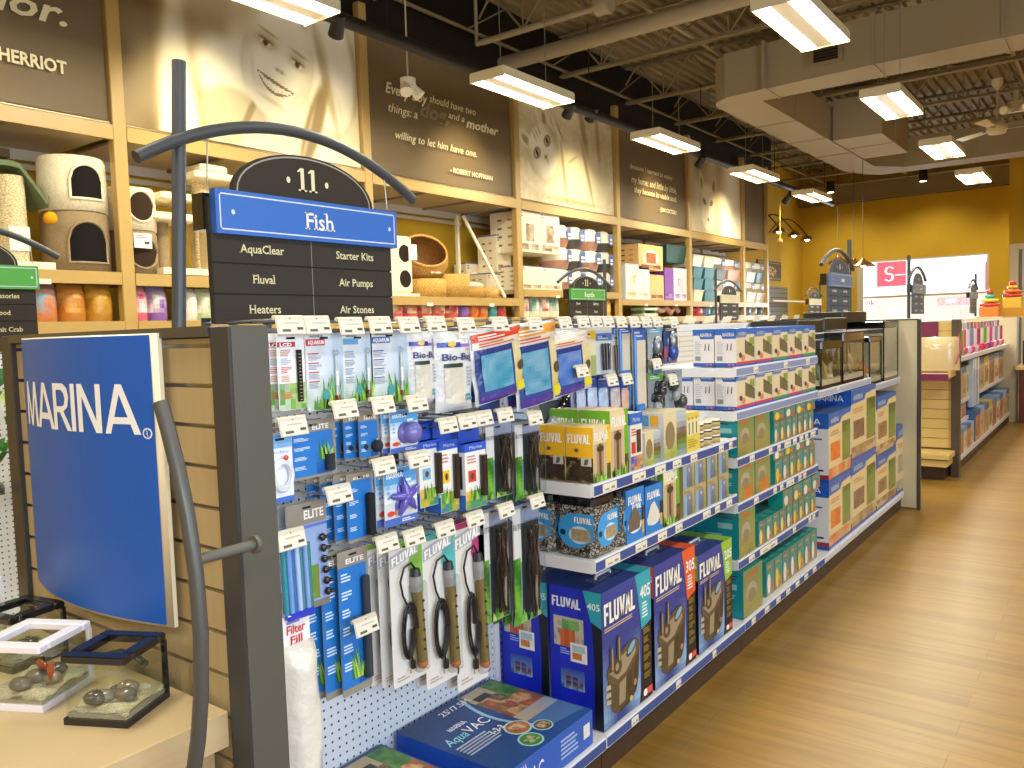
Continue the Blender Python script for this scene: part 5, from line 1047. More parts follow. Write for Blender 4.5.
def vac_box(w, d, h, t1="25'/7.5M"):
    mm = M(); carton(mm, w, d, h, '#2a5ab4', '#1f4fb4', '#1f3468'); F, L, T, _ = faces(w, d, h)
    mm.patch(T, .001, .001, w - .001, d - .001, 14, 12, lambda u, v: mixc('#1b2c5c', '#2b5ea8', (1 - v) * .5 + u * .3), 1)
    # artwork on the lid: pictured tank room inside a pale curve, three round pictures
    cv = [(w * (.6 - .1 * sin(pi * k / 12)), d * (.98 - .8 * k / 12)) for k in range(13)]
    for i in range(12): mm.poly(T, [cv[i], cv[i + 1], (cv[i + 1][0] + w * .03, cv[i + 1][1]), (cv[i][0] + w * .03, cv[i][1])], '#8fb6cc', 2)
    mm.patch(T, w * .6, d * .3, w * .985, d * .97, 26, 26, vacfn, 2); mm.poly(T, [(w * .66, d * .12), (w * .985, d * .06), (w * .985, d * .3), (w * .6, d * .3)], '#4f74ac', 2)
    for (u, v, ru, c) in ((.5, .3, .1, '#b5683a'), (.42, .12, .09, '#4a8a3a'), (.62, .17, .075, '#6a5a3a')): mm.ell(T, w * u, d * v, w * ru, d * ru * 1.05, '#a9d4dc', 4, 20); mm.ell(T, w * u, d * v, w * ru * .85, d * ru * .88, c, 5, 20); mm.patch(T, w * (u - ru * .55), d * (v - ru * .5), w * (u + ru * .55), d * (v + ru * .5), 6, 5, scenefn(['#3a2c20', c, '#c9b894', c], 3, u * 9), 7)
    mm.text(T, t1, w * .48, d * .86, d * .065, '#e6e6ea', 5, al='c', w=w * .3, bold=.015); mm.text(T, 'MARINA', w * .2, d * .66, d * .05, '#dfe4ee', 5, w=w * .17, bold=.03); mm.text(T, 'Aqua', w * .05, d * .52, d * .1, '#8fd0dc', 5, w=w * .2, shear=.3); mm.text(T, 'VAC', w * .26, d * .53, d * .1, '#e6e6ea', 5, w=w * .22)
    mm.lines(T, w * .05, d * .32, w * .4, d * .48, 5, '#aebad6', 4, 5); mm.text(T, '1-2-3', w * .34, d * .38, d * .06, '#e6e6ea', 5, w=w * .12, bold=.04)
    mm.text(F, 'VAC', w * .2, h * .2, h * .5, '#e6e6ea', 3, w=w * .2); mm.text(F, 'MARINA', w * .06, h * .68, h * .2, '#dfe4ee', 3, w=w * .16); mm.rect(F, w * .88, h * .3, w * .96, h * .7, '#d8d8d2', 2); mm.lines(F, w * .6, h * .2, w * .85, h * .8, 5, '#9ab4e0', 2, 3)
    return [('carton', mm)]
boxthing('gravel_vacuum_box', 'flat blue aquarium vacuum box lying on the base deck, fully seen', 'box', -1.338, 1.922, .1385, .46, .42, .112, vac_box)
boxthing('gravel_vacuum_box', 'flat blue aquarium vacuum box cropped by the bottom edge', 'box', -1.345, 1.40, .1385, .47, .42, .1, vac_box, t1="50'/15M")
# --- shelf A
def small_filter(w, d, h, c='#eeb822', seed=1, green=False):
    mm = M(); carton(mm, w, d, h, '#d8c8a0', c, '#d6c294'); F, L, T, _ = faces(w, d, h)
    mm.poly(F, [(w * .78, 0), (w, 0), (w, h), (w * .78, h)], ('card', c), 1); mm.rect(F, 0, h * .72, w * .8, h * .97, '#dfcca4', 2); mm.text(F, 'FLUVAL', w * .06, h * .75, h * .15, '#f4efe2', 4, w=w * .82, bold=.08)
    mm.patch(F, w * .04, h * .02, w * .74, h * .69, 5, 9, lambda u, v: mixc('#6b4a34', '#c9b490', min(1, abs(u - .5) * 2.3)) if v > .1 else C_('#7a9a3c'), 2); mm.ell(F, w * .4, h * .6, w * .2, h * .06, '#4a3626', 4); plants(mm, F, 0, w * .9, .001, h * .2, 12, 4, seed); mm.patch(F, w * .78, .001, w, h * .3, 3, 5, scenefn(['#6a7a2c', '#3a2c1c', '#a0862c'], 3, seed), 2)
    mm.text(L, 'FLUVAL', d * .08, h * .7, h * .17, '#f6f3ea', 4, w=d * .84, bold=.08); mm.ell(L, d * .4, h * .58, d * .08, h * .035, '#6a5a4a', 4); 
    mm.patch(L, .001, .001, d - .001, h * .45, 14, 12, scenefn(['#17110c', '#2c2018', '#4a3a2c', '#241a12', '#8f8474', '#1c1610'], 5, seed), 2); mm.rect(L, d * .56, h * .3, d * .94, h * .45, '#c9c4b8', 3); mm.poly(L, [(d * .66, h * .31), (d * .8, h * .33), (d * .84, h * .43), (d * .7, h * .42)], '#55605c', 5)
    return [('carton', mm)]
ZAt, ZBt = ZA + .0045, ZB + .0045
def onshelf(name, lb, a, b_, top, bot, z, d, fn, X=XS - .005, cat='box', n=1, grp=None, dx=.004, bl=None, **k):
    y, w, h = bplace(a, b_, top, bot, X); r = boxthing(name, lb, cat, X, y, z, w, d, h, fn, group=grp, **k)
    for i in range(1, n): dup(r, (r.location.x - (d + dx) * i, y, z), (bl or lb) + ', ' + ['directly behind', 'two behind', 'three behind'][i - 1], grp)
    return r
onshelf('internal_filter_box', 'yellow filter box with photo of a brown filter, at the shelf corner', 594, 611, 432, 487, ZAt, .105, small_filter, n=2)
onshelf('internal_filter_box', 'taller green filter box behind the yellow ones', 611, 629, 411, 477, ZAt, .12, small_filter, c='#6aa82c', seed=4, n=2)
boxthing('power_head_box', 'low white and blue box at the back of the upper shelf', 'box', -1.6, 2.45, ZAt, .1, .085, .2, lambda w, d, h: white_blue(w, d, h)) if 0 else None
def white_blue(w, d, h, seed=1, band='#2c63c0'):
    mm = M(); carton(mm, w, d, h, '#ddd8cc', '#d5dae4', '#c9ccd4'); F, L, T, _ = faces(w, d, h)
    for f, q in ((F, w), (L, d)): mm.rect(f, 0, h * .8, q, h, band, 1); mm.text(f, 'Marina', q * .5, h * .85, h * .08, '#cfe0f4', 3, al='c', w=q * .6); mm.lines(f, q * .1, h * .6, q * .6, h * .74, 3, '#b5583c' if f is F else '#7d9ad0', 2, seed)
    mm.patch(F, w * .5, h * .3, w * .85, h * .7, 2, 4, lambda u, v: mixc('#3a2c24', '#5a4434', u), 3); mm.rect(F, w * .08, h * .3, w * .4, h * .5, '#c8342c', 3); mm.patch(F, 0.001, .001, w - .001, h * .25, 4, 4, scenefn(['#d8552c', '#c89a3c', '#2a4ab0', '#c83a5a'], 3, seed), 2); mm.rect(L, d * .5, h * .3, d * .8, h * .5, '#2c63c0', 3)
    return [('carton', mm)]
onshelf('filter_box', 'narrow white box with blue top and red square', 631, 643, 413, 470, ZAt, .07, white_blue, n=2)
boxthing('pump_box', 'white and blue box at the back of the upper shelf, left one', 'box', -1.62, 2.33, ZAt, .14, .1, .21, white_blue); boxthing('pump_box', 'white and blue box at the back of the upper shelf, right one', 'box', -1.62, 2.5, ZAt, .14, .1, .21, white_blue, seed=3)
def scene_box(w, d, h, seed=1, top='#c9c0a0', blue=False):
    mm = M(); carton(mm, w, d, h, '#c9bd96', '#c3c8d2', top); F, L, T, _ = faces(w, d, h)
    mm.patch(F, .001, .001, w * .55, h - .001, 4, 8, lambda u, v: mixc('#8fa03c', '#d8cba0', v * 1.6 - .1 + .3 * vn(u * 3, v * 5, seed)), 1); mm.ell(F, w * .27, h * .5, w * .2, h * .3, '#8a7a58', 3); mm.patch(F, w * .55, .001, w - .001, h - .001, 4, 8, lambda u, v: pal(['#93a5b8', '#6a8a3c', '#6a4a2c', '#a9b4bc', '#b9c2cc'], v * .9 + .1 * vn(u * 4, v * 5, seed)), 1)
    mm.rect(L, d * .1, h * .72, d * .4, h * .95, '#5f9ccc', 2); mm.rect(L, d * .46, h * .72, d * .8, h * .95, '#e2a83c', 2); mm.lines(L, d * .1, h * .3, d * .8, h * .65, 6, '#8f98a8', 2, seed); plants(mm, L, d * .1, d * .9, .001, h * .2, 8, 2, seed)
    return [('carton', mm)]
onshelf('decor_filter_box', 'small box with rock and plant photo in front of a white one', 645, 661, 432, 465, ZAt, .06, scene_box, seed=3)
onshelf('decor_filter_box', 'white box with blue and orange squares on its side', 664, 687, 416, 462, ZAt, .1, scene_box, n=2)
def yellow_box(w, d, h):
    mm = M(); carton(mm, w, d, h, '#d8c454', '#d0c070', '#d8cc8a'); F, L, T, _ = faces(w, d, h); mm.rect(F, 0, h * .42, w, h * .85, '#e2d8a8', 1)
    for k in range(3): mm.rect(F, w * (.15 + .28 * k), h * .45, w * (.22 + .28 * k), h * .75, '#5a5444', 2); mm.ell(F, w * (.18 + .28 * k), h * .85, w * .07, h * .04, '#c98a2c', 2)
    mm.lines(F, w * .1, h * .1, w * .9, h * .34, 4, '#b0983a', 2); return [('carton', mm)]
onshelf('media_box', 'bright yellow box near the right end of the upper shelf', 687, 700, 417, 456, ZAt, .09, yellow_box, n=2)
def can(w, d, h, seed=1):
    mm = M(); r = w / 2; mm.lathe([(0, 0), (r, 0), (r, h * .15), (r * 1.02, h * .15), (r * 1.02, h * .6)], ('satin', '#c9b47a'), 14); mm.lathe([(r * 1.02, h * .6), (r * 1.02, h * .78), (r, h * .8)], ('satin', '#2c2824'), 14); mm.lathe([(r, h * .8), (r, h), (0, h)], ('satin', '#e2dcc8'), 14)
    return [('pot', mm)]
c0 = None
for col in range(4):
    for row in range(3):
        y = 3.02 + .085 * col; x = XS - .05; z = ZAt + .033 * row
        lb = 'small banded pot on the upper shelf, column %d from the left, %s' % (col + 1, ['bottom of stack', 'middle of stack', 'top of stack'][row])
        if c0 is None: c0 = boxthing('food_pot', lb, 'pot', x + .035, y, z, .07, .07, .032, can, group='small stacked pots on the upper shelf')
        else: dup(c0, (c0.location.x, y, z), lb)
# --- shelf B: gravel jars, blue media boxes, green box, stacks of blue grey boxes
def jar(w, d, h, seed=1):
    g = M(); a, b_ = d / 2, w / 2; c = .02
    def ringp(s, z): return [(-a * s + c, -b_ * s, z), (a * s - c, -b_ * s, z), (a * s, -b_ * s + c, z), (a * s, b_ * s - c, z), (a * s - c, b_ * s, z), (-a * s + c, b_ * s, z), (-a * s, b_ * s - c, z), (-a * s, -b_ * s + c, z)]
    zs = [(.94, 0), (1, .012), (1, h * .76), (.9, h * .83)]; P = sum([ringp(s, z) for s, z in zs], [])
    g.add(P, [tuple(range(7, -1, -1)), tuple(range(24, 32))] + [(k * 8 + i, k * 8 + (i + 1) % 8, k * 8 + 8 + (i + 1) % 8, k * 8 + 8 + i) for k in range(3) for i in range(8)], 'jargravel')
    F, L, T, _ = faces(w, d, h)
    for f, q in ((F, w), (L, d)):
        pts = [(q * .62, h * .14)] + [(q * (.5 + .42 * cos(t)), h * (.42 + .3 * sin(t))) for t in (radians(a_) for a_ in range(250, 90, -16))] + [(q * .97, h * .72), (q * .97, h * .3)]
        g.poly(f, pts, '#3a96d8', 3); g.ell(f, q * .62, h * .36, q * .27, h * .15, '#b9d8ee', 5); g.patch(f, q * .42, h * .26, q * .88, h * .46, 6, 4, scenefn(['#8c7a58', '#a9987a', '#5f523c'], 5, seed), 7)
        g.text(f, 'FLUVAL', q * .5, h * .56, h * .1, '#f2f0e6', 8, w=q * .44, bold=.08); g.ell(f, q * .2, h * .38, q * .07, h * .05, '#1a2a4a', 6)
    lid = M(); s = .92; lid.cbox(-a * s, -b_ * s, h * .83, a * s, b_ * s, h, ('gloss', '#1b1a1d'), .012)
    return [('jar', g), ('lid', lid)]
m, nt, b = node_mat('jargravel'); b.inputs['Roughness'].default_value = .15; b.inputs['Coat Weight'].default_value = .5
tc = nt.nodes.new('ShaderNodeTexCoord'); vo = nt.nodes.new('ShaderNodeTexVoronoi'); vo.inputs['Scale'].default_value = 230; nt.links.new(tc.outputs['Object'], vo.inputs['Vector'])
cr = nt.nodes.new('ShaderNodeValToRGB'); e = cr.color_ramp.elements; e[0].position = .1; e[0].color = (*C_('#1c1a18'), 1); e[1].position = .95; e[1].color = (*C_('#a8a298'), 1); e2 = cr.color_ramp.elements.new(.55); e2.color = (*C_('#4f493f'), 1)
sp = nt.nodes.new('ShaderNodeSeparateColor'); nt.links.new(vo.outputs['Color'], sp.inputs[0]); nt.links.new(sp.outputs[0], cr.inputs[0]); nt.links.new(cr.outputs[0], b.inputs['Base Color'])
j0 = boxthing('media_jar', 'square jar of filter gravel with black lid at the shelf corner', 'jar', XS - .008, 2.305, ZBt, .15, .155, .2, jar)
dup(j0, (j0.location.x - .165, 2.3, ZBt), 'square jar of filter gravel behind the corner jar'); dup(j0, (j0.location.x, 2.475, ZBt), 'square jar of filter gravel, second along the shelf front'); dup(j0, (j0.location.x - .165, 2.475, ZBt), 'square jar of gravel behind the second jar')
def blue_media(w, d, h, seed=1, rock='#6a5f4c'):
    mm = M(); carton(mm, w, d, h, '#2a7cc8', '#1f5fa8', '#1c3f78'); F, L, T, _ = faces(w, d, h)
    mm.text(F, 'FLUVAL', w * .1, h * .72, h * .15, '#f2f0e8', 4, w=w * .75, bold=.08); mm.poly(F, [(w * .1, h * .2), (w * .7, h * .22), (w * .78, h * .4), (w * .5, h * .66), (w * .3, h * .6), (w * .12, h * .38)], rock, 3); mm.ell(F, w * .45, h * .3, w * .38, h * .14, '#cfe2f2', 2); mm.rect(F, w * .84, h * .1, w * .97, h * .62, '#c9a83a', 2); mm.rect(F, w * .84, h * .35, w * .97, h * .62, '#3a2c20', 3)
    return [('carton', mm)]
onshelf('media_box', 'blue filter media box with dark rock picture, first after the jars', 627, 645, 499, 552, ZBt, .13, blue_media, n=2)
onshelf('media_box', 'blue filter media box with white ring picture', 646, 663, 493, 541, ZBt, .13, blue_media, rock='#d8d2c6', n=2)
onshelf('internal_filter_box', 'tall green filter box between blue boxes and stacked cartons', 664, 680, 471, 530, ZBt, .15, small_filter, c='#6aa82c', seed=7, n=1)
def bluegrey(w, d, h, seed=1):
    mm = M(); carton(mm, w, d, h, '#b3a078', '#a3946c', '#b3a37a'); F, L, T, _ = faces(w, d, h); mm.rect(F, w * .05, .002, w * .3, h * .78, '#7fa6cc', 1); mm.patch(F, w * .3, .003, w * .78, h * .8, 4, 5, lambda u, v: mixc('#55607a', '#7d8296', v + .2 * vn(u * 3, v * 3, seed)), 1); mm.patch(F, w * .78, .001, w, h, 2, 4, lambda u, v: mixc('#7d8a3c', '#b5a878', v), 1); mm.ell(F, w * .52, h * .65, w * .06, h * .07, '#c9c2b2', 3); mm.lines(F, w * .1, h * .82, w * .7, h * .94, 2, '#8c7a50', 2)
    return [('carton', mm)]
b0 = None
for i in range(4):
    for j in range(2):
        y = [2.94, 3.05, 3.17, 3.29][i]; lb = '%s small carton with blue grey pump picture, %s row of two' % (['first from the left', 'second', 'third', 'last'][i], ['bottom', 'upper'][j]); z = ZBt + j * .111
        if b0 is None: b0 = boxthing('pump_box', lb, 'box', XS - .005, y, z, .104, .09, .11, bluegrey, group='stacked small pump cartons')
        else: dup(b0, (b0.location.x, y, z), lb)
        dup(b0, (b0.location.x - .095, y, z), lb.replace('small carton', 'carton') + ', behind')
# --- third bay: starter kit boxes on the two upper shelves
def kit_box(w, d, h, seed=1, band2='#c8405a'):
    mm = M(); carton(mm, w, d, h, '#d9c8a6', '#e4e2e6', '#3f6fc0'); F, L, T, _ = faces(w, d, h)
    for f, q in ((F, w), (L, d)): mm.rect(f, 0, h * .84, q, h, '#2f66bd', 1); mm.rect(f, 0, 0, q, h * .1, '#2f5cb4', 1)
    mm.poly(L, [(d * .3, h * .84), (d * .36, h * .74), (d * .98, h * .74), (d, h * .84)], '#2f66bd', 1); mm.text(L, 'MARINA', d * .36, h * .8, h * .1, '#dfe6f2', 3, w=d * .56, bold=.05)
    mm.poly(F, [(0, h * .84), (0, h * .76), (w * .5, h * .76), (w * .6, h * .84)], '#5c7fb4', 1); mm.text(F, 'MARINA', w * .08, h * .82, h * .09, '#c9c9b8', 3, w=w * .45, bold=.05)
    for k in range(2): mm.poly(L, [(d * (.55 + .17 * k), h * .42), (d * (.6 + .17 * k), h * .44), (d * (.62 + .17 * k), h * .62), (d * (.58 + .17 * k), h * .6)], '#3a3c44', 3)
    mm.rect(L, d * .1, h * .16, d * .36, h * .28, '#8d8f98', 3); mm.lines(L, d * .08, h * .32, d * .45, h * .68, 7, '#c3c1ca', 2, seed); mm.ell(L, d * .66, h * .05, d * .06, h * .025, '#d8607a', 3); mm.ell(L, d * .84, h * .05, d * .06, h * .025, '#d8607a', 3)
    mm.poly(F, [(w * .45, h * .7), (w * .97, h * .5), (w * .97, h * .2), (w * .45, h * .34)], '#6a6448', 2); mm.patch(F, w * .7, h * .55, w * .97, h * .75, 2, 3, lambda u, v: C_('#8a9a4c'), 2); mm.ell(F, w * .2, h * .3, w * .08, h * .07, '#3c4450', 3); mm.ell(F, w * .35, h * .22, w * .1, h * .08, '#d87a5a', 3); mm.rect(F, 0, h * .05, w, h * .12, band2, 2)
    return [('carton', mm)]
ks = [(738, 752), (752, 765), (765, 781), (781, 797), (797, 814)]
for row, (zz, hh, nd) in enumerate(((ZS[0], .168, 2), (ZS[1], .172, 3))):
    k0 = None
    for i in range(5):
        w = .222; y = 3.56 + i * .232
        for j in range(nd):
            if i and j > 1: continue
            lb = 'white and blue aquarium kit box on the %s, %s along, %s' % (['top shelf', 'second shelf'][row], ORD[i], ['front', 'second back', 'third back'][j])
            if k0 is None: k0 = boxthing('aquarium_kit_box', lb, 'box', XS - .004, y, zz + .0045, w, .1, hh, kit_box, group='aquarium kit boxes')
            elif j == 0 and i in (2, 4): boxthing('aquarium_kit_box', lb, 'box', XS - .004, y, zz + .0045, w, .1, hh, kit_box, group='aquarium kit boxes', band2='#4f9a44', seed=i)
            else: dup(k0, (k0.location.x - .104 * j, y, zz + .0045), lb)
# teal filter and insert boxes
def teal_big(w, d, h, seed=1, orange=False):
    mm = M(); carton(mm, w, d, h, '#8c8a50', '#148c94', '#1c8486'); F, L, T, _ = faces(w, d, h)
    mm.patch(F, .001, .001, w - .001, h - .001, 7, 9, lambda u, v: mixc(pal(['#6f7a34', '#9a8a50', '#8c9050', '#7a8850', '#6a8c5c'], v * .8 + .3 * vn(u * 3, v * 4, seed)), '#c9702c', .8 if orange and v < .3 and abs(u - .6) < .3 else 0), 1)
    mm.ell(F, w * .4, h * .5, w * .28, h * .2, '#a89c84', 3); mm.ell(F, w * .42, h * .42, w * .2, h * .14, '#8a7c5e', 4); mm.lines(F, w * .1, h * .78, w * .8, h * .92, 2, '#b5683c', 3, seed, .7)
    mm.lines(L, d * .3, h * .8, d * .9, h * .92, 2, '#4a4a4c', 2, seed); mm.rect(L, d * .5, h * .6, d * .85, h * .72, '#8fc0be', 2); mm.lines(L, d * .2, h * .35, d * .85, h * .5, 3, '#9accca', 2, seed); mm.lines(L, d * .2, h * .1, d * .8, h * .28, 4, '#3a9a9a', 2, seed)
    return [('carton', mm)]
def teal_small(w, d, h, seed=1):
    mm = M(); carton(mm, w, d, h, '#2a8a80', '#14908c', '#1c8480'); F, L, T, _ = faces(w, d, h)
    mm.patch(F, .001, .001, w - .001, h - .001, 5, 7, lambda u, v: mixc(pal(['#b07a44', '#5a8a6a', '#2a8f88', '#229088', '#3f8f7c'], v), '#8a5a4c', .6 * vn(u * 4, v * 5, seed)), 1)
    mm.ell(F, w * .3, h * .35, w * .2, h * .3, ['#e0d27a', '#dfe0d0', '#e2c03c', '#cfd8c8'][seed % 4], 3); mm.ell(F, w * .62, h * .3, w * .15, h * .1, ['#e0702c', '#d0564c', '#d8863c'][seed % 3], 4); mm.lines(F, w * .15, h * .78, w * .85, h * .9, 1, '#c0905c', 3)
    mm.lines(T, w * .1, d * .2, w * .9, d * .8, 3, '#4fa598', 2, seed)
    return [('carton', mm)]
SHN = ['base deck', 'lowest shelf', 'second shelf up', 'third shelf up']
zs = [.1385, ZS[4] + .0045, ZS[3] + .0045, ZS[2] + .0045]; hb = [.215, .222, .18, .178]
def trow(si, ys, w, d, h, seed, zoff, name='filter_insert_box', lab='small teal box', first={}, deep=1, X=XS):
    for i, y in enumerate(ys):
        for j in range(deep):
            key = (w, d, h, seed + i % 3); lb = '%s, %s from the left on the %s%s%s' % (lab, ORD[i], SHN[si], ' in the upper layer' if zoff else '', ', behind' if j == 1 else ', at the back' if j else '')
            if key not in first: first[key] = boxthing(name, lb, 'box', X - .005, y, zs[si] + zoff, w, d, h, teal_small, seed=seed + i % 3, group='small teal insert boxes'); o_ = first[key]; continue
            o_ = first[key]; dup(o_, (X - .005 - d / 2 - (d + .003) * j, y, zs[si] + zoff), lb)
for si, X in ((0, XF - .01), (1, XS), (2, XS), (3, XS)):
    n = 1 if si in (0, 1) else 2
    for i in range(n):
        w_ = .2 if si else .24
        for j in range(2): boxthing('power_filter_box', 'large teal box with fish tank photo, %s on the %s%s' % (ORD[i], SHN[si], ', behind' if j else ''), 'box', X - .005 - j * (.203 if si < 2 else .193), 3.555 + i * (w_ + .01) + (.02 if si == 0 else 0), zs[si], w_, .2 if si < 2 else .19, hb[si], teal_big, orange=(si == 2), seed=si + i)
trow(0, [3.86 + .118 * i for i in range(7)], .112, .085, .165, 1, 0, deep=4, X=XF - .03)
trow(1, [3.745 + .1 * i for i in range(9)], .094, .075, .118, 4, 0, deep=2); trow(1, [4.12 + .16 * i for i in range(4)], .15, .075, .085, 7, .1195, lab='flat teal box')
trow(2, [3.985 + .11 * i for i in range(6)], .104, .075, .12, 2, 0, deep=2); trow(2, [3.99 + .165 * i for i in range(4)], .155, .075, .06, 5, .1215, lab='flat teal box')
trow(3, [3.965 + .092 * i for i in range(7)], .086, .07, .108, 3, 0, deep=2); trow(3, [4.0 + .17 * i for i in range(4)], .16, .075, .065, 6, .1095, lab='flat teal box')
# --- fourth and fifth bay: big aquarium kit cartons
def tank_kit(w, d, h, seed=1, pic=('#d8672c', '#e08a3c', '#c84a2c')):
    mm = M(); carton(mm, w, d, h, '#dcc693', '#d8d6da', '#3f5f9c'); F, L, T, _ = faces(w, d, h)
    mm.poly(L, [(0, h * .84), (d * .15, h * .84), (d * .28, h * .78), (d, h * .78), (d, h), (0, h)], '#1f58b8', 1); mm.text(L, 'MARINA', d * .38, h * .845, h * .085, '#e6ebf4', 3, w=d * .5, bold=.05); mm.rect(L, 0, h * .0, d, h * .05, '#1f48a8', 1); mm.rect(L, 0, h * .05, d, h * .11, '#9c2834', 1)
    mm.rect(L, d * .1, h * .62, d * .9, h * .64, '#2a4a8c', 2); mm.ell(L, d * .5, h * .5, d * .06, h * .03, '#2a2c34', 2); mm.rect(L, d * .6, h * .16, d * .92, h * .19, '#2a3a6c', 2)
    mm.poly(F, [(0, h * .8), (w * .5, h * .82), (w * .58, h * .9), (w, h * .93), (w, h), (0, h)], '#3d66b0', 1); mm.text(F, 'MARINA', w * .08, h * .85, h * .075, '#c9d2e0', 3, w=w * .36, bold=.05); mm.rect(F, 0, 0, w, h * .05, '#3a58a0', 1)
    mm.lines(F, w * .08, h * .66, w * .5, h * .74, 2, '#c99a70', 2, seed, .7); mm.patch(F, w * .08, h * .3, w * .5, h * .56, 4, 5, lambda u, v: pal(list(pic), vn(u * 3, v * 3, seed)), 2); mm.patch(F, w * .6, h * .22, w * .97, h * .82, 4, 7, lambda u, v: pal(['#7a7440', '#8c9048', '#6f8a40', '#55522c'], v * .7 + .4 * vn(u * 4, v * 5, seed)), 2); mm.patch(F, .001, h * .05, w, h * .2, 7, 2, scenefn(['#dcc693', pic[0], '#cbb07c', '#b58a5c'], 4, seed), 2)
    return [('carton', mm)]
pics = [('#d8672c', '#e08a3c', '#c84a2c'), ('#9a7a5c', '#7a5c4c', '#a98a6c'), ('#8a6a4c', '#a5805c', '#6f5a44'), ('#9aa088', '#b5a87c', '#8c9a78')]
for i, (xa, xb, hs) in enumerate(((829, 851, (.393, .4)), (851.5, 876, (.44, .45)), (876.5, 896, (.37, .42)), (896.5, 913, (.52,)))):
    z = .1385; ya, yb = OX(xa, 540 - 12 * i, XF - .012).y, OX(xb, 530 - 12 * i, XF - .012).y
    for j, h_ in enumerate(hs):
        boxthing('aquarium_carton', '%s large white and blue aquarium carton from the left, %s' % (['first', 'second', 'third', 'fourth'][i], 'bottom layer' if j == 0 else 'stacked on top'), 'box', XF - .012, R3((ya + yb) / 2), z, R3(yb - ya - .008), .38, h_, tank_kit, seed=i + 5 * j, pic=pics[min(3, i)]); z += h_ + .001
# display aquariums on the shelves above
def aquarium(w, d, h, lid=.06, seed=1, planted=True, hood='#121212', big=False):
    out = []; F, L, T, _ = faces(w, d, h); a, b_ = d / 2, w / 2
    g = M(); e = .003
    for (p, q) in (((-a + e, -b_ + e), (a - e, -b_ + e)), ((a - e, -b_ + e), (a - e, b_ - e)), ((a - e, b_ - e), (-a + e, b_ - e)), ((-a + e, b_ - e), (-a + e, -b_ + e))): g.quad((*p, .02), (*q, .02), (*q, h - lid), (*p, h - lid), 'glass')
    out.append(('glass_walls', g))
    fr_ = M()
    for x in (-a, a - .008):
        for y in (-b_, b_ - .008): fr_.box(x, y, .02, x + .008, y + .008, h - lid, ('gloss', '#1a1918'))
    fr_.box(-a, -b_, 0, a, b_, .02, ('gloss', '#1a1918')); out.append(('frame', fr_))
    hd = M(); hd.cbox(-a - .004, -b_ - .004, h - lid, a + .004, b_ + .004, h, ('gloss', hood), .01); out.append(('hood', hd))
    gr = M(); gr.box(-a + .006, -b_ + .006, .02, a - .006, b_ - .006, .05, 'sandbed'); out.append(('gravel_bed', gr))
    bk = M(); bk.box(-a + .004, -b_ + .006, .05, -a + .008, b_ - .006, h - lid, ('matte', '#4c4a34')); 
    if planted: out.append(('back_picture', bk))
    if planted:
        pm = M(); r = random.Random(seed)
        for k in range(26):
            x = r.uniform(-a * .7, a * .8); y = r.uniform(-b_ * .85, b_ * .85); hh = r.uniform(.3, .85) * (h - lid - .05); c = ('satin', ['#5f6b34', '#7a6a3c', '#8a7a4a', '#4a5a30', '#6f5a34', '#a08c58'][k % 6]); q = .008
            pm.add([(x - q, y, .05), (x + q, y + .004, .05), (x + q * 1.4, y + .01, .05 + hh * .6), (x + r.uniform(-.02, .02), y + r.uniform(-.02, .02), .05 + hh), (x - q * 1.2, y - .004, .05 + hh * .55)], [(0, 1, 2, 3, 4), (4, 3, 2, 1, 0)], c)
        out.append(('plants', pm))
    rk = M(); r = random.Random(seed + 2)
    for k in range(5): rk.ball((r.uniform(-a * .6, a * .7), r.uniform(-b_ * .7, b_ * .7), .06), r.uniform(.014, .03), ('satin', ['#b0a488', '#8c8070', '#c8bda0'][k % 3]), 1.2, 1, .8)
    out.append(('rocks', rk)); return out
z1, z2 = ZT1 + .0045, ZT2 + .0045
boxthing('aquarium', 'planted display aquarium with black frame, nearest on the tank shelf', 'aquarium', XS - .006, 4.93, z1, .42, .24, .275, aquarium, seed=2, lid=.05)
boxthing('aquarium', 'planted display aquarium with olive backdrop, second on the tank shelf', 'aquarium', XS - .006, 5.42, z1, .5, .26, .315, aquarium, seed=5, lid=.06)
boxthing('aquarium', 'small clear display aquarium with an orange ornament', 'aquarium', XS - .006, 6.0, z2, .34, .22, .33, aquarium, seed=7, planted=False, lid=.04)
boxthing('aquarium', 'tall clear display aquarium beside the beige end panel', 'aquarium', XS - .006, 6.47, z2, .46, .26, .43, aquarium, seed=8, planted=False, lid=.05)
mm = M(); mm.ball((0, 0, .04), .035, ('satin', '#b5542c'), 1, 1, 1.3); mm.ball((.01, .04, .025), .022, ('satin', '#7a8a3c')); mm.ball((0, 0, .09), .016, ('satin', '#8c3a24')); o = mm.build('tank_ornament', None, (XS - .1, 6.0, z2 + .051)); tag(o, 'orange rock ornament inside the small clear aquarium', 'ornament')
for k, (y0_, y1_, zz, hh, lb) in enumerate(((4.7, 5.2, 1.4, .075, 'black aquarium hood box behind the nearest planted tank'), (5.22, 5.75, 1.405, .08, 'black aquarium hood box, second along the top'), (5.7, 6.35, 1.45, .075, 'long grey black hood on top at the tank bay'))):
    mm = M(); mm.cbox(-1.76, y0_, zz, -1.48 if k < 2 else -1.5, y1_, zz + hh, ('satin', '#1c1b1a'), .008); o = mm.build('aquarium_hood'); tag(o, lb, 'hood')
shelf(YS_[3], YS_[5], 1.392, XS - .12, name='top_shelf', stripc='#2c2a2a')
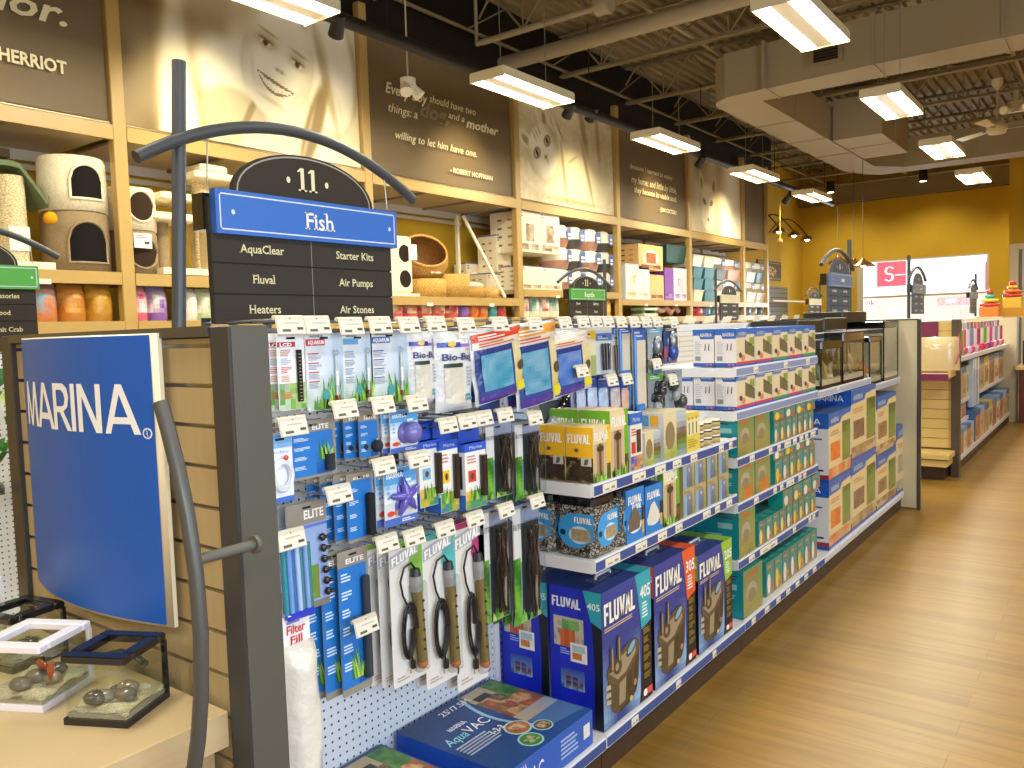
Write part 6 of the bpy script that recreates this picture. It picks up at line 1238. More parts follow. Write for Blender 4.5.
# far end panel of the run
pn = thing('run_divider', 'beige end panel closing the far end of the near run', 'panel', (0, 0, 0))
m_ = M(); m_.box(-2.36, 6.752, .012, -1.235, 6.79, 1.452, 'cabinet'); m_.build('board', pn); m_ = M(); m_.box(-1.235, 6.748, .0, -1.213, 6.794, 1.456, ('satin', '#3a3a3e')); m_.box(-2.36, 6.748, 1.452, -1.235, 6.794, 1.46, ('satin', '#3a3a3e')); m_.build('edge_trim', pn)
m_ = M(); m_.box(-2.25, 6.8, .1, -1.3, 7.2, .2, 'laminate'); m_.box(-2.2, 6.8, 0, -1.35, 7.12, .1, 'kick'); tag(m_.build('end_platform'), 'low maple end cap platform past the beige end panel', 'platform')
# ================================================================= the tall wall shelving with photo banners
BX = -5.85; BP = [-1.76, .68, 3.12, 5.56, 8.0, 10.44, 12.88, 15.32, 16.62]      # upright positions
LEDGE = {0: 1.975, 1: 1.975, 2: 1.97, 3: 1.845, 4: 1.96, 5: 1.868, 6: 1.86, 7: 1.86}
for k, y in enumerate(BP):
    m_ = M(); m_.cbox(BX - .06, y - .05, 0, BX + .02, y + .05, 4.62, 'goldpaint', .006)
    if k: tag(m_.build('shelf_upright'), 'tall gold painted upright of the wall shelving, %s from the left' % ['', 'hidden one before the first', 'first', 'second', 'third', 'fourth', 'fifth', 'sixth', 'seventh and last'][k], 'upright', 'gold uprights of the wall shelving')
    else: bpy.data.objects.remove(m_.build('shelf_upright'))
def bay(k):
    y0, y1 = BP[k] + .052, BP[k + 1] - .052; z = LEDGE[k]; nm = ['', 'first', 'second', 'third', 'fourth', 'fifth', 'sixth', 'seventh'][k]
    r = thing('wall_shelf', 'gold edged storage shelf of the wall shelving, %s bay from the left' % nm, 'shelf', (BX, y0, 0)); W = y1 - y0
    m_ = M(); m_.box(-.9, 0, z - .05, -.0, W, z - .003, 'shelfdeck'); m_.build('deck', r)
    m_ = M(); m_.box(0, 0, z - .09, .02, W, z, 'goldpaint'); m_.build('front_edge', r)
    for q in (.3, .75):
        m_ = M(); f = Fr((.021, W * q, z - .1), (0, 1, 0), (0, 0, 1)); m_.extr([(0, 0), (.09, 0), (.09, .035), (0, .035)], .002, ('matte', '#eee4cc'), f); m_.build('price_ticket', r)
    r = thing('wall_shelf', 'lower bag shelf of the wall shelving, %s bay from the left' % nm, 'shelf', (BX, y0, 0))
    zb = 1.615 if k < 5 else 1.6; m_ = M(); m_.box(-.9, 0, zb - .05, 0, W, zb, 'shelfdeck'); m_.build('deck', r); m_ = M(); m_.box(0, 0, zb - .085, .02, W, zb + .005, 'goldpaint'); m_.build('front_edge', r)
    for z_ in (1.1, .6, .14): m_ = M(); m_.box(-.9, 0, z_ - .05, .02, W, z_, 'shelfdeck'); m_.build('low_deck', r)
    m_ = M(); m_.box(-.93, 0, 0, -.9, W, 1.6, ('satin', '#9a8860')); m_.build('back_sheet', r)
    r = thing('canopy_shelf', 'deep top shelf under the banner with a pale metal back rail, %s bay' % nm, 'shelf', (BX, y0, 0))
    m_ = M(); m_.box(-.86, 0, 2.95, -.02, W, 2.97, ('satin', '#b3a184')); m_.build('deck', r)
    m_ = M(); m_.box(-.02, 0, 2.925, .02, W, 3.03, 'goldpaint'); m_.build('front_beam', r)
    m_ = M(); m_.box(-.9, 0, 2.87, -.86, W, 2.95, ('satin', '#c9c2b4')); m_.box(-.88, 0, 2.80, -.85, W, 2.84, ('satin', '#c9c2b4'))
    for q in (.35, .7): m_.box(-.86, W * q, 2.93, -.03, W * q + .03, 2.952, ('satin', '#8c7f68'))
    m_.build('back_rail', r)
for k in range(1, 8): bay(k)
r = thing('wall_brace', 'white upright and diagonal brace in the third bay', 'frame', (BX, 0, 0)); m_ = M()
q0, q1 = OX(463, 216, BX - .4), OX(505, 297, BX - .1)
m_.box(-.62, q0.y + .1, 1.85, -.58, q0.y + .14, 2.86, ('satin', '#e6ddc4')); m_.cyl((-.4, q0.y, q0.z), (-.1, q1.y, 1.86), .02, ('satin', '#efe6cf'), n=8); m_.build('brace', r)
# ---- photo banners
BZ0, BZ1 = 3.045, 4.4
def banner(k, label, z1=BZ1):
    y0, y1 = BP[k] + .055, BP[k + 1] - .055; r = thing('hanging_banner', label, 'banner', (BX - .03, y0, BZ0)); return r, y1 - y0, z1 - BZ0
def sheet(mm, W, H, nx, ny, fn, c='banner'):
    b = len(mm.v)
    for j in range(ny + 1):
        for i in range(nx + 1): u, v = i / nx, j / ny; mm.v.append((.012 * sin(u * 9 + 2 * v) * (.3 + v), W * u, H * v))
    for j in range(ny):
        for i in range(nx): q = b + j * (nx + 1) + i; mm.f.append(((q, q + 1, q + nx + 2, q + nx + 1), c, C_(fn((i + .5) / nx, (j + .5) / ny)), True))
def bars(r, W, H):
    m_ = M(); m_.cyl((.012, 0, .0), (.012, W, .0), .018, ('steel', '#a89878'), n=8); m_.build('bottom_bar', r); m_ = M(); m_.cyl((.012, 0, H), (.012, W, H), .018, ('satin', '#2a241c'), n=8); m_.build('top_bar', r)
def ss(a, b_, x): t = max(0, min(1, (x - a) / (b_ - a))); return t * t * (3 - 2 * t)
def el(u, v, cx, cy, rx, ry, rot=0, soft=.15):
    x, y = u - cx, v - cy; c, s = cos(rot), sin(rot); x, y = (x * c + y * s) / rx, (-x * s + y * c) / ry; return 1 - ss(1 - soft, 1 + soft, sqrt(x * x + y * y))
SEP = ['#20160e', '#4f3c26', '#7d6744', '#a8946a', '#dccfa8', '#fff8e2']
def quote(u, v): return mixc('#6b5a3e', '#857150', vn(u * 3, v * 4, 3) * .5 + .2 * abs(sin(u * 3 + v)))
def by(k, px, py):
    p = OX(px, py, BX); return p.y - BP[k] - .055, p.z - BZ0
class BF(Fr):
    def __init__(s): super().__init__((.035, 0, 0), (0, 1, 0), (0, 0, 1))
TXT = ('satin', '#ecdfae')
def btext(rr_, k, t, x0, x1, y, hpx, col=TXT, shear=.25, bold=.01, serif=False):
    u0, v0 = by(k, x0, y); u1, _ = by(k, x1, y); p = OX(x0, y - hpx, BX); h = p.z - BZ0 - v0
    mm = M(); mm.text(BF(), t, u0, v0, h, col, 2, w=u1 - u0, bold=bold, shear=shear); mm.build('text_line', rr_)
# first bay (left edge of picture)
r, W, H = banner(1, 'dark quote banner cropped by the left edge of the picture'); m_ = M(); sheet(m_, W, H, 24, 16, quote); m_.build('cloth', r); bars(r, W, H); m_ = M()
f_ = BF(); a_ = by(1, 67, 26); m_.text(f_, 'interior.', a_[0], .6, .17, TXT, 2, al='r', shear=.25, bold=.02, w=1.1); a_ = by(1, 67, 76); m_.build('text_line', r); m_ = M(); m_.text(f_, 'JAMES HERRIOT', a_[0], .275, .085, TXT, 2, al='r', bold=.03, w=.75); m_.build('text_line', r); m_ = M()
for c_ in ((1.52, .95), (1.72, .95)): m_.poly(f_, [(c_[0] + x, c_[1] + y) for x, y in ((0, .12), (.08, .14), (.13, .02), (.06, -.14), (-.02, -.2), (.05, -.06), (.06, .04), (.0, .02))], ('satin', '#6a5a42'), 1)
m_.build('quote_mark', r)
# girl photo
def girl(u, v):
    # doorway at left, pale curtain, dark haired figure holding the child, tilted laughing face, hood, hair lock
    x = u * 2.33; y = v * 1.355; c = (.88 - .12 * ss(1.9, 2.2, x)) + .06 * vn(u * 3, v * 3, 1)
    ed = .3 + .1 * y; c += ((.28 + .2 * vn(u * 11, v * 5, 2)) - c) * (1 - ss(ed - .05, ed + .03, x))
    c += (.9 - c) * el(x, y, .42, .3, .13, .7, 0, .6)
    c += (.5 - c) * el(x, y, .66, .3, .06, .6, .12, .7) * .8; c += (.6 - c) * el(x, y, .74, 1.0, .2, .4, -.2, .4) * .9
    c += (.62 - c) * el(x, y, .95, 1.25, .3, .25, .2, .5) * .8
    c += (.97 - c) * el(x, y, .86, .6, .24, .26, .2, .35)
    c += (.68 - c) * el(x, y, .98, .22, .34, .26, -.3, .15) * .9; c += (.4 - c) * el(x, y, 1.1, .3, .03, .22, -.5, .6) * .7
    c += (.86 - c) * el(x, y, 1.4, .02, .42, .2, 0, .25)
    c += (.68 - c) * el(x, y, 1.99, .87, .35, .62, .05, .06); c += (.93 - c) * el(x, y, 1.97, .86, .31, .58, .05, .12); c += (.7 - c) * el(x, y, 2.02, .75, .03, .45, .3, .6) * .7; c += (.97 - c) * el(x, y, 2.1, .95, .13, .5, .08, .7); c += (.58 - c) * el(x, y, 1.93, .78, .05, .5, .25, .6) * .8
    c += (.42 - c) * el(x, y, 1.78, .33, .09, .42, -.35, .35); c += (.6 - c) * el(x, y, 1.7, .2, .02, .3, -.3, .5)
    R_ = -.34; cr, sr = cos(R_), sin(R_); lx = (x - 1.42) * cr + (y - .78) * sr; ly = -(x - 1.42) * sr + (y - .78) * cr
    f = el(lx, ly, 0, 0, .37, .47, 0, .05); F = .97 - .16 * ss(.18, .37, abs(lx)) - .06 * ss(.1, .45, -ly); c += (F - c) * f
    for ex in (-.17, .17):
        c += (.62 - c) * el(lx, ly, ex, .12, .1, .06, 0, .6) * .8; c += (.93 - c) * el(lx, ly, ex, .1, .055, .024, 0, .3); c += (.08 - c) * el(lx, ly, ex, .103, .026, .028, 0, .3); c += (.3 - c) * el(lx, ly, ex, .127, .066, .01, 0, .5); c += (.52 - c) * el(lx, ly, ex, .2, .09, .014, 0, .7) * .7
    c += (.7 - c) * el(lx, ly, .03, -.05, .05, .022, 0, .6) * .8; c += (.6 - c) * el(lx, ly, .0, -.055, .014, .012, 0, .4); c += (.62 - c) * el(lx, ly, .05, -.055, .014, .012, 0, .4)
    t = ly + .215 - 1.5 * (lx - .02) ** 2; s = lx - .02
    if abs(s) < .19: 
        k = 1 - (s / .19) ** 2; w_ = .052 * k
        if abs(t) < w_ + .012: c += (.4 - c) * (1 - ss(w_, w_ + .012, abs(t)))
        if abs(t + .002) < w_ * .62: c = .98 if (s * 26) % 1 > .12 else .84
    c += (.66 - c) * el(lx, ly, .02, -.34, .12, .02, 0, .8) * .6
    for sx in (-.22, .25): c += (.8 - c) * el(lx, ly, sx, -.17, .02, .1, .4 if sx < 0 else -.4, .7) * .5
    return pal(SEP, min(.999, max(0, 1 - (1 - c) * .86)))
r, W, H = banner(2, 'sepia photo banner of a smiling child in a hood'); m_ = M(); sheet(m_, W, H, 190, 110, girl); m_.build('cloth', r); bars(r, W, H)
r, W, H = banner(3, 'dark quote banner with the word mother, signed at lower right'); m_ = M(); sheet(m_, W, H, 24, 16, quote); m_.build('cloth', r); bars(r, W, H); m_ = M()
btext(r, 3, 'Every boy', 385, 427, 92, 11, col=TXT, bold=.02); btext(r, 3, 'should have two', 429, 475, 102, 8); btext(r, 3, 'things: a', 388, 417, 111, 9); btext(r, 3, 'dog,', 420, 448, 116, 15, col=('satin', '#8f7c58'), bold=.03); btext(r, 3, 'and a', 448, 464, 118, 7); btext(r, 3, 'mother', 466, 498, 127, 9, bold=.03)
btext(r, 3, 'willing to let him have one.', 395, 476, 138, 8); btext(r, 3, '- ROBERT HOFFMAN', 450, 492, 172, 5, shear=0, bold=.03)
def kitten(u, v):
    x = u * 2.33; y = v * 1.355; c = .66 + .16 * vn(u * 6, v * 5, 4) + .08 * vn(u * 40, v * 30, 5)
    c += (.8 - c) * el(x, y, 1.45, .42, .72, .46, -.1, .2); c += (.5 - c) * el(x, y, 1.05, .45, .035, .36, .15, .6) * .7; c += (.5 - c) * el(x, y, 1.62, .5, .035, .4, .35, .6) * .7; c += (.5 - c) * el(x, y, 1.25, .1, .55, .04, 0, .6) * .6
    c += (.48 - c) * el(x, y, 1.5, 1.15, .06, .4, .3, .7) * .7; c += (.5 - c) * el(x, y, 1.9, 1.1, .05, .4, .1, .7) * .6; c += (.55 - c) * el(x, y, 1.25, .65, .13, .02, .5, .5) * .6
    for k in range(4): c += (.9 - c) * el(x, y, .5 + .13 * k, 1.08 - .02 * k, .055, .17, .6, .25); c += (.5 - c) * el(x, y, .57 + .13 * k, 1.06 - .02 * k, .012, .15, .6, .5) * .8
    R_ = .65; cr, sr = cos(R_), sin(R_); lx = (x - .57) * cr + (y - .68) * sr; ly = -(x - .57) * sr + (y - .68) * cr
    for ex in (-.27, .27): c += (.86 - c) * el(lx, ly, ex, .3, .09, .16, -.4 if ex > 0 else .4, .2); c += (.6 - c) * el(lx, ly, ex, .28, .045, .1, -.4 if ex > 0 else .4, .4)
    c += (.93 - .25 * ss(.15, .4, abs(lx)) - c) * el(lx, ly, 0, -.02, .38, .33, 0, .08); c += (.96 - c) * el(lx, ly, .0, -.16, .15, .11, 0, .5)
    for ex in (-.15, .16): c += (.4 - c) * el(lx, ly, ex, .04, .085, .065, 0, .3); c += (.8 - c) * el(lx, ly, ex, .04, .062, .045, 0, .25); c += (.05 - c) * el(lx, ly, ex, .04, .026, .042, 0, .3)
    c += (.5 - c) * el(lx, ly, 0, -.1, .035, .022, 0, .4); c += (.55 - c) * el(lx, ly, 0, -.15, .008, .045, 0, .5)
    for k in (-1, 0, 1): c += (.62 - c) * el(lx, ly, k * .07, .24, .014, .07, 0, .6) * .7
    return pal(SEP, min(.97, max(0, c)))
r, W, H = banner(4, 'sepia photo banner of a pale kitten held against fabric'); m_ = M(); sheet(m_, W, H, 130, 80, kitten); m_.build('cloth', r); bars(r, W, H)
r, W, H = banner(5, 'dark quote banner with small centred lines, between kitten and cat photos'); m_ = M(); sheet(m_, W, H, 24, 16, quote); m_.build('cloth', r); bars(r, W, H); m_ = M()
btext(r, 5, 'because I learned to enjoy', 630, 672, 168, 5); btext(r, 5, 'my home; and little by little,', 631, 676, 182, 7, bold=.02); btext(r, 5, 'they become its visible soul.', 634, 676, 192, 6, bold=.02); btext(r, 5, '- JEAN COCTEAU', 659, 676, 211, 4, shear=0, bold=.03)
def cat(u, v):
    x = u * 2.33; y = v * 1.355; c = .55 + .25 * vn(u * 5, v * 3, 7); c += (.97 - c) * ss(1.15, 1.6, x - .1 * y); c += (.5 - c) * el(x, y, .5, 1.3, .35, .4, 0, .6) * .7
    for s_ in (-1, 1): c += (.8 - c) * el(x, y, .81 + s_ * .27, .86, .1, .2, -.2 * s_, .2); c += (.5 - c) * el(x, y, .81 + s_ * .27, .86, .05, .13, -.2 * s_, .4)
    c += (.86 - .2 * ss(.2, .4, abs(x - .81)) - c) * el(x, y, .81, .48, .38, .4, 0, .1)
    for s_ in (-1, 1): c += (.3 - c) * el(x, y, .81 + s_ * .16, .56, .085, .045, .35 * s_, .3); c += (.75 - c) * el(x, y, .81 + s_ * .16, .56, .05, .03, .3 * s_, .3); c += (.05 - c) * el(x, y, .81 + s_ * .16, .56, .015, .03, 0, .3)
    c += (.4 - c) * el(x, y, .81, .26, .05, .03, 0, .4); c += (.6 - c) * el(x, y, .81, .42, .02, .16, 0, .6) * .5
    return pal(SEP, min(.999, max(0, c)))
r, W, H = banner(6, 'sepia photo banner of a cat face, far along the wall'); m_ = M(); sheet(m_, W, H, 80, 50, cat); m_.build('cloth', r); bars(r, W, H)
r, W, H = banner(7, 'narrow plain dark banner, last one of the row'); m_ = M(); sheet(m_, W, H, 16, 16, quote); m_.build('cloth', r); bars(r, W, H)
# ---- stock on the wall shelves
def onX(px, py, X): p = OX(px, py, X); return p.y, p.z
CARP1, CARP2 = ('carpet', '#f6eac6'), ('carpet', '#9c8766')
def arch_hole(mm, y, z, w, h, xf, r_):     # dark opening lying on the curved front
    P = []
    pts = [(-w / 2, 0), (w / 2, 0)] + [(w / 2 * cos(t), h - w / 2 + w / 2 * sin(t)) for t in (pi * i / 10 for i in range(11))]
    def on(yy, zz, o): return (xf - r_ + sqrt(max(0, r_ * r_ - (yy) ** 2)) + o, y + yy, z + zz)
    mm.add([on(a, b_, .004) for a, b_ in pts], [tuple(range(len(pts)))], ('matte', '#1d1712'))
def condo(name, label, y, zb, r_, tiers, X=-6.2, group=None):
    t = thing(name, label, 'cat condo', (X, y, zb), radians(-14)); z = 0
    for (h, c, hole) in tiers:
        mm = M(); rr = r_; mm.lathe([(0, z), (rr, z), (rr * 1.005, z + h * .5), (rr * .985, z + h - .03), (rr * .93, z + h), (0, z + h)], c, 28); mm.build('carpet_drum', t)
        if hole:
            oy, oz, w, hh, rnd = hole; mm = M()
            def on(q, zz, o=.006): return (sqrt(max(0, (r_ + o) ** 2 - q * q)), q, z + oz + zz)
            N_ = 12; top = []; bot = []
            for i in range(N_ + 1):
                q = -w / 2 + w * i / N_; k = sqrt(max(0, 1 - (2 * q / w) ** 2))
                if rnd: top.append((oy + q, hh / 2 + hh / 2 * k)); bot.append((oy + q, hh / 2 - hh / 2 * k))
                else: top.append((oy + q, hh - w / 2 + w / 2 * k)); bot.append((oy + q, 0))
            P = [on(*p) for p in bot] + [on(*p) for p in top]
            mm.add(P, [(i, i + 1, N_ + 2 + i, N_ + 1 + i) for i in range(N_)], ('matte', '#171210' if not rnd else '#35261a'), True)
            loop = bot + top[::-1] + [bot[0]]; mm.tube([on(*p) for p in loop], .011, c, n=6, caps=False)
            mm.build('opening', t)
        z += h
    return t
zL = 1.977
ya = OX(34, 200, -6.0).y; yb = OX(106, 200, -6.0).y; yc = (ya + yb) / 2; rr = (yb - ya) / 2 * .9
condo('cat_condo', 'tall two tier cat condo, cream drum on a taupe carpet base', yc + .06, zL, rr, [(.43, CARP2, (.04, .06, .26, .29, False)), (.385, CARP1, (.05, .08, .22, .24, False))], X=-6.1)
ya = OX(119, 230, -6.0).y; yb = OX(158, 230, -6.0).y
condo('cat_condo', 'two tier cat condo with round holes and a white ticket', (ya + yb) / 2 - .01, zL, .185, [(.33, CARP2, (.04, .04, .22, .24, True)), (.32, CARP1, (.04, .06, .2, .23, True))], X=-6.1)
condo('cat_condo', 'narrow cream cat condo standing behind the big one', 3.0, zL, .13, [(.38, ('carpet', '#5c5040'), None), (.36, CARP1, None)], X=-6.56)
tk_ = M(); q = OX(143, 240, -5.88); tk_.box(-5.885, q.y - .07, q.z - .06, -5.88, q.y + .07, q.z + .05, ('matte', '#f3ecdc')); f = Fr((-5.8795, q.y - .07, q.z - .06), (0, 1, 0), (0, 0, 1)); tk_.lines(f, .015, .07, .11, .1, 2, ('matte', '#8a8478'), 1); tk_.rect(f, .08, .03, .12, .05, ('matte', '#55504a'), 1); tag(tk_.build('price_sheet'), 'white price sheet taped on the round holed cat condo', 'price sheet')
# cat tree at far left with green perch and a pom-pom
q = OX(13, 240, -5.98); t = thing('cat_tree', 'cat tree with sisal post, green carpet perch and orange ball, far left', 'cat tree', (-5.98, q.y, zL))
m_ = M(); m_.box(-.2, -.25, 0, .1, .22, .05, CARP1); m_.build('base', t); m_ = M(); m_.cyl((0, 0, .05), (0, 0, .62), .09, ('wicker', '#d9c79a'), n=16); m_.build('sisal_post', t)
m_ = M(); pts = [(-.3 + .5 * i / 12, .62 + .09 * sin(pi * i / 12) - (.16 * ((i - 8) / 4) if i > 8 else 0)) for i in range(13)]
for (a0, b0_), (a1, b1_) in zip(pts, pts[1:]): m_.add([(-.2, a0, b0_), (.1, a0, b0_), (.1, a1, b1_), (-.2, a1, b1_), (-.2, a0, b0_ - .035), (.1, a0, b0_ - .035), (.1, a1, b1_ - .035), (-.2, a1, b1_ - .035)], [(0, 1, 2, 3), (7, 6, 5, 4), (1, 5, 6, 2), (4, 0, 3, 7)], ('carpet', '#6d7a5a'))
m_.build('perch', t); m_ = M(); m_.cyl((.11, .2, .5), (.11, .2, .38), .003, ('matte', '#8a7a5c'), n=4); m_.ball((.11, .2, .35), .045, ('carpet', '#e0a020')); m_.build('hanging_ball', t)
m_ = M(); m_.box(-.6, -.4, .8, -.25, .12, .86, ('carpet', '#6b5c48')); m_.cyl((-.4, 0, .0), (-.4, 0, .8), .08, ('carpet', '#8c7a5c'), n=12); m_.build('rear_platform', t)
m_ = M(); m_.box(.092, -.06, .12, .096, .07, .28, ('matte', '#f0e8d8')); m_.build('price_sheet', t)
# multi level cat tree half behind the pole
q = OX(189, 240, -6.05); t = thing('cat_tree', 'pale multi level cat tree just right of the sign pole', 'cat tree', (-6.1, q.y, zL))
m_ = M(); m_.box(-.25, -.35, 0, .25, .5, .05, CARP1); m_.build('base', t)
for (y, z0_, z1_, w) in ((-.2, .05, .42, .05), (.16, .05, .78, .07)): m_ = M(); m_.cyl((0, y, z0_), (0, y, z1_), w, ('wicker', '#d6c290') if w > .06 else CARP2, n=14); m_.build('post', t)
for (y0_, y1_, z_) in ((-.36, -.0, .42), (-.3, .0, .58), (0, .4, .78), (.05, .3, .84)): m_ = M(); m_.cbox(-.17, y0_, z_, .2, y1_, z_ + .06, CARP1, .02); m_.build('perch', t)
m_ = M(); m_.box(-.1, .1, .05, .14, .42, .55, ('carpet', '#cbb587')); m_.build('box_den', t)
# third bay
y, z = onX(400, 294, BX); zC = 1.847
q0, q1 = OX(394, 270, -6.0), OX(411, 270, -6.0)
t = thing('cat_condo', 'cream upright cat condo with two dark holes behind the sign', 'cat condo', (-6.1, q0.y + .05, zC)); m_ = M(); m_.cbox(-.18, -.2, .03, .18, .17, .62, CARP1, .04); m_.box(-.2, -.22, 0, .2, .22, .03, CARP1); m_.build('body', t)
f = Fr((.181, -.2, 0), (0, 1, 0), (0, 0, 1))
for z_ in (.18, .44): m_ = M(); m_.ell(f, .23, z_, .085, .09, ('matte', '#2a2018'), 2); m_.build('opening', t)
m_ = M(); m_.box(.19, .08, .38, .194, .2, .54, ('matte', '#f3ecdc')); m_.build('price_sheet', t)
q0, q1 = OX(412, 270, -6.05), OX(447, 270, -6.05); yc = (q0.y + q1.y) / 2; rr = (q1.y - q0.y) / 2
t = thing('wicker_pet_pod', 'round wicker pod bed with tilted opening and pale cushion', 'pet bed', (-6.15, yc, zC)); m_ = M(); m_.lathe([(0, 0), (rr * .85, 0), (rr * .9, .19), (rr * .85, .2)], ('wicker', '#d0a450'), 28); m_.build('stand', t)
m_ = M(); prof = [(rr * sin(a), -rr * .92 * cos(a)) for a in (radians(d) for d in range(12, 128, 9))]; PM = Matrix.Translation((0, 0, .17 + rr * .9)) @ Matrix.Rotation(radians(-28), 4, 'Z') @ Matrix.Rotation(radians(50), 4, 'Y'); m_.T = PM
m_.lathe(prof, ('wicker', '#b8863c'), 30); m_.lathe([(r_ * .93, z_) for r_, z_ in prof], ('wicker', '#8a5c24'), 30); m_.lathe([(prof[-1][0] * .93, prof[-1][1]), (prof[-1][0] * .98, prof[-1][1] + .025), (prof[-1][0] * 1.03, prof[-1][1])], ('wicker', '#c79a50'), 30); m_.build('pod', t)
m_ = M(); m_.ball((.05, 0, .27), rr * .68, ('carpet', '#efe3c0'), 1, 1, .25); m_.build('cushion', t)
q0, q1 = OX(444, 285, -5.98), OX(471, 285, -5.98); t = thing('wicker_basket', 'low round wicker basket right of the pod bed', 'basket', (-6.1, (q0.y + q1.y) / 2, zC)); rr = (q1.y - q0.y) / 2; m_ = M(); m_.lathe([(0, .01), (rr * .92, 0), (rr, .26), (rr * .94, .26), (rr * .86, .03), (0, .03)], ('wicker', '#c79c4c'), 28); m_.build('basket', t)
q0, q1 = OX(471, 285, -5.98), OX(491, 285, -5.98); t = thing('pet_basket', 'shallow pet basket with a cream cushion near the brace', 'basket', (-6.15, (q0.y + q1.y) / 2, zC)); rr = (q1.y - q0.y) / 2; m_ = M(); m_.lathe([(0, .01), (rr * .92, 0), (rr, .13), (rr * .94, .13), (0, .05)], ('wicker', '#b98c40'), 24); m_.build('basket', t); m_ = M(); m_.ball((0, 0, .15), rr * .9, ('carpet', '#efe3c0'), 1, 1, .3); m_.build('cushion', t)
t = thing('wicker_basket', 'small wicker basket at the foot of the diagonal brace', 'basket', (-6.12, OX(497, 285, -6.0).y, zC)); m_ = M(); m_.lathe([(0, .01), (.12, 0), (.14, .14), (.12, .14), (0, .03)], ('wicker', '#cda65c'), 20); m_.build('basket', t)
def photo_box(w, d, h, seed=1, c='#e9dfc4', band='#5a6f9c', pic=('#c9b088', '#7a6248', '#a4896a', '#e2d4b4'), oval=True):
    mm = M(); carton(mm, w, d, h, c, c, c); F, L, T, _ = faces(w, d, h)
    for f, q in ((F, w), (L, d)): mm.rect(f, 0, h * .965, q, h, band, 1)
    if oval: mm.ell(F, w * .5, h * .47, w * .34, h * .33, '#bcae90', 1, 20); mm.ell(F, w * .5, h * .47, w * .325, h * .315, '#f1e9d2', 2, 20); mm.patch(F, w * .3, h * .26, w * .7, h * .68, 8, 10, scenefn([pic[3], pic[0], pic[2], pic[1], pic[3]], 3, seed), 4)
    mm.patch(F, w * .08, h * .06, w * .9, h * .2, 5, 2, scenefn([c, pic[0], pic[1], c], 4, seed), 6); 
    for k in range(4): mm.rect(L, d * .25, h * (.15 + .2 * k), d * .4, h * (.2 + .2 * k), pic[1], 2); mm.rect(L, d * .6, h * (.15 + .2 * k), d * .75, h * (.2 + .2 * k), pic[2], 2)
    mm.lines(F, w * .08, h * .82, w * .2, h * .94, 2, band, 2); return [('carton', mm)]
def wb(lb, x0, x1, y0, y1, zb, d, X=BX - .03, fn=photo_box, name='litter_box_carton', cat='box', group=None, **k):
    y, w, h = bplace(x0, x1, y0, y1, X); return boxthing(name, lb, cat, X, y, zb, w, d, h, fn, group=group, **k)
wb('pale photo carton low behind the diagonal brace', 467, 483, 250, 288, zC, .2, X=-6.52); wb('pale photo carton right of the brace, lower one', 487, 505, 266, 292, zC, .3, X=-6.2, oval=False); wb('tall pale carton next to the third gold upright', 497, 511, 229, 266, zC + .345, .3, X=-6.2, oval=False)
# fourth bay
zD = 1.963
wb('large pale carton with an oval photo, left of two in the fourth bay', 520.5, 541, 224.5, 266, zD + .46, .45); wb('large pale carton with an oval photo, right of two in the fourth bay', 541, 560.5, 225.5, 267, zD + .46, .45, seed=4)
wb('wide pale carton with two photos under the tall ones, left', 522, 543, 266, 289.5, zD, .45, band='#3a5c9c', oval=False); wb('wide pale carton with two photos under the tall ones, right', 543, 562, 267, 289.5, zD, .45, band='#3a5c9c', oval=False, seed=5)
def litter(w, d, h, c='#e8b8a4', top='#efe6d8'):
    mm = M(); a, b_ = d / 2, w / 2; P = []; 
    for s, z in ((.8, 0), (.95, h * .38), (1, h * .4), (.96, h * .75), (.7, h)):
        for k in range(16): t = 2 * pi * k / 16; P.append((a * s * cos(t) * (1 + .12 * abs(sin(2 * t))), b_ * s * sin(t) * (1 + .12 * abs(sin(2 * t))), z))
    mm.add(P[:48], [(k * 16 + i, k * 16 + (i + 1) % 16, k * 16 + 16 + (i + 1) % 16, k * 16 + 16 + i) for k in range(2) for i in range(16)] + [tuple(range(15, -1, -1))], ('satin', c), True)
    lid = M(); lid.add(P[32:], [(k * 16 + i, k * 16 + (i + 1) % 16, k * 16 + 16 + (i + 1) % 16, k * 16 + 16 + i) for k in range(2) for i in range(16)] + [tuple(range(32, 48))], ('satin', top), True)
    lb_ = M(); f = Fr((a * 1.08, -b_ * .5, 0), (0, 1, 0), (0, 0, 1)); lb_.extr([(b_ * .25, h * .3), (b_ * .95, h * .3), (b_ * .95, h * .85), (b_ * .25, h * .85)], .002, '#3f5f9c', f); f = Fr((a * 1.08 + .0022, -b_ * .5, 0), (0, 1, 0), (0, 0, 1)); lb_.rect(f, b_ * .35, h * .5, b_ * .85, h * .62, '#c9d4ea', 1); lb_.rect(f, b_ * .35, h * .34, b_ * .85, h * .44, '#c9d4ea', 1)
    return [('tray', mm), ('cover', lid), ('sales_label', lb_)]
for c_, (x0, x1) in enumerate(((560.5, 571), (572, 585.5), (588, 601.5), (603, 612.5))):
    ytop = [(220, 243), (223, 244), (230, 250), (232, 250)][c_]; nm = ['pink tray, first column', 'dark grey tray, second column', 'pink tray, third column', 'dark tray, fourth column'][c_]
    y, w, h = bplace(x0, x1, *ytop, BX - .05); l0 = None
    for rr_ in range(3):
        lb = 'covered litter box with %s, %s' % (nm, ['bottom of the stack', 'middle of the stack', 'top of the stack'][rr_])
        if l0 is None: l0 = boxthing('covered_litter_box', lb, 'litter box', BX - .02, y, zD, w, .45, .285, litter, group='stacked covered litter boxes', c=['#dfa893', '#5c5c58', '#dfa893', '#4f5450'][c_], top='#efe6d8' if c_ % 2 == 0 else '#d9d0c0')
        else: dup(l0, (l0.location.x, y, zD + .29 * rr_), lb)
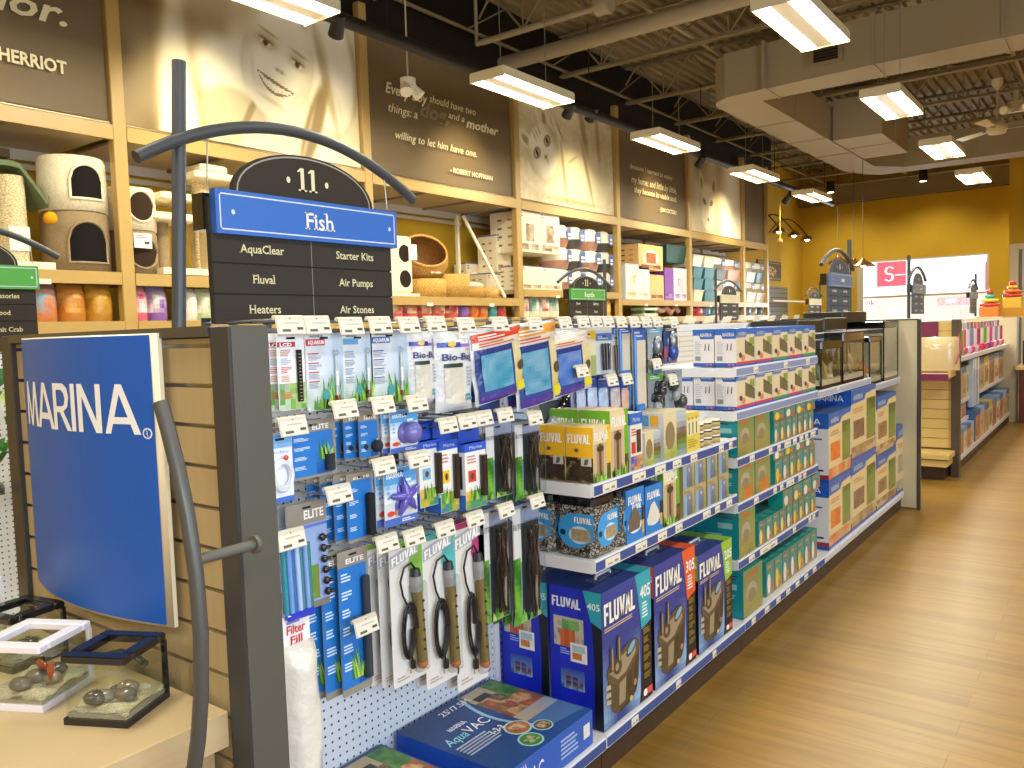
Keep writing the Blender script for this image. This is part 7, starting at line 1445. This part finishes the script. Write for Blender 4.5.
# fifth bay
zE = 1.871
wb('clear fronted pet bed package with a yellow tag', 626, 650, 264, 299, zE, .4, name='pet_bed_package', cat='package', c='#d9dde0', band='#b8c4d0', pic=('#c9d4dc', '#d8b43c', '#e4e8ea', '#f0f0ec')); wb('brown spotted box under a like one, fifth bay', 650, 664, 274, 299, zE, .4, name='pet_toy_box', c='#e2b878', band='#d8a860', pic=('#8a4a24', '#6a3a1c', '#c8702c', '#efe0c0'), oval=False)
wb('brown spotted box stacked on a like one, fifth bay', 639, 663, 249, 274, zE + .46, .4, name='pet_toy_box', c='#e2b878', band='#d8a860', pic=('#8a4a24', '#6a3a1c', '#c8702c', '#efe0c0')); wb('narrow purple sided box in the fifth bay', 665, 674, 267, 299, zE, .35, name='pet_bed_box', c='#7d3fa0', band='#8c50b0', pic=('#b08ad0', '#5c2c80', '#c8b0e0', '#e8dcf0'), oval=False); wb('white box with a purple swoosh next to the fifth upright', 674, 687, 268, 300, zE, .35, name='pet_bed_box', c='#e9e2e6', band='#d9d0dc', pic=('#c9b8d0', '#7a5c9c', '#d8ccd8', '#f2eef2'))
def tub(w, d, h, c='#1f6f78'):
    mm = M(); a, b_ = d / 2, w / 2; P = []
    for s, z in ((.82, 0), (.97, h * .92), (1.02, h * .92), (1.02, h)):
        P += [(-a * s, -b_ * s, z), (a * s, -b_ * s, z), (a * s, b_ * s, z), (-a * s, b_ * s, z)]
    mm.add(P, [(3, 2, 1, 0), (12, 13, 14, 15)] + [(k * 4 + i, k * 4 + (i + 1) % 4, k * 4 + 4 + (i + 1) % 4, k * 4 + 4 + i) for k in range(3) for i in range(4)], ('satin', c)); return [('tub', mm)]
wb('dark teal plastic bin on top in the fifth bay', 667, 688, 250, 267, zE + .62, .45, fn=tub, name='litter_bin', cat='bin', c='#1c4f4a')
# sixth and seventh bays: stacks of tubs and pans
zF = 1.866; SC_ = ['#e6d9b8', '#2a7480', '#efe8d8', '#4f5a58', '#f2ede0', '#d8a894', '#7aa0b0']
for c_, (x0, x1, n, cols_) in enumerate(((694, 704, 4, (0, 1, 1, 4)), (705, 716, 4, (1, 1, 1, 0)), (717, 727, 4, (2, 4, 3, 2)), (728, 741, 4, (4, 4, 5, 4)), (747, 756, 4, (4, 0, 4, 4)), (757, 765, 4, (4, 0, 6, 4)))):
    y, w, h = bplace(x0, x1, 280, 300, BX - .04)
    for k in range(n):
        lb = '%s litter pan in the far bays, column %d from the left, level %d up' % (['cream', 'teal', 'white', 'dark grey', 'white', 'pinkish', 'pale blue'][cols_[k]], c_ + 1, k + 1)
        boxthing('litter_pan', lb, 'litter pan', BX - .03, y, zF + .2 * k, w * .96, .45, .195, tub if k % 2 == 0 or c_ < 2 else litter, group='stacked litter pans in the far bays', **({'c': SC_[cols_[k]]}))
# bags on the lower shelf
def foodbag(w, d, h, c1='#d8862c', c2='#e8c47a', seed=1):
    mm = M(); T0 = mm.T; b = len(mm.v); P = []; n, m_2 = 8, 8
    for side in (1, -1):
        for j in range(m_2 + 1):
            for i in range(n + 1):
                u, v = i / n, j / m_2; k = (max(0, 4 * u * (1 - u)) ** .4) * (1 if v < .7 else max(.08, 1 - ((v - .7) / .3) ** 1.5 * .9)) * (.85 + .15 * min(1, v * 6))
                P.append((side * d / 2 * k, (u - .5) * w * (1 - .06 * v) , h * v))
    q = (n + 1) * (m_2 + 1)
    for j in range(m_2):
        for i in range(n):
            a = j * (n + 1) + i; u, v = (i + .5) / n, (j + .5) / m_2; cc = mixc(c1, c2, (1.6 * vn(u * 4, v * 6, seed) - .3) if .2 < v < .8 else (.1 if v <= .2 else .35))
            mm.f.append(((a, a + 1, a + n + 2, a + n + 1), 'bag', cc, True)); mm.f.append(((q + a + n + 1, q + a + n + 2, q + a + 1, q + a), 'bag', C_(c1), True))
    mm.v += P; return [('bag', mm)]
zG = 1.617
def bags(x0, x1, n, cols_, desc, h=.3, X=BX - .04, z=zG, g='pet food bags on the lower wall shelf'):
    q0, q1 = OX(x0, 310, X).y, OX(x1, 310, X).y; w = (q1 - q0) / n
    for i in range(n):
        c1, c2 = cols_[i % len(cols_)]; boxthing('pet_food_bag', '%s, %s from the left' % (desc, ORD[i]), 'bag', X, R3(q0 + w * (i + .5)), z, R3(w * .97), .2, h, foodbag, group=g, c1=c1, c2=c2, seed=i)
bags(2, 118, 4, [('#c98a2c', '#e0b050'), ('#c9742c', '#7fa4b8'), ('#b8742c', '#d8a04a'), ('#b5802c', '#d0a03c')], 'golden brown food bag in the first bay', .27)
bags(132, 172, 2, [('#d24a6a', '#ece4dc'), ('#7a3aa0', '#e8e4dc')], 'white bag with coloured foot left of the sign pole', .27); bags(186, 232, 3, [('#d9d4c4', '#f0ebdd'), ('#b5c48c', '#eee8d8'), ('#e0dacb', '#c9d4b0')], 'white and green bag right of the sign pole', .26)
bags(376, 462, 6, [('#c83a44', '#e6d49a')], 'red and yellow treat bag right of the sign', .22); bags(462, 509, 5, [('#8a5cb8', '#b08ad0'), ('#e0702c', '#f09a4a'), ('#e0702c', '#f0b06a'), ('#2a9aa0', '#8fd0cc'), ('#c8323c', '#e08a6a')], 'bright treat bag before the third upright', .22)
bags(522, 562, 4, [('#ece4cc', '#b8545c'), ('#e6dcc0', '#3f9a90')], 'cream bag with a coloured foot under the cartons', .3); bags(603, 614, 1, [('#d8a02c', '#efc870')], 'yellow bag beside the dark green sign, alone', .28)
bags(697, 742, 6, [('#c8343c', '#e0a08a'), ('#3a6a9c', '#a0b8c8'), ('#2a8a90', '#c8d4b8')], 'small bag in the sixth bay', .2); bags(747, 765, 3, [('#2a5a8a', '#b0c4d0'), ('#d8d0b8', '#9ab09c')], 'small bag in the seventh bay', .2)
m_ = M(); y0_ = OX(652, 312, BX - .1).y; m_.tube([(-5.98, y0_ + .5 * i / 10 * 2, 1.66 + .1 * abs(sin(i * .9))) for i in range(11)], .05, ('bag', '#d8a090'), n=8); tag(m_.build('dog_toy'), 'pink rope like dog toy lying on the lower shelf, fifth bay', 'toy')
t = thing('step_stool', 'small pale green and white crate beside the pink toy', 'crate', (-5.98, OX(660 - 14, 312, BX - .1).y, 1.617)); m_ = M()
for z_ in (0, .09, .18): m_.box(-.12, -.22, z_, .12, .22, z_ + .04, ('satin', '#dfe6c8'))
for y_ in (-.2, .17): m_.box(-.1, y_, 0, .1, y_ + .03, .22, ('satin', '#6f9a5c'))
m_.build('crate', t)
# ================================================================= second run of shelving further along the aisle
g2 = thing('gondola_shelving', 'second shelving run beyond the beige end panel', 'shelving', (0, 0, 0))
m_ = M(); m_.box(-1.80, 8.4, .12, -1.76, 12.95, 1.42, 'pegboard'); m_.build('pegboard_back', g2)
m_ = M(); m_.box(-1.3, 8.4, 0, -1.22, 12.95, .1, 'kick'); m_.build('kick_plate', g2)
for k, (z, xf) in enumerate(((.14, -1.2), (.42, -1.28), (.62, -1.28), (1.07, -1.22))):
    m_ = M(); m_.box(-1.76, 8.42, z - .03, xf - .006, 12.93, z, 'shelfwhite'); m_.box(xf - .01, 8.42, z - .036, xf, 12.93, z + .004, ('satin', '#c9cdd8')); m_.build('shelf', g2)
ec = thing('end_cap_display', 'maple slat end cap with purple panel and price strip', 'display', (0, 0, 0))
m_ = M()
for k in range(13): m_.box(-1.8, 8.33, .26 + .09 * k, -1.235, 8.36, .345 + .09 * k, ('satin', '#c9ad6c'))
m_.box(-1.8, 8.345, .2, -1.235, 8.37, 1.42, ('satin', '#7a653c')); m_.build('slat_panel', ec)
m_ = M(); m_.box(-1.235, 8.3, 0, -1.17, 8.4, 1.44, ('satin', '#4a3f34')); m_.build('dark_post', ec); m_ = M(); m_.box(-1.86, 8.3, 0, -1.8, 8.4, 1.44, ('satin', '#4a3f34')); m_.build('dark_post', ec)
m_ = M(); q = OY(938, 365, 8.32); m_.box(-1.6, 8.315, q.z, q.x, 8.33, 1.425, ('satin', '#6d2048')); m_.build('purple_panel', ec)
m_ = M(); m_.box(-1.75, 8.03, .93, -1.2, 8.33, .985, ('satin', '#c9ad6c')); q = OY(924, 400, 8.03); m_.box(-1.75, 8.022, .9, -1.22, 8.03, .985, ('satin', '#6d2048')); m_.box(-1.75, 8.0205, .962, -1.22, 8.022, .972, ('satin', '#d9c9a0')); m_.build('display_shelf', ec)
m_ = M(); m_.cbox(-1.78, 7.98, .2, -1.2, 8.33, .245, ('satin', '#c9ad6c')); m_.cbox(-1.8, 8.0, .13, -1.22, 8.33, .19, ('satin', '#c9ad6c')); m_.build('platform', ec); m_ = M(); m_.box(-1.76, 8.1, 0, -1.26, 8.33, .13, 'kick'); m_.build('plinth', ec)
q = OY(936, 365, 8.05); t = thing('shiny_gift_pack', 'shiny gold and clear wrapped pack on the purple edged shelf', 'pack', (q.x - .0, 8.18, .987)); 
for nm, mm in foodbag(.34, .2, .3, '#c9b48c', '#fbf6ea', 3):
    mm.T = None; mm.v = [(y_, x_, z_) for x_, y_, z_ in mm.v]; mm.f = [(tuple(reversed(f[0])), 'gloss', f[2], f[3]) for f in mm.f]; mm.build(nm, t)
m_ = M(); m_.tube([(.17, -.06, .33), (.19, -.07, .2), (.15, -.08, .06)], .008, ('satin', '#a8466c'), n=6); m_.build('ribbon', t)
rr = random.Random(4)
def blk(w, d, h, c='#5f86b8', c2='#d9c9a0', seed=1):
    mm = M(); carton(mm, w, d, h, c2, c, c); F, L, T, _ = faces(w, d, h); mm.rect(F, 0, h * .8, w, h, c, 1); mm.patch(F, w * .15, h * .15, w * .85, h * .7, 3, 4, scenefn([c, c2, '#8c6a4c', '#c9b890'], 3, seed), 1); mm.lines(L, d * .1, h * .3, d * .8, h * .7, 3, c2, 1, seed); return [('carton', mm)]
cols_ = [('#4a72a8', '#c9a878'), ('#c8b040', '#d8d0a0'), ('#6a8ab8', '#b87a50'), ('#7f9cc0', '#d8cdb0'), ('#3f6aa0', '#c88a5c'), ('#9ab0c8', '#d0b088')]
def row(n, y0, y1, z, h, desc, X, off=0, d=.3):
    w = (y1 - y0) / n
    for i in range(n):
        c, c2 = cols_[(i + off) % 6]; boxthing('shelf_box', '%s, %s from the near end' % (desc, ORD[i]), 'box', X, R3(y0 + w * (i + .5)), z, R3(w * .94), d, h, blk, group='boxes on the second run', c=c, c2=c2, seed=i + off)
row(5, 8.45, 9.6, .142, .24, 'carton on the base deck of the far run', -1.215, 1); row(4, 8.45, 9.6, .422, .17, 'yellowish or blue box on the far run second deck', -1.29, 1); row(5, 8.45, 9.9, .622, .33, 'box on the far run third deck', -1.29, 3)
row(9, 9.7, 12.9, .142, .33, 'tan and blue upright carton along the far base deck', -1.215, 4); row(6, 10.0, 12.9, .622, .36, 'pale blue upright pack along the far run', -1.29, 5)
for i in range(4): m_ = M(); m_.cbox(-1.3, 9.75 + i * .12, .5, -1.24, 9.83 + i * .12, 1.02, ('gloss', ['#aebfd6', '#c4d0de', '#9fb2cc', '#d0d8e2'][i]), .01); tag(m_.build('tall_pack'), 'tall shiny pale blue pack on the far run, %s' % ORD[i], 'pack', 'tall pale packs')
# toys hanging and standing above the top shelf of the far run
for i in range(16):
    c = ['#c8344c', '#6aa82c', '#7a3aa0', '#d84a8a', '#c9c4d8', '#8a8ab8', '#d8b4c8', '#b03a6a'][i % 8]; y_ = 8.5 + i * .26
    t = thing('hanging_toy_pack', 'colourful clear pack above the far run top shelf, %s from the near end' % ORD[i], 'toy pack', (-1.3, y_, 1.4), group='toy packs above the far run')
    m_ = M(); f = F0(.2, .3); card(m_, .2, .07, ('card', c) if i % 3 else '#5a2f8a'); m_.build('header', t); m_ = M(); m_.cyl((.0, 0, -.3), (.0, 0, -.07), .05 if i != 1 else .1, ('gloss', c if i % 2 else '#d8d4e4'), n=10); m_.ball((.02, 0, -.28), .05, ('gloss', '#d8487a' if i % 2 else c)); m_.build('toy', t)
# tall beige closing panel, brown counter, and cardboard tray with toys at the right edge
m_ = M(); m_.box(-1.75, 12.96, 0, -1.14, 13.0, 1.43, 'cabinet'); m_.box(-1.14, 12.95, 0, -1.12, 13.01, 1.44, ('satin', '#8f8f90')); tag(m_.build('closing_panel'), 'pale panel with grey edge closing the far run', 'panel')
t = thing('service_counter', 'dark red brown service counter with tan top at the right edge', 'counter', (0, 0, 0)); m_ = M(); m_.box(-1.1, 12.85, 0, .8, 13.6, .72, ('satin', '#5a2f1c')); m_.build('body', t); m_ = M(); m_.cbox(-1.14, 12.8, .72, .85, 13.65, .77, ('satin', '#c9a468')); m_.build('top', t)
m_ = M(); m_.cbox(-1.07, 12.95, .77, -.9, 13.15, 1.12, ('satin', '#2c2622'), .02); tag(m_.build('black_monitor_box'), 'black upright box standing on the brown counter', 'box')
t = thing('tall_cabinet', 'tan tall cabinet behind the brown counter at the right edge', 'cabinet', (0, 0, 0)); m_ = M(); m_.box(-1.1, 13.7, 0, .8, 14.2, 1.42, ('satin', '#cfae74')); m_.build('body', t); m_ = M(); m_.box(-1.06, 13.69, .8, -.5, 13.7, 1.38, ('satin', '#dcc08a')); m_.box(-.99, 13.68, .95, -.97, 13.69, 1.15, ('steel', '#5a4a34')); m_.build('door', t)
q = OY(1015, 312, 14.0); t = thing('cardboard_tray', 'tan cardboard tray on top of the tall cabinet', 'tray', (q.x, 14.0, 1.425)); m_ = M(); m_.box(-.3, -.25, 0, .6, .25, .02, ('matte', '#c9993c'))
for (a0, b0_, a1, b1_) in ((-.3, -.25, .6, -.23), (-.3, .23, .6, .25), (-.3, -.25, -.28, .25), (.58, -.25, .6, .25)): m_.box(a0, b0_, .02, a1, b1_, .14, ('matte', '#b98a38'))
m_.build('tray', t)
for i, (px, lb, c) in enumerate(((990, 'bright layered toy tower with a red top, left one', ('#c8403c', '#e0c84a', '#4aa098', '#d8782c')), (1008, 'bright layered toy tower with an orange band, right one', ('#c8403c', '#e0702c', '#e0a83c', '#d8b43c')))):
    q = OY(px, 300, 13.4); t = thing('toy_tower', lb, 'toy', (q.x, 13.4 + .6 * i, 1.47 if i == 0 else 1.6)); z = 0
    base = M(); base.cbox(-.12, -.12, -.02 if i == 0 else -.155, .12, .12, .12, ('card', c[3]), .01); base.build('box_base', t)
    for k in range(4):
        m_ = M(); r_ = [.13, .11, .07, .045][k]; m_.lathe([(r_ * .5, .12 + .06 * k), (r_, .13 + .06 * k), (r_, .16 + .06 * k), (r_ * .4, .18 + .06 * k), (0, .18 + .06 * k)], ('gloss', c[k % 3]), 14); m_.build('ring', t)
m_ = M(); q = OY(990, 320, 13.4); m_.box(q.x - .16, 13.25, 0, q.x + .16, 13.6, 1.45, 'cabinet'); tag(m_.build('display_pedestal'), 'beige pedestal under the left toy tower', 'pedestal')
# ================================================================= parallel run to the left, seen past the end cap
g3 = thing('gondola_shelving', 'parallel shelving run on the far side of the near one', 'shelving', (0, 0, 0))
m_ = M(); m_.box(-3.92, .9, .12, -3.88, 16.2, 1.44, 'pegboard'); m_.build('pegboard_back', g3); m_ = M(); m_.box(-3.5, .9, 0, -3.45, 16.2, .1, 'kick'); m_.box(-4.35, .9, 0, -4.3, 16.2, .1, 'kick'); m_.box(-4.3, .9, .1, -3.45, 16.2, .135, 'shelfwhite'); m_.build('base_deck', g3)
for z in (.5, .85, 1.2): m_ = M(); m_.box(-4.3, 2.0, z - .03, -3.45, 16.2, z, 'shelfwhite'); m_.build('shelf', g3)
t = thing('end_cap_display', 'dark end frame at the cropped left edge beyond the end cap', 'frame', (0, 0, 0)); m_ = M(); m_.box(-3.5, .82, 0, -3.44, .9, 1.47, 'charcoal'); m_.box(-4.36, .82, 0, -4.3, .9, 1.47, 'charcoal'); m_.box(-4.3, .83, 1.42, -3.5, .9, 1.47, 'charcoal'); m_.build('frame', t); m_ = M(); m_.box(-4.3, .86, 0, -3.5, .88, 1.42, 'maple'); m_.build('slat_panel', t)
for i in range(7):
    y_ = .99 + .13 * i; t = thing('plastic_plant_pack', 'green plastic aquarium plant in a bag, %s, far left' % ORD[i], 'plant', (-3.5, y_, 1.38), group='aquarium plants at the far left')
    m_ = M(); f = F0(.12, .05); card(m_, .12, .05, '#3a7a4a'); m_.build('header', t); m_ = M(); r_ = random.Random(i)
    for k in range(30): u = r_.uniform(-.06, .06); z_ = -.35 * r_.random() - .05; q = .02; m_.add([(r_.uniform(-.02, .03), u, z_), (r_.uniform(-.02, .03), u + q, z_ + .02), (r_.uniform(-.02, .03), u + q * 1.5, z_ + .06), (r_.uniform(-.02, .03), u - q * .4, z_ + .05)], [(0, 1, 2, 3), (3, 2, 1, 0)], ('satin', LEAF[k % 6]))
    m_.build('leaves', t)
